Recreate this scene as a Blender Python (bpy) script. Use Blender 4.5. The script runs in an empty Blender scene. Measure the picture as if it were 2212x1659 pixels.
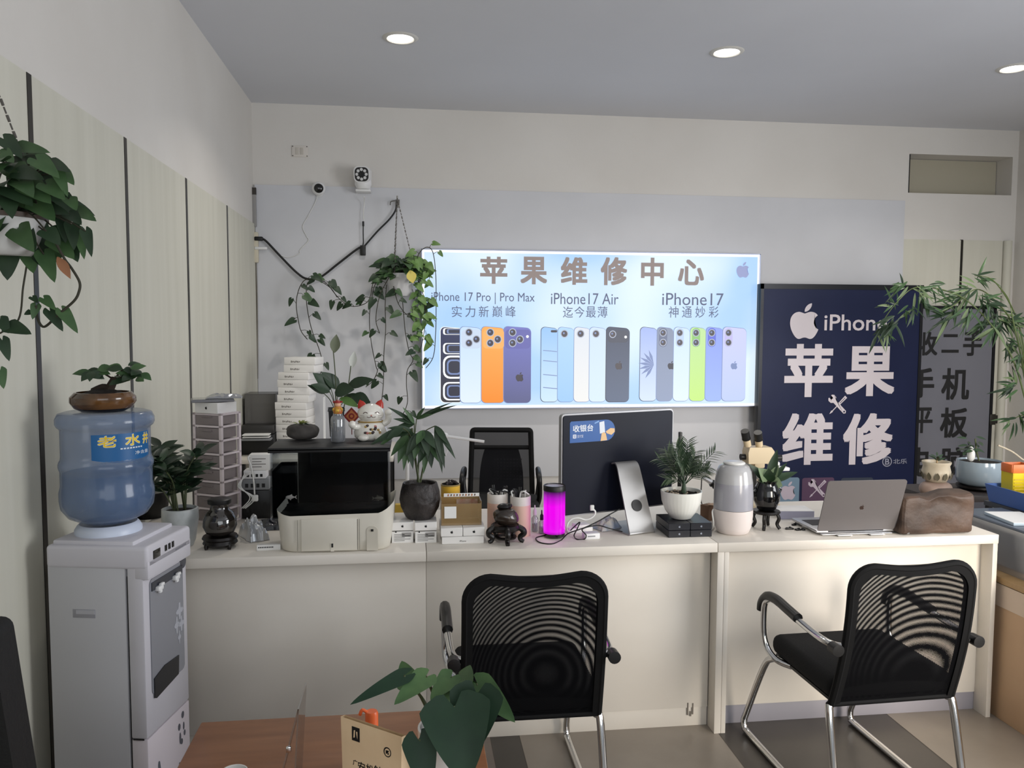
import bpy, bmesh, math, random
from mathutils import Vector, Matrix, Euler, noise

# ------------------------------------------------------------------ camera, world, lights, exposure
SC = bpy.context.scene
COL = SC.collection
PI = math.pi
FPX, YAW, PITCH, ROLL = 1744.36, 0.12362, -0.06817, 0.00373
CAM = Vector((0, 0, 1.55))
FW = Vector((math.sin(YAW)*math.cos(PITCH), math.cos(YAW)*math.cos(PITCH), math.sin(PITCH)))
_r = Vector((math.cos(YAW), -math.sin(YAW), 0)); _u = _r.cross(FW)
RT = _r*math.cos(ROLL) + _u*math.sin(ROLL)
UP = -_r*math.sin(ROLL) + _u*math.cos(ROLL)
cd = bpy.data.cameras.new('camera'); cam = bpy.data.objects.new('camera', cd); COL.objects.link(cam)
cd.sensor_width = 36; cd.sensor_fit = 'HORIZONTAL'; cd.lens = FPX/2212*36; cd.clip_start = 0.05
cam.matrix_world = Matrix(((RT.x, UP.x, -FW.x, CAM.x), (RT.y, UP.y, -FW.y, CAM.y), (RT.z, UP.z, -FW.z, CAM.z), (0, 0, 0, 1)))
SC.camera = cam
vs = SC.view_settings
vs.view_transform = 'Standard'; vs.look = 'None'; vs.gamma = 1; vs.use_curve_mapping = False
vs.exposure = 0.08

W = bpy.data.worlds.new('world'); SC.world = W; W.use_nodes = True
W.node_tree.nodes['Background'].inputs[0].default_value = (0.86, 0.92, 1.0, 1)
W.node_tree.nodes['Background'].inputs[1].default_value = 0.38

def area(name, loc, target, sx, sy, power, col):
    l = bpy.data.lights.new(name, 'AREA'); l.shape = 'RECTANGLE'; l.size = sx; l.size_y = sy; l.energy = power; l.color = col
    o = bpy.data.objects.new(name, l); COL.objects.link(o); o.location = loc
    o.rotation_euler = (Vector(target)-Vector(loc)).to_track_quat('-Z', 'Y').to_euler()
    return o
area('daylight_shopfront', (0.9, -2.6, 1.8), (0.2, 3, 1.8), 3.6, 2.4, 50, (0.93, 0.97, 1.0))
area('daylight_side_window', (4.4, 1.0, 1.7), (-1.1, 3.0, 2.3), 1.8, 2.0, 100, (0.97, 0.98, 1.0))
dl = area('daylight_side_door', (2.75, -0.5, 1.3), (2.5, 3.0, 0.3), 0.9, 1.6, 24, (1.0, 0.91, 0.80)); dl.data.spread = math.radians(70)

# ------------------------------------------------------------------ pixel helpers (a photo pixel on a real plane)
def ray(px, py): return FW + RT*((px-1106)/FPX) + UP*((829.5-py)/FPX)
def P(px, py, Y):
    d = ray(px, py); return CAM + d*(Y/d.y)
def G(px, py, Z):
    d = ray(px, py); return CAM + d*((Z-CAM.z)/d.z)
def PX(px, py, X):
    d = ray(px, py); return CAM + d*(X/d.x)
def mpp(p): return (Vector(p)-CAM).dot(FW)/FPX        # metres per photo pixel there

D = 6.24; XL = -1.158; HC = 3.199; ZP = 2.315; ZB = 2.604; XR = 5.0
ZC = 0.746; YC = 2.886; YK = 2.96; CR = 2.30

# ------------------------------------------------------------------ materials
def lin(c):
    r = []
    for v in c[:3]:
        v = v/255; r.append(v/12.92 if v <= 0.04045 else ((v+0.055)/1.055)**2.4)
    return (r[0], r[1], r[2], 1)
MATS = {}
def mat(name, col, rough=0.5, metal=0, emit=0, trans=0, alpha=1, noise_=None, bump=None, coat=0, ecol=None, spec=0.5, ior=1.45, sheen=0, sss=0):
    if name in MATS: return MATS[name]
    m = bpy.data.materials.new(name); m.use_nodes = True; nt = m.node_tree; b = nt.nodes['Principled BSDF']
    c = lin(col)
    b.inputs['Base Color'].default_value = c; b.inputs['Roughness'].default_value = rough; b.inputs['Metallic'].default_value = metal
    b.inputs['Specular IOR Level'].default_value = spec; b.inputs['IOR'].default_value = ior
    b.inputs['Transmission Weight'].default_value = trans; b.inputs['Alpha'].default_value = alpha; b.inputs['Coat Weight'].default_value = coat
    if emit:
        b.inputs['Emission Color'].default_value = lin(ecol or col); b.inputs['Emission Strength'].default_value = emit
    if noise_ or bump:
        tc = nt.nodes.new('ShaderNodeTexCoord')
    if noise_:
        sc, col2, amt = noise_[:3]
        n = nt.nodes.new('ShaderNodeTexNoise'); n.inputs['Scale'].default_value = sc; n.inputs['Detail'].default_value = 5
        mp = nt.nodes.new('ShaderNodeMapping'); 
        if len(noise_) > 3: mp.inputs['Scale'].default_value = noise_[3]
        nt.links.new(tc.outputs['Object'], mp.inputs[0]); nt.links.new(mp.outputs[0], n.inputs['Vector'])
        rp = nt.nodes.new('ShaderNodeValToRGB'); rp.color_ramp.elements[0].position = 0.5-0.5*(1-amt)*0.5-0.02; rp.color_ramp.elements[1].position = 0.5+0.25*(1.1-amt)+0.05
        rp.color_ramp.elements[0].color = lin(col2); rp.color_ramp.elements[1].color = c
        nt.links.new(n.outputs['Fac'], rp.inputs[0]); nt.links.new(rp.outputs[0], b.inputs['Base Color'])
    if bump:
        n2 = nt.nodes.new('ShaderNodeTexNoise'); n2.inputs['Scale'].default_value = bump[0]; n2.inputs['Detail'].default_value = 4
        bp = nt.nodes.new('ShaderNodeBump'); bp.inputs['Strength'].default_value = bump[1]; bp.inputs['Distance'].default_value = 0.01
        nt.links.new(tc.outputs['Object'], n2.inputs['Vector']); nt.links.new(n2.outputs['Fac'], bp.inputs['Height']); nt.links.new(bp.outputs[0], b.inputs['Normal'])
    MATS[name] = m
    return m
def clear(name, col, amt=0.25, rough=0.05, gloss=0.12):
    """thin clear sheet: mostly see-through, some of its own colour, some gloss"""
    if name in MATS: return MATS[name]
    m = bpy.data.materials.new(name); m.use_nodes = True; nt = m.node_tree; nt.nodes.clear()
    o = nt.nodes.new('ShaderNodeOutputMaterial'); t = nt.nodes.new('ShaderNodeBsdfTransparent'); d = nt.nodes.new('ShaderNodeBsdfDiffuse')
    g = nt.nodes.new('ShaderNodeBsdfGlossy'); g.inputs['Roughness'].default_value = rough
    d.inputs[0].default_value = lin(col); t.inputs[0].default_value = tuple(0.6+0.4*v for v in lin(col)[:3])+(1,)
    a = nt.nodes.new('ShaderNodeMixShader'); a.inputs[0].default_value = amt; nt.links.new(t.outputs[0], a.inputs[1]); nt.links.new(d.outputs[0], a.inputs[2])
    lw = nt.nodes.new('ShaderNodeLayerWeight'); lw.inputs[0].default_value = 0.25
    mu = nt.nodes.new('ShaderNodeMath'); mu.operation = 'MULTIPLY_ADD'; mu.inputs[1].default_value = 0.5; mu.inputs[2].default_value = gloss*0.5
    nt.links.new(lw.outputs['Fresnel'], mu.inputs[0])
    b = nt.nodes.new('ShaderNodeMixShader'); nt.links.new(mu.outputs[0], b.inputs[0]); nt.links.new(a.outputs[0], b.inputs[1]); nt.links.new(g.outputs[0], b.inputs[2])
    nt.links.new(b.outputs[0], o.inputs[0]); MATS[name] = m
    return m
def mesh_fabric(name, k, pitch):
    """open-weave black fabric: holes on a fine grid, the cloth stretched by k"""
    m = bpy.data.materials.new(name); m.use_nodes = True; nt = m.node_tree; nt.nodes.clear(); L = nt.links.new
    o = nt.nodes.new('ShaderNodeOutputMaterial'); t = nt.nodes.new('ShaderNodeBsdfTransparent'); d = nt.nodes.new('ShaderNodeBsdfDiffuse')
    d.inputs[0].default_value = (0.008, 0.008, 0.009, 1)
    tc = nt.nodes.new('ShaderNodeTexCoord'); sp = nt.nodes.new('ShaderNodeSeparateXYZ'); L(tc.outputs['Object'], sp.inputs[0])
    def mth(op, a, b=None):
        n = nt.nodes.new('ShaderNodeMath'); n.operation = op
        for i, v in enumerate((a, b)):
            if v is None: continue
            if isinstance(v, (int, float)): n.inputs[i].default_value = v
            else: L(v, n.inputs[i])
        return n.outputs[0]
    x = mth('SUBTRACT', sp.outputs['X'], 0.07); z = mth('SUBTRACT', sp.outputs['Z'], 0.52)
    r2 = mth('ADD', mth('MULTIPLY', x, x), mth('MULTIPLY', mth('MULTIPLY', z, z), 0.8))
    ph = mth('MULTIPLY', r2, k)
    w = 2*PI/pitch
    u = mth('SINE', mth('MULTIPLY', mth('ADD', mth('ADD', x, z), ph), w))
    v = mth('SINE', mth('MULTIPLY', mth('SUBTRACT', x, z), w))
    h = mth('GREATER_THAN', mth('ADD', u, mth('MULTIPLY', v, 0.25)), -0.42)
    mx = nt.nodes.new('ShaderNodeMixShader'); L(h, mx.inputs[0]); L(t.outputs[0], mx.inputs[1]); L(d.outputs[0], mx.inputs[2]); L(mx.outputs[0], o.inputs[0])
    return m

# ------------------------------------------------------------------ builder
TXT = {}
def text_geo(body, off=0.0):
    k = (body, off)
    if k in TXT: return TXT[k]
    cu = bpy.data.curves.new('t', 'FONT'); cu.body = body; cu.offset = off; cu.resolution_u = 3; cu.fill_mode = 'FRONT'
    o = bpy.data.objects.new('t', cu); COL.objects.link(o); bpy.context.view_layer.update()
    dg = bpy.context.evaluated_depsgraph_get(); me = bpy.data.meshes.new_from_object(o.evaluated_get(dg))
    vs_ = [v.co.copy() for v in me.vertices]; fs = [tuple(p.vertices) for p in me.polygons]
    bpy.data.objects.remove(o); bpy.data.curves.remove(cu); bpy.data.meshes.remove(me)
    x0 = min(v.x for v in vs_); x1 = max(v.x for v in vs_); y0 = min(v.y for v in vs_); y1 = max(v.y for v in vs_)
    TXT[k] = ([((v.x-x0)/(x1-x0), (v.y-y0)/(y1-y0)) for v in vs_], fs, (x1-x0)/(y1-y0))
    return TXT[k]
def _cub(p0, c1, c2, p1, n=8):
    out = []
    for i in range(1, n+1):
        t = i/n; s = 1-t
        out.append((s**3*p0[0]+3*s*s*t*c1[0]+3*s*t*t*c2[0]+t**3*p1[0], s**3*p0[1]+3*s*s*t*c1[1]+3*s*t*t*c2[1]+t**3*p1[1]))
    return out
def _path(st, segs):
    pts = [st]; p = st
    for s in segs:
        if s[0] == 'C': q = s[1:]
        else: q = tuple(s[i]+p[i % 2] for i in range(6))
        pts += _cub(p, q[0:2], q[2:4], q[4:6]); p = q[4:6]
    return pts[:-1]
FRUIT = _path((318.7, 268.7), [(-.2,-36.7,16.4,-64.4,50,-84.8), (-18.8,-26.9,-47.2,-41.7,-84.7,-44.6), (-35.5,-2.8,-74.3,20.7,-88.5,20.7),
    (-15,0,-49.4,-19.7,-76.4,-19.7), ('C',63.3,141.2,4,184.8,4,273.5), (0,26,5,53,14.4,81.2), (12.8,36.7,59,126.7,107.2,125.2),
    (25.2,-.6,43,-17.9,75.8,-17.9), (31.8,0,48.3,17.9,76.4,17.9), (48.6,-.7,90.4,-82.5,102.6,-119.3), (-65.2,-30.7,-61.7,-90,-61.7,-91.9)])
FLEAF = _path((262.1, 104.5), [(27.3,-32.4,24.8,-61.9,24,-72.5), (-24.1,1.4,-52,16.4,-67.9,34.9), (-17.5,19.8,-27.8,44.3,-25.6,71.9), (26.1,2,49.9,-11.4,69.5,-34.3)])
FACE = Matrix(((1,0,0,0),(0,0,-1,0),(0,1,0,0),(0,0,0,1)))     # local xy plane -> world xz, facing -y
def T(x, y, z): return Matrix.Translation((x, y, z))
def RZ(a): return Matrix.Rotation(a, 4, 'Z')
def RX(a): return Matrix.Rotation(a, 4, 'X')
def RY(a): return Matrix.Rotation(a, 4, 'Y')
def rrect(w, h, r, n=5, cx=0, cy=0):
    pts = []
    for qx, qy, a0 in ((1,1,0),(-1,1,PI/2),(-1,-1,PI),(1,-1,1.5*PI)):
        for i in range(n+1):
            a = a0+PI/2*i/n; pts.append((cx+qx*(w/2-r)+r*math.cos(a), cy+qy*(h/2-r)+r*math.sin(a)))
    return pts
def circ(r, n=24, cx=0, cy=0, ry=None): return [(cx+r*math.cos(2*PI*i/n), cy+(ry or r)*math.sin(2*PI*i/n)) for i in range(n)]
def smooth_path(pts, n=6):
    pts = [Vector(p) for p in pts]
    if len(pts) < 3: return pts
    out = []
    for i in range(len(pts)-1):
        p0 = pts[max(i-1, 0)]; p1 = pts[i]; p2 = pts[i+1]; p3 = pts[min(i+2, len(pts)-1)]
        for k in range(n):
            t = k/n
            out.append(0.5*((2*p1)+(p2-p0)*t+(2*p0-5*p1+4*p2-p3)*t*t+(3*p1-p0-3*p2+p3)*t**3))
    out.append(pts[-1]); return out

class B:
    def __init__(s): s.bm = bmesh.new()
    def _m(s, n0, mi):
        s.bm.faces.ensure_lookup_table()
        for f in s.bm.faces[n0:]: f.material_index = mi
    def box(s, c, d, mi=0, bev=0, seg=2, M=None):
        n0 = len(s.bm.faces); t = bmesh.new(); bmesh.ops.create_cube(t, size=1)
        bmesh.ops.scale(t, vec=d, verts=t.verts)
        if bev: bmesh.ops.bevel(t, geom=t.edges[:], offset=min(bev, min(d)*0.49), segments=seg, affect='EDGES', profile=0.5)
        bmesh.ops.translate(t, vec=c, verts=t.verts)
        s._merge(t, M, mi); return s
    def _merge(s, t, M, mi):
        mp = {}
        for v in t.verts: mp[v] = s.bm.verts.new(M @ v.co if M else v.co)
        for f in t.faces:
            try: q = s.bm.faces.new([mp[v] for v in f.verts]); q.material_index = mi
            except ValueError: pass
        t.free()
    def raw(s, vs_, fs, mi=0, M=None):
        q = [s.bm.verts.new(M @ Vector(v) if M else v) for v in vs_]
        for f in fs:
            try: s.bm.faces.new([q[i] for i in f]).material_index = mi
            except ValueError: pass
        return s
    def lathe(s, prof, c=(0,0,0), n=32, mi=0, M=None, sx=1, sy=1, mis=None):
        rings = []
        for r, z in prof:
            if r < 1e-6: rings.append([s.bm.verts.new(M @ Vector((c[0], c[1], c[2]+z)) if M else (c[0], c[1], c[2]+z))])
            else:
                ring = []
                for i in range(n):
                    a = 2*PI*i/n; p = Vector((c[0]+r*sx*math.cos(a), c[1]+r*sy*math.sin(a), c[2]+z)); ring.append(s.bm.verts.new(M @ p if M else p))
                rings.append(ring)
        for k in range(len(rings)-1):
            a, b = rings[k], rings[k+1]; m_ = mis[k] if mis else mi
            for i in range(n):
                j = (i+1) % n
                if len(a) == 1 and len(b) == 1: continue
                if len(a) == 1: f = (a[0], b[j], b[i])
                elif len(b) == 1: f = (a[i], a[j], b[0])
                else: f = (a[i], a[j], b[j], b[i])
                try: s.bm.faces.new(f).material_index = m_
                except ValueError: pass
        return s
    def cyl(s, c, r, h, n=24, mi=0, M=None, r2=None):
        r2 = r if r2 is None else r2
        return s.lathe([(0,0),(r,0),(r2,h),(0,h)], c, n, mi, M)
    def sph(s, c, r, n=16, mi=0, M=None):
        if isinstance(r, (int, float)): r = (r, r, r)
        m_ = n//2; pr = [(math.sin(PI*i/m_), -math.cos(PI*i/m_)) for i in range(m_+1)]
        pr[0] = (0, -1); pr[-1] = (0, 1)
        Q = T(*c) @ Matrix.Diagonal((r[0], r[1], r[2], 1)); Q = (M @ Q) if M else Q
        return s.lathe(pr, (0,0,0), n, mi, Q)
    def tube(s, pts, r, n=8, mi=0, M=None, sm=0, caps=True, closed=False):
        pts = [Vector(p) for p in pts]
        if sm: pts = smooth_path(pts, sm)
        if M: pts = [M @ p for p in pts]
        N = len(pts); rs = r if isinstance(r, (list, tuple)) else None
        up = None; rings = []
        for i, p in enumerate(pts):
            if closed: d = pts[(i+1) % N]-pts[i-1]
            else: d = pts[min(i+1, N-1)]-pts[max(i-1, 0)]
            if d.length < 1e-9: d = Vector((0,0,1))
            d.normalize()
            if up is None: up = Vector((0,0,1)) if abs(d.z) < 0.9 else Vector((1,0,0))
            a = d.cross(up)
            if a.length < 1e-4: a = d.cross(Vector((0.3,1,0.2)))
            a.normalize(); up = a.cross(d)
            rr = (rs[0]+(rs[1]-rs[0])*i/(N-1)) if rs else r
            rings.append([s.bm.verts.new(p+(a*math.cos(2*PI*k/n)+up*math.sin(2*PI*k/n))*rr) for k in range(n)])
        for i in range(N if closed else N-1):
            a, b = rings[i], rings[(i+1) % N]
            for k in range(n):
                j = (k+1) % n; s.bm.faces.new((a[k], b[k], b[j], a[j])).material_index = mi
        if caps and not closed:
            s.bm.faces.new(rings[0]).material_index = mi; s.bm.faces.new(rings[-1][::-1]).material_index = mi
        return s
    def prism(s, poly, h, M=None, mi=0, z0=0):
        """polygon in local xy, from z0 to z0+h (h=0: a single face)"""
        v0 = [s.bm.verts.new(M @ Vector((x, y, z0+h)) if M else (x, y, z0+h)) for x, y in poly]
        fs = [s.bm.faces.new(v0)]
        if h:
            v1 = [s.bm.verts.new(M @ Vector((x, y, z0)) if M else (x, y, z0)) for x, y in poly]
            fs.append(s.bm.faces.new(v1[::-1])); n = len(poly)
            for i in range(n): fs.append(s.bm.faces.new((v1[i], v1[(i+1) % n], v0[(i+1) % n], v0[i])))
        for f in fs: f.material_index = mi
        if len(poly) > 4: bmesh.ops.triangulate(s.bm, faces=fs[:2 if h else 1])
        return s
    def grid(s, fn, nu, nv, mi=0, M=None, closeu=False):
        vv = [[s.bm.verts.new(M @ Vector(fn(i/nu, j/nv)) if M else fn(i/nu, j/nv)) for j in range(nv+1)] for i in range(nu if closeu else nu+1)]
        for i in range(nu):
            for j in range(nv):
                a = vv[i]; b = vv[(i+1) % len(vv)] if closeu else vv[i+1]
                s.bm.faces.new((a[j], b[j], b[j+1], a[j+1])).material_index = mi
        return s
    def text(s, body, x0, x1, y0, y1, M=None, mi=0, off=0.0, z=0.0, fit=True):
        v, f, asp = text_geo(body, 0.0)
        if off > 0.008:                   # bold: the strokes widened all round
            r = off*(y1-y0)*1.15; x0 += r; x1 -= r; y0 += r; y1 -= r
            for k, (dx, dy) in enumerate(((1,1),(1,-1),(-1,1),(-1,-1),(1,0),(-1,0),(0,1),(0,-1))): s.raw([(x0+(x1-x0)*a+r*dx, y0+(y1-y0)*b+r*dy, z-0.00002*(k+1)) for a, b in v], f, mi, M)
        if not fit:                       # keep the glyphs' own width, centred
            w = asp*(y1-y0); c = (x0+x1)/2; x0, x1 = c-w/2, c+w/2
        return s.raw([(x0+(x1-x0)*a, y0+(y1-y0)*b, z) for a, b in v], f, mi, M)
    def logo(s, cx, cy, h, M=None, mi=0, z=0.0):
        k = h/455
        for poly in (FRUIT, FLEAF): s.prism([((x-190)*k+cx, (258-y)*k+cy) for x, y in poly], 0, M, mi, z)
        return s
    def tools(s, cx, cy, h, M=None, mi=0, z=0.0, mih=1):
        """crossed wrench and screwdriver"""
        k = h/2; Q = (M or Matrix.Identity(4)) @ T(cx, cy, z)
        A = Q @ RZ(-PI/4)      # screwdriver runs bottom-left to top-right in A's y
        s.prism([(x*k, y*k) for x, y in ((-.13,.18),(.13,.18),(.17,1.25),(-.17,1.25))], 0, A, mi, 0)
        s.prism([(x*k, y*k) for x, y in ((-.03,.3),(.03,.3),(.03,1.1),(-.03,1.1))], 0, A, mih, 0.0008)
        s.prism([(x*k, y*k) for x, y in ((-.05,-.9),(.05,-.9),(.05,.18),(-.05,.18))], 0, A, mi, 0)
        s.prism([(x*k, y*k) for x, y in ((-.02,-1.3),(.02,-1.3),(.12,-.9),(-.12,-.9))], 0, A, mi, 0)
        Bm = Q @ RZ(PI/4)
        s.prism([(x*k, y*k) for x, y in ((-.2,-1.1),(0,-1.25),(.2,-1.1),(.2,.55),(.42,.75),(.45,1.1),(.28,1.3),(.15,1.3),(.15,.95),(-.15,.95),(-.15,1.3),(-.28,1.3),(-.45,1.1),(-.42,.75),(-.2,.55))], 0, Bm, mi, 0.0004)
        s.prism(circ(.1*k, 14, 0, -1.0*k), 0, Bm, mih, 0.0008)
        return s
    def leaf(s, base, d, up, L, Wd, shape='oval', bend=0.2, fold=0.15, mi=0, n=6):
        d = Vector(d).normalized(); up = Vector(up); sd = d.cross(up)
        if sd.length < 1e-3: sd = d.cross(Vector((0.31, 0.2, 0.9)))
        sd.normalize(); nn = sd.cross(d)
        rows = []
        ts = [i/n for i in range(n+1)]
        if shape == 'heart': ts = [-0.2, -0.1] + ts
        for t in ts:
            if shape == 'lance': w = math.sin(PI*min(1, max(0.02, t))**0.75)**0.9 if t < 1 else 0
            elif shape == 'oval': w = math.sin(PI*max(0.02, min(t, 1))**0.85) if t < 1 else 0
            elif shape == 'grass': w = (1-t)**0.6*min(1, 0.4+t*4)
            else:
                if t <= 0: w = {-0.2: 0.45, -0.1: 0.8}.get(t, 0.97)
                else: w = max(0, 1.0*(1-t)**0.75*(1+0.25*t)) if t < 1 else 0
            w *= Wd/2
            tc = max(t, 0)
            c = Vector(base)+d*(L*tc)-nn*(bend*L*tc*tc)
            e = Vector(base)+d*(L*t)-nn*(bend*L*t*abs(t))
            rows.append((e-sd*w+nn*fold*w, (e+c)/2-sd*w*0.5+nn*fold*w*0.25 if t >= 0 else e-sd*w*0.55+nn*fold*w*.4, c, (e+c)/2+sd*w*0.5+nn*fold*w*0.25 if t >= 0 else e+sd*w*0.55+nn*fold*w*.4, e+sd*w+nn*fold*w))
        vv = [[s.bm.verts.new(p) for p in r] for r in rows]
        for i in range(len(vv)-1):
            for k in range(4):
                try: s.bm.faces.new((vv[i][k], vv[i][k+1], vv[i+1][k+1], vv[i+1][k])).material_index = mi
                except ValueError: pass
        return s
    def obj(s, name, mats, parent=None, ang=38, loc=None):
        bmesh.ops.remove_doubles(s.bm, verts=s.bm.verts, dist=1e-6) if len(s.bm.verts) < 60000 else None
        me = bpy.data.meshes.new(name); s.bm.to_mesh(me); s.bm.free()
        for m in (mats if isinstance(mats, (list, tuple)) else [mats]): me.materials.append(m)
        me.shade_smooth(); me.set_sharp_from_angle(angle=math.radians(ang))
        o = bpy.data.objects.new(name, me); COL.objects.link(o)
        if parent: o.parent = parent
        if loc is not None: o.location = loc
        return o
def thing(name, label, cat, loc, rz=0, group=None):
    o = bpy.data.objects.new(name, None); COL.objects.link(o); o.empty_display_size = 0.05
    o.location = loc; o.rotation_euler = (0, 0, rz); o['label'] = label; o['category'] = cat
    if group: o['group'] = group
    return o
def tag(o, label, cat, group=None):
    o['label'] = label; o['category'] = cat
    if group: o['group'] = group
    return o
def struct(o): o['kind'] = 'structure'; return o
def dup(root, loc, rz=None, label=None):
    r = root.copy(); COL.objects.link(r); r.location = loc
    if rz is not None: r.rotation_euler = (0, 0, rz)
    if label: r['label'] = label
    for ch in list(root.children):
        c = ch.copy(); COL.objects.link(c); c.parent = r
        for g in ch.children:
            q = g.copy(); COL.objects.link(q); q.parent = c
    return r
RND = random.Random(7)

# common materials
M_wall = mat('wall_paint', (222, 219, 214), 0.85, noise_=(1.3, (212, 208, 202), 0.2), bump=(60, 0.05))
M_panel = mat('beige_panel', (212, 210, 197), 0.6, noise_=(14, (202, 200, 186), 0.2, (1, 1, 0.05)), bump=(90, 0.03))
M_board = mat('white_board_panel', (208, 209, 213), 0.5, noise_=(2, (200, 201, 205), 0.3))
M_ceil = mat('ceiling_paint', (222, 224, 230), 0.9, noise_=(0.8, (214, 216, 222), 0.2))
M_groove = mat('dark_groove_strip', (40, 37, 33), 0.3, metal=0.3)
M_white = mat('white_laminate', (228, 222, 212), 0.45, noise_=(3, (220, 213, 202), 0.3))
M_wht = mat('white_plastic', (230, 230, 230), 0.35)
M_blk = mat('black_plastic', (18, 18, 19), 0.4)
M_blkg = mat('black_gloss', (10, 10, 12), 0.12, coat=0.5)
M_chrome = mat('chrome_tube', (215, 215, 215), 0.12, metal=1)
M_alu = mat('brushed_aluminium', (196, 196, 198), 0.35, metal=0.75)
M_soil = mat('dark_soil', (38, 30, 24), 0.95, noise_=(60, (15, 12, 10), 0.3), bump=(80, 0.8))
M_g1 = mat('leaf_dark_green', (46, 68, 44), 0.45, noise_=(18, (34, 52, 35), 0.3))
M_g2 = mat('leaf_mid_green', (74, 102, 62), 0.45, noise_=(18, (52, 80, 48), 0.3))
M_g3 = mat('leaf_light_green', (108, 142, 78), 0.45, noise_=(18, (88, 120, 62), 0.3))
M_stem = mat('plant_stem', (70, 78, 48), 0.6)
M_vine = mat('vine_stem', (52, 50, 38), 0.7)
M_paper = mat('white_paper', (236, 236, 234), 0.7)
M_card = mat('white_box_card', (235, 233, 230), 0.5)
M_ink = mat('black_ink', (22, 22, 24), 0.6)
M_grey = mat('grey_plastic', (128, 130, 132), 0.45)
M_wood = mat('black_wood_stand', (24, 18, 16), 0.35, noise_=(20, (12, 9, 8), 0.3))
M_cable = mat('black_cable', (20, 20, 20), 0.5)
M_wcable = mat('white_cable', (225, 225, 222), 0.5)

# ------------------------------------------------------------------ setting
def q_floor():
    b = B(); xs = [(XL-0.3, 0.29, 2), (0.29, 0.40, 1), (0.40, 1.165, 0), (1.165, 1.90, 1), (1.90, 2.65, 0), (2.65, 3.4, 1), (3.4, XR+0.2, 0)]
    for x0, x1, mi in xs: b.raw([(x0,-3.4,0),(x1,-3.4,0),(x1,YK+0.02,0),(x0,YK+0.02,0)], [(0,1,2,3)], mi)
    b.raw([(XL-0.3,YK+0.02,0),(XR+0.2,YK+0.02,0),(XR+0.2,D+0.3,0),(XL-0.3,D+0.3,0)], [(0,1,2,3)], 0)
    for x0, x1, mi in xs[:-1]: b.raw([(x1-0.0015,-3.4,0.0006),(x1+0.0015,-3.4,0.0006),(x1+0.0015,YK,0.0006),(x1-0.0015,YK,0.0006)], [(0,1,2,3)], 3)
    b.box(((XL+XR)/2, (D-3.4)/2, -0.06), (XR-XL+0.6, D+3.8, 0.1), 0)
    return struct(b.obj('floor', [mat('floor_tile_light', (152, 143, 132), 0.28, noise_=(5, (138, 129, 118), 0.2)), mat('floor_tile_dark', (80, 75, 70), 0.3, noise_=(5, (70, 66, 61), 0.2)),
        mat('floor_tile_mid', (136, 124, 116), 0.28, noise_=(5, (122, 112, 104), 0.2)), mat('tile_grout', (92, 86, 80), 0.9)]))
q_floor()
b = B(); b.box(((XL+XR)/2, (D-3.4)/2, HC+0.06), (XR-XL+0.6, D+3.8, 0.12)); struct(b.obj('ceiling', M_ceil))

# left wall: painted above, beige panels with dark joint strips below
b = B(); b.box((XL-0.1, (D-3.4)/2, HC/2), (0.2, D+3.4, HC)); struct(b.obj('wall_left', M_wall))
gy = [-1.1, -0.1, 0.9, 1.8, 2.66, 3.49, 4.38, 5.31]
edges = [-3.4] + gy + [D]
for i in range(len(edges)-1):
    b = B(); y0, y1 = edges[i]+0.015, edges[i+1]-0.015
    b.box((XL+0.006, (y0+y1)/2, ZP/2), (0.012, y1-y0, ZP)); struct(b.obj('trim_%d' % (i+1), M_panel))
for i, y in enumerate(gy):
    b = B(); b.box((XL+0.007, y, ZP/2), (0.014, 0.03, ZP)); struct(b.obj('trim_%d' % (i+20), M_groove))

# back wall with the open niche at upper right
nx0, nx1, nz0, nz1 = 4.03, 4.95, 2.672, 2.985
b = B()
def wb(x0, x1, z0, z1, y0=D, y1=D+0.2): b.box(((x0+x1)/2, (y0+y1)/2, (z0+z1)/2), (x1-x0, y1-y0, z1-z0))
wb(XL-0.2, nx0, 0, HC); wb(nx1, XR+0.2, 0, HC); wb(nx0, nx1, 0, nz0); wb(nx0, nx1, nz1, HC)
wb(nx0-0.1, nx1+0.1, nz0-0.1, nz1+0.1, D+0.2, D+0.24)
struct(b.obj('wall_back', M_wall))
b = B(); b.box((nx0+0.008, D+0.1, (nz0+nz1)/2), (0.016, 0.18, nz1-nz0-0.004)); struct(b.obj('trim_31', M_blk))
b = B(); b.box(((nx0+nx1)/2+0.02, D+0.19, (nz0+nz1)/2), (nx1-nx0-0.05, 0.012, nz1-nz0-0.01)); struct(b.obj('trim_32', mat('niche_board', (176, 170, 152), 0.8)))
# white board cladding on the back wall, a lower skirt board and beige panels at the right
bx1 = P(1953, 430, D).x; zb0 = P(1080, 1030, D).z
b = B(); b.box(((XL+0.014+bx1)/2, D-0.009, (ZB+zb0)/2), (bx1-XL-0.016, 0.018, ZB-zb0)); struct(b.obj('trim_33', M_board))
b = B(); b.box(((XL+0.014+bx1)/2, D-0.004, zb0/2), (bx1-XL-0.016, 0.008, zb0-0.003)); struct(b.obj('trim_34', M_wall))
gx = P(2075, 560, D).x; px1 = P(2162, 560, D).x
for i, (x0, x1) in enumerate(((bx1+0.002, gx-0.012), (gx+0.012, px1))):
    b = B(); b.box(((x0+x1)/2, D-0.006, (ZP-0.02)/2), (x1-x0, 0.012, ZP-0.02)); struct(b.obj('trim_%d' % (35+i), M_panel))
b = B(); b.box((gx, D-0.003, ZP/2), (0.024, 0.006, ZP-0.03)); struct(b.obj('trim_37', M_groove))
zl = P(2000, 636, D).z
b = B(); b.box(((bx1+px1)/2+0.06, D-0.016, zl), (px1-bx1-0.1, 0.01, 0.012)); struct(b.obj('trim_38', M_panel))
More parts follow.
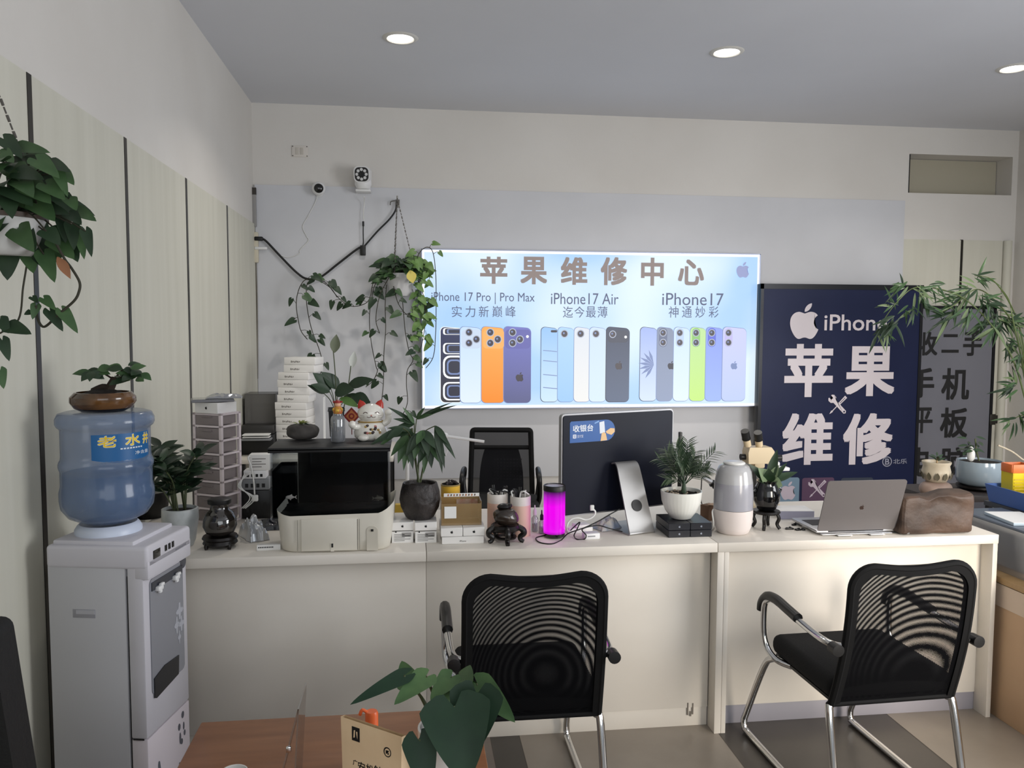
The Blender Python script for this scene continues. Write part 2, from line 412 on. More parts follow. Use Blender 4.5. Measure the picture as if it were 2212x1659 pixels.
b = B(); b.lathe([(0.035,0),(0.035,ZP-0.02)], (px1+0.045, D-0.012, 0), 16); b.obj('trim_39', M_panel)
bpy.data.objects['trim_39']['kind'] = 'structure'
b = B(); b.box((XR+0.1, 5.35, HC/2), (0.2, 2.2, HC)); struct(b.obj('wall_right', M_wall))
# front of the shop is open glass to the street: piers and a header only
b = B()
for x in (XL+0.2, 1.9, XR-0.2): b.box((x, -3.3, HC/2), (0.3, 0.2, HC))
b.box(((XL+XR)/2, -3.3, HC-0.2), (XR-XL, 0.2, 0.4)); struct(b.obj('wall_front', M_wall))

# ------------------------------------------------------------------ ceiling downlights
M_lamp = mat('lamp_diffuser', (255, 250, 240), 0.5, emit=7)
def downlight(x, y, label):
    t = thing('ceiling_downlight', label, 'ceiling light', (x, y, HC), 0, 'round downlights set in the ceiling')
    b = B(); b.lathe([(0.072,-0.002),(0.078,-0.008),(0.094,-0.006),(0.102,0.0),(0.098,0.002),(0.072,0.004),(0.072,-0.002)], n=40); b.obj('trim_ring', mat('lamp_ring', (214, 212, 206), 0.4), t)
    b = B(); b.lathe([(0,-0.005),(0.045,-0.0045),(0.071,-0.003)], n=32); b.obj('diffuser', M_lamp, t)
    l = bpy.data.lights.new('downlight_lamp', 'AREA'); l.shape = 'DISK'; l.size = 0.14; l.energy = 9; l.color = (1.0, 0.94, 0.86); l.spread = math.radians(130)
    o = bpy.data.objects.new('downlight_lamp', l); COL.objects.link(o); o.parent = t; o.location = (0, 0, -0.02)
    return t
for (px_, py_), lab in (((865, 82), 'round lit ceiling downlight, leftmost, above the bright shop sign'), ((1570, 112), 'round lit ceiling downlight above the right end of the bright sign'),
                        ((2190, 147), 'round lit ceiling downlight cut by the right edge, above the wall niche')):
    g = G(px_, py_, HC); downlight(g.x, g.y, lab)

# ------------------------------------------------------------------ big backlit sign
def sign_face_mat(name, c1, c2, sc, es):
    m = bpy.data.materials.new(name); m.use_nodes = True; nt = m.node_tree; bs = nt.nodes['Principled BSDF']
    tc = nt.nodes.new('ShaderNodeTexCoord'); n = nt.nodes.new('ShaderNodeTexNoise'); n.inputs['Scale'].default_value = sc; n.inputs['Detail'].default_value = 1
    rp = nt.nodes.new('ShaderNodeValToRGB'); rp.color_ramp.elements[0].position = 0.38; rp.color_ramp.elements[1].position = 0.6
    rp.color_ramp.elements[0].color = lin(c1); rp.color_ramp.elements[1].color = lin(c2)
    nt.links.new(tc.outputs['Object'], n.inputs['Vector']); nt.links.new(n.outputs['Fac'], rp.inputs[0])
    nt.links.new(rp.outputs[0], bs.inputs['Emission Color']); bs.inputs['Emission Strength'].default_value = es
    bs.inputs['Base Color'].default_value = (0.1, 0.1, 0.1, 1); bs.inputs['Roughness'].default_value = 0.45
    return m
def ink(name, col, es=0.9):
    m = mat('print_'+name, (60, 60, 60), 0.4, emit=es, ecol=col); return m
def grad(name, ctop, cbot, z0, z1, es=0.95):
    """printed colour fading from one hue at height z1 to another at z0 (part of the artwork)"""
    m = bpy.data.materials.new('print_'+name); m.use_nodes = True; nt = m.node_tree; bs = nt.nodes['Principled BSDF']
    tc = nt.nodes.new('ShaderNodeTexCoord'); sp = nt.nodes.new('ShaderNodeSeparateXYZ'); mr = nt.nodes.new('ShaderNodeMapRange')
    mr.inputs[1].default_value = z0; mr.inputs[2].default_value = z1
    mx = nt.nodes.new('ShaderNodeMix'); mx.data_type = 'RGBA'; mx.inputs[6].default_value = lin(cbot); mx.inputs[7].default_value = lin(ctop)
    nt.links.new(tc.outputs['Object'], sp.inputs[0]); nt.links.new(sp.outputs['Z'], mr.inputs[0]); nt.links.new(mr.outputs[0], mx.inputs[0])
    nt.links.new(mx.outputs[2], bs.inputs['Emission Color']); bs.inputs['Emission Strength'].default_value = es; bs.inputs['Base Color'].default_value = (0.05, 0.05, 0.05, 1)
    return m
SY = D-0.10                       # the lit face
tl, tr, br, bl = P(909, 540, SY), P(1640, 546, SY), P(1638, 879, SY), P(912, 883, SY)
sx0, sx1 = (tl.x+bl.x)/2, (tr.x+br.x)/2; sz0, sz1 = (bl.z+br.z)/2, (tl.z+tr.z)/2
scx, scz = (sx0+sx1)/2, sz0
def SG(px, py): p = P(px, py, SY); return (p.x-scx, p.z-scz)
t = thing('lightbox_sign', 'wide backlit pale blue sign with phone pictures and brown Chinese headline on back wall', 'sign', (scx, SY, scz))
w_, h_ = sx1-sx0, sz1-sz0
b = B(); b.box((0, 0.042, h_/2), (w_, 0.07, h_), 0, 0.004)
for x in (-w_/2+0.003, w_/2-0.003): b.box((x, 0.003, h_/2), (0.006, 0.014, h_))
for z in (0.003, h_-0.003): b.box((0, 0.003, z), (w_, 0.014, 0.006))
b.obj('frame', mat('sign_frame', (150, 160, 185), 0.35, metal=0.5), t)
b = B(); b.box((0, 0.005, h_/2), (w_-0.012, 0.006, h_-0.012)); b.obj('face_panel', sign_face_mat('lit_face', (164, 206, 252), (220, 239, 255), 1.1, 0.92), t)
b = B()      # washed-out white rim where the lamps sit
for x in (-w_/2+0.014, w_/2-0.014): b.box((x, 0.0015, h_/2), (0.016, 0.001, h_-0.014))
for z in (0.016, h_-0.014): b.box((0, 0.0015, z), (w_-0.014, 0.001, 0.02))
b.obj('bright_edge', ink('rim', (250, 250, 255), 1.15), t)
M0 = FACE
M_head = mat('print_headline', (90, 80, 76), 0.5, emit=0.66, ecol=(148, 136, 134)); M_small = mat('print_small', (60, 66, 86), 0.5, emit=0.42, ecol=(120, 128, 160))
for ch, x0, x1, y0, y1 in (('苹',1037,1096,555,613),('果',1124,1182,555,614),('维',1211,1269,556,615),('修',1297,1355,556,616),('中',1384,1434,557,617),('心',1464,1521,561,616)):
    b = B(); a = SG(x0, y1); c = SG(x1, y0); b.text(ch, a[0], c[0], a[1], c[1], M0, 0, 0.026, 0.004); b.obj('headline_character', M_head, t)
for s_, x0, x1, y0, y1 in (('iPhone 17 Pro | Pro Max',932,1155,633,656),('实力新巅峰',976,1114,661,685),('iPhone17 Air',1190,1336,634,657),('迄今最薄',1216,1312,662,686),('iPhone17',1430,1563,634,659),('神通妙彩',1444,1552,662,686)):
    b = B()
    if ord(s_[0]) > 255:
        n = len(s_); wch = 21.5; gap = (x1-x0-wch*n)/(n-1)
        for i, ch in enumerate(s_):
            a = SG(x0+i*(wch+gap), y1); c = SG(x0+i*(wch+gap)+wch, y0); b.text(ch, a[0], c[0], a[1], c[1], M0, 0, 0.004, 0.004)
    else:
        a = SG(x0, y1); c = SG(x1, y0); b.text(s_, a[0], c[0], a[1], c[1], M0, 0, 0.004, 0.004)
    b.obj('caption_lettering', M_small, t)
b = B()
a = SG(1604, 583); b.logo(a[0], a[1], 0.125, M0, 0, 0.004)
b.obj('fruit_emblem', mat('print_emblem', (110, 118, 150), 0.4, emit=0.7, ecol=(140, 148, 190)), t)
# printed phones
def phone_pics():
    z0, z1 = SG(1000, 868)[1], SG(1000, 706)[1]
    mats = [ink('dk', (30, 34, 58)), ink('edge', (120, 140, 190)), ink('lens', (58, 52, 66), 0.8), ink('lensrim', (176, 186, 208)), ink('hi', (250, 252, 255), 1.0)]
    b = B()
    def ph(x0, x1, y0, y1, ct, cb, z, edge=1, skew=5):
        a = SG(x0, y1); c = SG(x1, y0); w, h = c[0]-a[0], c[1]-a[1]
        mats.append(grad('phone%d' % len(mats), ct, cb, z0, z1)); mi = len(mats)-1
        pl = rrect(w, h, min(0.035, w*0.3), 5, (a[0]+c[0])/2, (a[1]+c[1])/2)
        k = SG(0, skew)[1]-SG(0, 0)[1]
        pl = [(x, y+k*((x-a[0])/w)*(1 if y > (a[1]+c[1])/2 else 0)) for x, y in pl]
        cx, cy = (a[0]+c[0])/2, (a[1]+c[1])/2
        b.prism([(cx+(x-cx)*1.03-0.002, cy+(y-cy)*1.012) for x, y in pl], 0, M0, edge, z-0.0004)
        b.prism(pl, 0, M0, mi, z); return mi
    def lens(x, y, r, z):
        a = SG(x, y); k = r*mpp((a[0]+scx, SY, 1.5))
        b.prism(circ(k*1.3, 18, *a, k*1.35), 0, M0, 3, z); b.prism(circ(k, 18, *a, k*1.05), 0, M0, 2, z+0.0003); b.prism(circ(k*.35, 10, a[0]-k*.2, a[1]+k*.2), 0, M0, 1, z+0.0006)
    # first family: dark screen, silver, orange, indigo
    ph(952, 1000, 706, 869, (18, 34, 84), (30, 30, 38), 0.0042, 4)
    for yy, hh in ((741, 24), (768, 50), (825, 40), (709, 14)):      # ribbon wallpaper loops
        a = SG(957, yy+hh); c = SG(1006, yy)
        for k, mi in ((1.0, 4), (0.84, 0), (0.66, 1), (0.52, 0)):
            w, h = (c[0]-a[0])*k, (c[1]-a[1])*k; b.prism(rrect(w, h, min(w, h)*0.3, 4, (a[0]+c[0])/2, (a[1]+c[1])/2), 0, M0, mi, 0.0045+0.0003*(1-k))
    for x0, x1, ct, cb, cc in ((994, 1040, (196, 222, 250), (226, 240, 255), (206, 222, 244)), (1040, 1090, (255, 172, 74), (255, 140, 18), (255, 182, 96)), (1088, 1147, (112, 116, 196), (88, 92, 138), (96, 98, 176))):
        ph(x0, x1, 705, 870, ct, cb, 0.0062+(x0-990)*1e-5)
        z = 0.0066+(x0-990)*1e-5
        mats.append(ink('plateau%d' % x0, cc)); a = SG(x0+3, 753); c = SG(x1-1, 712)
        b.prism(rrect(c[0]-a[0], c[1]-a[1], 0.03, 4, (a[0]+c[0])/2, (a[1]+c[1])/2), 0, M0, len(mats)-1, z)
        for dx, dy in ((19, 718), (19, 741), (35, 733)): lens(x0+dx, dy, 6.5, z+0.0004)
    a = SG(1122, 814); b.logo(a[0], a[1], 0.072, M0, 2, 0.0098)
    a = SG(1139, 727); b.prism(circ(0.011, 12, *a), 0, M0, 4, 0.0098)
    # second family: thin phones
    for i, (x0, x1, ct, cb) in enumerate(((1168, 1206, (150, 196, 246), (206, 232, 255)), (1204, 1241, (176, 214, 250), (160, 204, 250)), (1239, 1276, (222, 228, 238), (240, 240, 238)), (1272, 1310, (206, 226, 250), (216, 236, 255)), (1308, 1360, (62, 72, 96), (92, 106, 132)))):
        z = 0.0042+i*0.0006; ph(x0, x1, 706, 868, ct, cb, z, 0 if i in (0, 4) else 1)
        if 0 < i < 4: lens(x0+15, 721, 6.5, z+0.0003)
    for y_ in (756, 778, 808, 836):
        a = SG(1173, y_); c = SG(1203, y_+1.6); b.prism([(a[0], a[1]), (c[0], a[1]-0.01), (c[0], c[1]-0.01), (a[0], c[1])], 0, M0, 1, 0.00455)
    a = SG(1184, 724); b.prism(rrect(0.05, 0.018, 0.008, 4, a[0]+0.045, a[1]+0.03), 0, M0, 0, 0.00455)
    a = SG(1312, 740); c = SG(1357, 714); mats.append(ink('plate_dark', (50, 60, 84))); b.prism(rrect(c[0]-a[0], c[1]-a[1], 0.028, 4, (a[0]+c[0])/2, (a[1]+c[1])/2), 0, M0, len(mats)-1, 0.0072)
    lens(1323, 722, 6, 0.0076); a = SG(1351, 728); b.prism(circ(0.011, 12, *a), 0, M0, 4, 0.0076)
    a = SG(1336, 789); b.logo(a[0], a[1], 0.068, M0, 2, 0.0076)
    # third family
    for i, (x0, x1, ct, cb) in enumerate(((1381, 1420, (164, 184, 240), (214, 230, 255)), (1417, 1455, (134, 146, 172), (146, 160, 190)), (1453, 1490, (206, 230, 255), (226, 242, 255)), (1488, 1525, (192, 230, 160), (200, 240, 130)), (1522, 1562, (140, 160, 240), (158, 184, 250)), (1558, 1612, (204, 208, 250), (190, 206, 250)))):
        z = 0.0042+i*0.0006; ph(x0, x1, 706, 866, ct, cb, z, 0 if i == 0 else 1)
        if i:
            a = SG(x0+15, 729); mats.append(ink('pill%d' % i, ((96,108,140),(190,214,246),(140,200,110),(88,104,222),(196,190,244))[i-1])); b.prism(rrect(0.066, 0.15, 0.032, 6, *a), 0, M0, len(mats)-1, z+0.0002)
            lens(x0+15, 719, 6, z+0.0004); lens(x0+15, 740, 6, z+0.0004)
            a = SG(x0+32, 789)
            if i == 1: b.logo(a[0], a[1], 0.066, M0, 0, z+0.0003)
            elif i == 5: b.logo(a[0]-0.02, a[1], 0.066, M0, 1, z+0.0003)
    for k in range(7):
        a = SG(1412, 788); an = PI/2+0.35+k*0.37
        b.prism([(a[0]+r_*math.cos(an+da), a[1]+r_*math.sin(an+da)) for r_, da in ((0.0,0),(0.07,.16),(0.125,0),(0.07,-.16))], 0, M0, 1, 0.0046)
    b.obj('phone_pictures', mats, t)
phone_pics()

# ------------------------------------------------------------------ dark blue poster board and grey lettered board against the back wall
PY = D-0.16
p0, p1 = P(1640, 613, PY), P(1990, 613, PY); pcx = (p0.x+p1.x)/2; pw = p1.x-p0.x; phh = p0.z
def PGf(px, py): q = P(px, py, PY-0.035); return (q.x-pcx, q.z)
t = thing('poster_board', 'tall dark navy advertising board with white fruit emblem and large white Chinese characters', 'sign board', (pcx, PY, 0))
b = B(); b.box((0, 0.005, phh/2), (pw, 0.07, phh), 0, 0.004); b.box((0, -0.033, phh-0.02), (pw, 0.01, 0.04)); b.box((0, -0.033, 0.02), (pw, 0.01, 0.04))
for s in (-1, 1): b.box((s*(pw/2-0.012), -0.033, phh/2), (0.024, 0.01, phh))
b.obj('frame', mat('dark_frame', (26, 27, 32), 0.3, metal=0.3), t)
b = B(); b.box((0, -0.032, phh/2), (pw-0.05, 0.004, phh-0.08)); b.obj('face_panel', mat('navy_print', (30, 38, 72), 0.4, noise_=(1.2, (22, 29, 60), 0.3), spec=0.25), t)
b = B(); M1 = FACE
a = PGf(1737, 694); b.logo(a[0], a[1], 0.285, M1, 0, 0.0365)
for s_, x0, x1, y0, y1, off in (('iPhone',1780,1917,680,714,0.012),('苹',1693,1801,743,858,0.027),('果',1824,1935,748,856,0.027),('维',1688,1801,892,1005,0.027),('修',1819,1930,892,1004,0.027)):
    a = PGf(x0, y1); c = PGf(x1, y0); b.text(s_, a[0], c[0], a[1], c[1], M1, 0, off, 0.0365)
a = PGf(1810, 875); b.tools(a[0], a[1], 0.15, M1, 0, 0.037, 1)
a = PGf(1916, 997); b.prism(circ(0.042, 24, *a), 0, M1, 2, 0.0365); b.prism(circ(0.034, 24, *a), 0, M1, 1, 0.037); b.text('B', a[0]-0.018, a[0]+0.02, a[1]-0.025, a[1]+0.025, M1, 2, 0.02, 0.0375)
a = PGf(1929, 1002); c = PGf(1959, 991); b.text('北乐', a[0], c[0], a[1], c[1], M1, 2, 0.01, 0.0375)
b.obj('lettering', [mat('poster_white_print', (214, 206, 212), 0.4), mat('navy_flat', (28, 33, 58), 0.4, spec=.25), mat('poster_grey_print', (150, 152, 168), 0.4)], t)
b = B()
for k, (x0, x1, mi) in enumerate(((1680, 1727, 0), (1731, 1802, 1), (1815, 1886, 2))):
    a = PGf(x0, 1092); c = PGf(x1, 1031); b.prism(rrect(c[0]-a[0], c[1]-a[1], 0.02, 5, (a[0]+c[0])/2, (a[1]+c[1])/2), 0, M1, mi, 0.0365)
a = PGf(1702, 1060); b.logo(a[0], a[1], 0.15, M1, 3, 0.037)
a = PGf(1766, 1056); b.tools(a[0], a[1], 0.145, M1, 3, 0.037, 1)
a = PGf(1737, 1089); c = PGf(1790, 1082); b.text('快速维修', a[0], c[0], a[1], c[1], M1, 3, 0.006, 0.037)
b.obj('icon_tiles', [mat('tile_blue', (116, 142, 162), 0.4), mat('tile_plum', (88, 62, 88), 0.4), mat('tile_slate', (52, 60, 74), 0.4), mat('tile_white', (196, 184, 196), 0.4)], t)

GY = D-0.07
g0, g1 = P(1975, 658, GY), P(2150, 664, GY)
gcx = (g0.x+g1.x)/2; gw = g1.x-g0.x; ghh = (g0.z+g1.z)/2
def GG(px, py): q = P(px, py, GY-0.022); return (q.x-gcx, q.z)
t = thing('lettered_board', 'grey board with black Chinese characters standing behind the navy board', 'sign board', (gcx, GY, 0))
b = B(); b.box((0, 0.012, ghh/2), (gw, 0.05, ghh))
b.box((gw/2-0.012, -0.016, ghh/2), (0.024, 0.012, ghh)); b.box((0, -0.016, ghh-0.012), (gw, 0.012, 0.024)); b.obj('frame', mat('dark_frame', (26, 27, 32), 0.3), t)
b = B(); b.box((-0.012, -0.015, ghh/2-0.01), (gw-0.03, 0.006, ghh-0.03)); b.obj('face_panel', mat('grey_print', (118, 119, 128), 0.5, spec=.25), t)
b = B()
for s_, x0, x1, y0, y1 in (('收',1980,2027,717,768),('二',2034,2073,722,762),('手',2080,2124,713,769),('手',1962,2020,795,860),('机',2033,2096,795,864),('平',1968,2016,880,936),('板',2030,2092,880,946),('电',1962,2012,966,1030),('脑',2030,2090,966,1030)):
    a = GG(x0, y1); c = GG(x1, y0); b.text(s_, a[0], c[0], a[1], c[1], M1, 0, 0.02, 0.0195)
b.obj('lettering', M_ink, t)
b = B(); a = GG(2143, 906); b.box((a[0], -0.028, a[1]), (0.05, 0.012, 0.09), 0, 0.004); b.box((a[0]+0.03, -0.02, a[1]), (0.04, 0.01, 0.07), 0, 0.003); b.obj('clasp', mat('dark_metal', (70, 68, 64), 0.35, metal=0.8), t)

# ------------------------------------------------------------------ counter
CL = XL+0.05; CB = 3.56; TH = 0.036
def panel(name, x0, x1, y0, y1, z0, z1, m, par, bev=0.001):
    b = B(); b.box(((x0+x1)/2, (y0+y1)/2, (z0+z1)/2), (x1-x0, y1-y0, z1-z0), 0, bev); return b.obj(name, m, par)
seam = P(921, 1200, YC).x
def counter_unit(x0, x1, label, posts, kick=0.075, km=None, tx=0):
    t = thing('counter_unit', label, 'counter', (0, 0, 0), 0, 'white reception counter sections')
    panel('worktop', x0, x1, YC-0.004, CB, ZC-TH, ZC, M_white, t, 0.002)
    panel('front_panel', x0, x1, YK-0.005, YK+0.012, kick, ZC-TH, M_white, t)
    panel('kick_board', x0, x1, YK, YK+0.012, 0.0, kick, km or M_white, t)
    for a, c in posts: panel('upright_panel', a, c, YC, YK, 0, ZC-TH, M_white, t)
    for a in ((x0+x1)/2-0.3, (x0+x1)/2+0.3): panel('support_panel', a-0.009, a+0.009, YK+0.02, CB-0.02, 0, ZC-TH, M_white, t)
    return t
pd = P(1556, 1300, YC).x
counter_unit(CL+0.02, seam-0.001, 'white laminate counter section at the left, behind the water dispenser', [])
counter_unit(seam+0.001, pd-0.016, 'plain white counter section behind the middle mesh chair', [])
counter_unit(pd-0.014, CR, 'white counter section at the right, behind the angled right mesh chair', [(pd-0.014, pd+0.012), (pd+0.013, pd+0.031), (CR-0.02, CR)], 0.075, mat('grey_kick', (150, 148, 156), 0.4))
b = B()       # scuff marks on the kick board
for x, z, h in ((0.0,0.05,0.05),(0.02,0.05,0.045),(0.012,0.03,0.02)): b.box((x, 0, z), (0.006, 0.0006, h))
o = b.obj('scuff_mark', mat('scuff', (120, 112, 104), 0.9), bpy.data.objects['counter_unit.001'], loc=(P(1484, 1560, YK).x, YK-0.0052, 0.02))

# ------------------------------------------------------------------ guest chairs
M_fab = mat('black_seat_fabric', (14, 14, 15), 0.95, bump=(300, 0.2)); M_rim = mat('black_back_rim', (9, 9, 10), 0.8, spec=.3)
def make_chair(label):
    t = thing('guest_chair', label, 'chair', (0, 0, 0), 0, 'black mesh guest chairs with chrome sled legs')
    def by(z): s = (z-0.39)/0.47; return -0.20-0.085*s-0.02*math.sin(PI*s)     # depth of the back at height z
    def hw(z): s = (z-0.39)/0.47; return 0.207-0.004*s-0.002*math.sin(PI*s)
    zt = 0.862
    prof = []
    for i in range(13): prof.append((hw(0.39+0.40*i/12), 0.39+0.40*i/12))
    for i in range(1, 9): a = PI/2*i/8; prof.append((hw(0.79)-0.07+0.07*math.cos(a), 0.79+0.07*math.sin(a)))
    for i in range(1, 9): x = (hw(0.79)-0.07)*(1-i/8); prof.append((x, 0.86-0.012*math.cos(PI/2*x/0.13)))
    ring = prof + [(-x, z) for x, z in prof[::-1][1:]]
    b = B(); b.tube([(x, by(z), z) for x, z in ring], 0.0125, 8, closed=False); b.tube([(-0.205, by(0.39), 0.39), (0.205, by(0.39), 0.39)], 0.011, 8)
    def rim(dy):
        inner = [(x*0.90, 0.39+(z-0.39)*0.945+0.004) for x, z in ring]
        n = len(ring)
        b.raw([(x, by(z)+dy, z) for x, z in ring]+[(x, by(z)+dy, z) for x, z in inner], [(i, i+1, n+i+1, n+i) for i in range(n-1)])
    rim(-0.011); rim(0.011); b.obj('back_frame', M_rim, t)
    def layer(dy, bulge, m, nm):
        b = B(); n = len(prof)
        def row(k):
            x, z = prof[k]; return x, z
        vv = []
        for k in range(n):
            x, z = row(k)
            for j in range(13):
                u = -1+2*j/12; vv.append((x*u, by(z)+dy+bulge*(1-u*u)*math.sin(PI*min(1, max(0, (z-0.39)/0.47))), z))
        fs = [(k*13+j, k*13+j+1, (k+1)*13+j+1, (k+1)*13+j) for k in range(n-1) for j in range(12)]
        b.raw(vv, fs); b.obj(nm, m, t)
    layer(-0.006, -0.004, MF1, 'back_mesh'); layer(0.008, 0.02, MF2, 'back_mesh')
    b = B()
    b.box((0, -0.005, 0.435), (0.43, 0.40, 0.075), 0, 0.03, 3); b.obj('seat', M_fab, t)
    b = B(); b.box((0, -0.01, 0.392), (0.40, 0.38, 0.012), 0, 0.003); b.obj('seat_base', M_blk, t)
    for s in (-1, 1):
        b = B(); b.tube([(s*0.19,0.13,0.388),(s*0.205,0.19,0.372),(s*0.213,0.24,0.32),(s*0.22,0.355,0.09),(s*0.222,0.372,0.05),(s*0.222,0.365,0.022),(s*0.222,0.33,0.014),(s*0.222,0.0,0.014),(s*0.222,-0.24,0.014),(s*0.222,-0.275,0.02),(s*0.221,-0.272,0.05),(s*0.215,-0.205,0.35),(s*0.205,-0.19,0.38),(s*0.18,-0.18,0.388)], 0.0125, 10, sm=5)
        b.obj('sled_leg', M_chrome, t)
        b = B(); b.tube([(s*0.21,-0.255,0.60),(s*0.235,-0.22,0.60),(s*0.243,-0.12,0.605),(s*0.245,0.09,0.622),(s*0.245,0.155,0.612),(s*0.245,0.185,0.575),(s*0.245,0.185,0.48),(s*0.24,0.165,0.425),(s*0.225,0.12,0.398),(s*0.19,0.08,0.39)], 0.0115, 10, sm=6)
        arm = b.obj('arm', M_chrome, t)
        b = B(); b.tube([(s*0.245,-0.05,0.617),(s*0.245,0.04,0.626),(s*0.245,0.10,0.631),(s*0.245,0.165,0.62),(s*0.245,0.20,0.585),(s*0.245,0.206,0.555)], 0.0175, 10, sm=5); b.obj('arm_pad', M_blk, arm)
        b = B(); b.lathe([(0,-0.02),(0.018,-0.018),(0.019,0.018),(0,0.02)], n=16, M=T(s*0.237,-0.262,0.598) @ RX(PI/2)); b.obj('end_plug', M_blk, arm)
    b = B(); b.tube([(-0.222,-0.255,0.014),(0.222,-0.255,0.014)], 0.011, 10); b.obj('cross_bar', M_chrome, t)
    return t
MF1 = mesh_fabric('mesh_fabric_outer', 0.0, 0.0034); MF2 = mesh_fabric('mesh_fabric_inner', 0.5, 0.0034)
c1 = make_chair('black mesh guest chair in the middle, back to us, behind the broad-leaved plant')
c1.location = (0.353, 2.545, 0); c1.scale = (1, 1, 0.975)
c2 = dup(c1, (1.502, 2.525, 0), math.radians(2), 'black mesh guest chair at the right end of the counter, its chrome legs in view')

# ------------------------------------------------------------------ water dispenser, bottle and bonsai
da = math.radians(79)                     # front panel faces +x, turned a little to the viewer
fa = Vector((-0.775, 2.45, 0)); fdir = Vector((0.19, 0.982, 0)); sdir = Vector((-0.982, 0.19, 0))
DW, DD, DH = 0.27, 0.31, 0.9            # width along front, depth away from front, height
dctr = fa + fdir*DW/2 + sdir*DD/2
drz = math.atan2(0.19, 0.982)*-1 + 0      # local x -> front normal (+x side), local y -> along front
t = thing('water_dispenser', 'white floor-standing water dispenser with a tinted tap recess, at the left end of the counter', 'water dispenser', (dctr.x, dctr.y, 0), drz)
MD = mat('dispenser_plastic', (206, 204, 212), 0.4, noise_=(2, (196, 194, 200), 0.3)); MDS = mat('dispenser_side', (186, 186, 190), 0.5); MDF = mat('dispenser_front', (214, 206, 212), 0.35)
X1 = DD/2; Y1 = DW/2
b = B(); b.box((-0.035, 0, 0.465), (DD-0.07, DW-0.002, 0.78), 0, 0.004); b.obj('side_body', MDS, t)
b = B(); b.box((X1-0.04, 0, 0.59), (0.05, DW, 0.54), 0, 0.006); b.obj('front_frame', MD, t)
b = B(); b.box((X1-0.04, 0, 0.2), (0.05, DW-0.004, 0.235), 0, 0.004); b.obj('lower_door', MDF, t)
b = B(); b.box((-0.01, 0, 0.0425), (DD-0.05, DW-0.03, 0.085)); b.obj('plinth', M_blk, t)
b = B(); b.box((0, 0, 0.87), (DD+0.004, DW+0.006, 0.07), 0, 0.012, 3); b.box((-0.02, 0, 0.907), (DD-0.06, DW-0.03, 0.02), 0, 0.006); b.box((X1-0.02,0,0.835),(0.044,DW+0.002,0.06),0,0.006); top = b.obj('top_cover', MD, t)
b = B(); b.lathe([(0.0,0.913),(0.096,0.913),(0.096,0.928),(0.088,0.941),(0.082,0.946),(0.075,0.941),(0,0.941)], (-0.04,0,0), 40); b.obj('bottle_collar', mat('collar_white', (200, 208, 224), 0.35), t)
xf = X1-0.0145
b = B(); b.prism(rrect(0.206, 0.355, 0.016, 5, 0, 0.618), 0.0025, T(xf,0,0) @ Matrix(((0,0,1,0),(1,0,0,0),(0,1,0,0),(0,0,0,1)))); 
b.box((xf+0.003, 0, 0.772), (0.004, 0.19, 0.026), 1); b.obj('tap_recess', [mat('recess_grey', (134, 136, 144), 0.15, coat=0.4), mat('recess_dark', (52, 54, 62), 0.3)], t)
for y in (-0.06, 0.045):
    b = B(); b.box((xf+0.009, y, 0.759), (0.016, 0.03, 0.014), 0, 0.004); b.box((xf+0.012, y, 0.75), (0.009, 0.014, 0.012), 0, 0.003); b.box((xf+0.012, y+0.01, 0.768), (0.01, 0.02, 0.009), 0, 0.002); b.obj('tap', M_wht, t)
b = B(); b.prism([(-0.095,0.43),(-0.085,0.425),(0.055,0.44),(0.06,0.5),(-0.03,0.505),(-0.095,0.49)], 0.003, T(xf+0.0028,0,0) @ Matrix(((0,0,1,0),(1,0,0,0),(0,1,0,0),(0,0,0,1)))); b.obj('drip_tray', mat('tray_dark', (30, 31, 36), 0.3), t)
xt = X1+0.0025
b = B(); b.box((xt, -0.085, 0.873), (0.003, 0.042, 0.026), 0, 0.002); b.obj('display', M_blkg, t)
for y in (-0.03, -0.008, 0.014):
    b = B(); b.box((xt, y, 0.875), (0.003, 0.012, 0.018)); b.obj('button', M_blk, t)
b = B(); b.box((xt, 0.066, 0.852), (0.001, 0.07, 0.004)); b.obj('print_strip', mat('print_grey', (120,120,128), 0.5), t)
b = B(); b.lathe([(0.0,0.002),(0.02,0.002),(0.02,0.0)], n=24, M=T(X1-0.014,0.108,0.79) @ RY(PI/2)); b.obj('round_badge', mat('badge_dark', (72, 74, 82), 0.3), t)
ys = -Y1+0.003
b = B(); b.box((-0.045, ys, 0.70), (0.07, 0.006, 0.026), 0, 0.001); b.box((-0.04, ys-0.004, 0.705), (0.056, 0.002, 0.012), 1); b.obj('side_grip', [mat('grip_edge', (150, 150, 156), 0.5), mat('grip_hollow', (176, 176, 182), 0.6)], t)
b = B(); b.box((X1-0.066, ys+.001, 0.45), (0.0015, 0.002, 0.73)); b.box((X1-0.042, ys-0.003, 0.319), (0.034, 0.002, 0.004)); b.obj('panel_seam', M_blk, t)
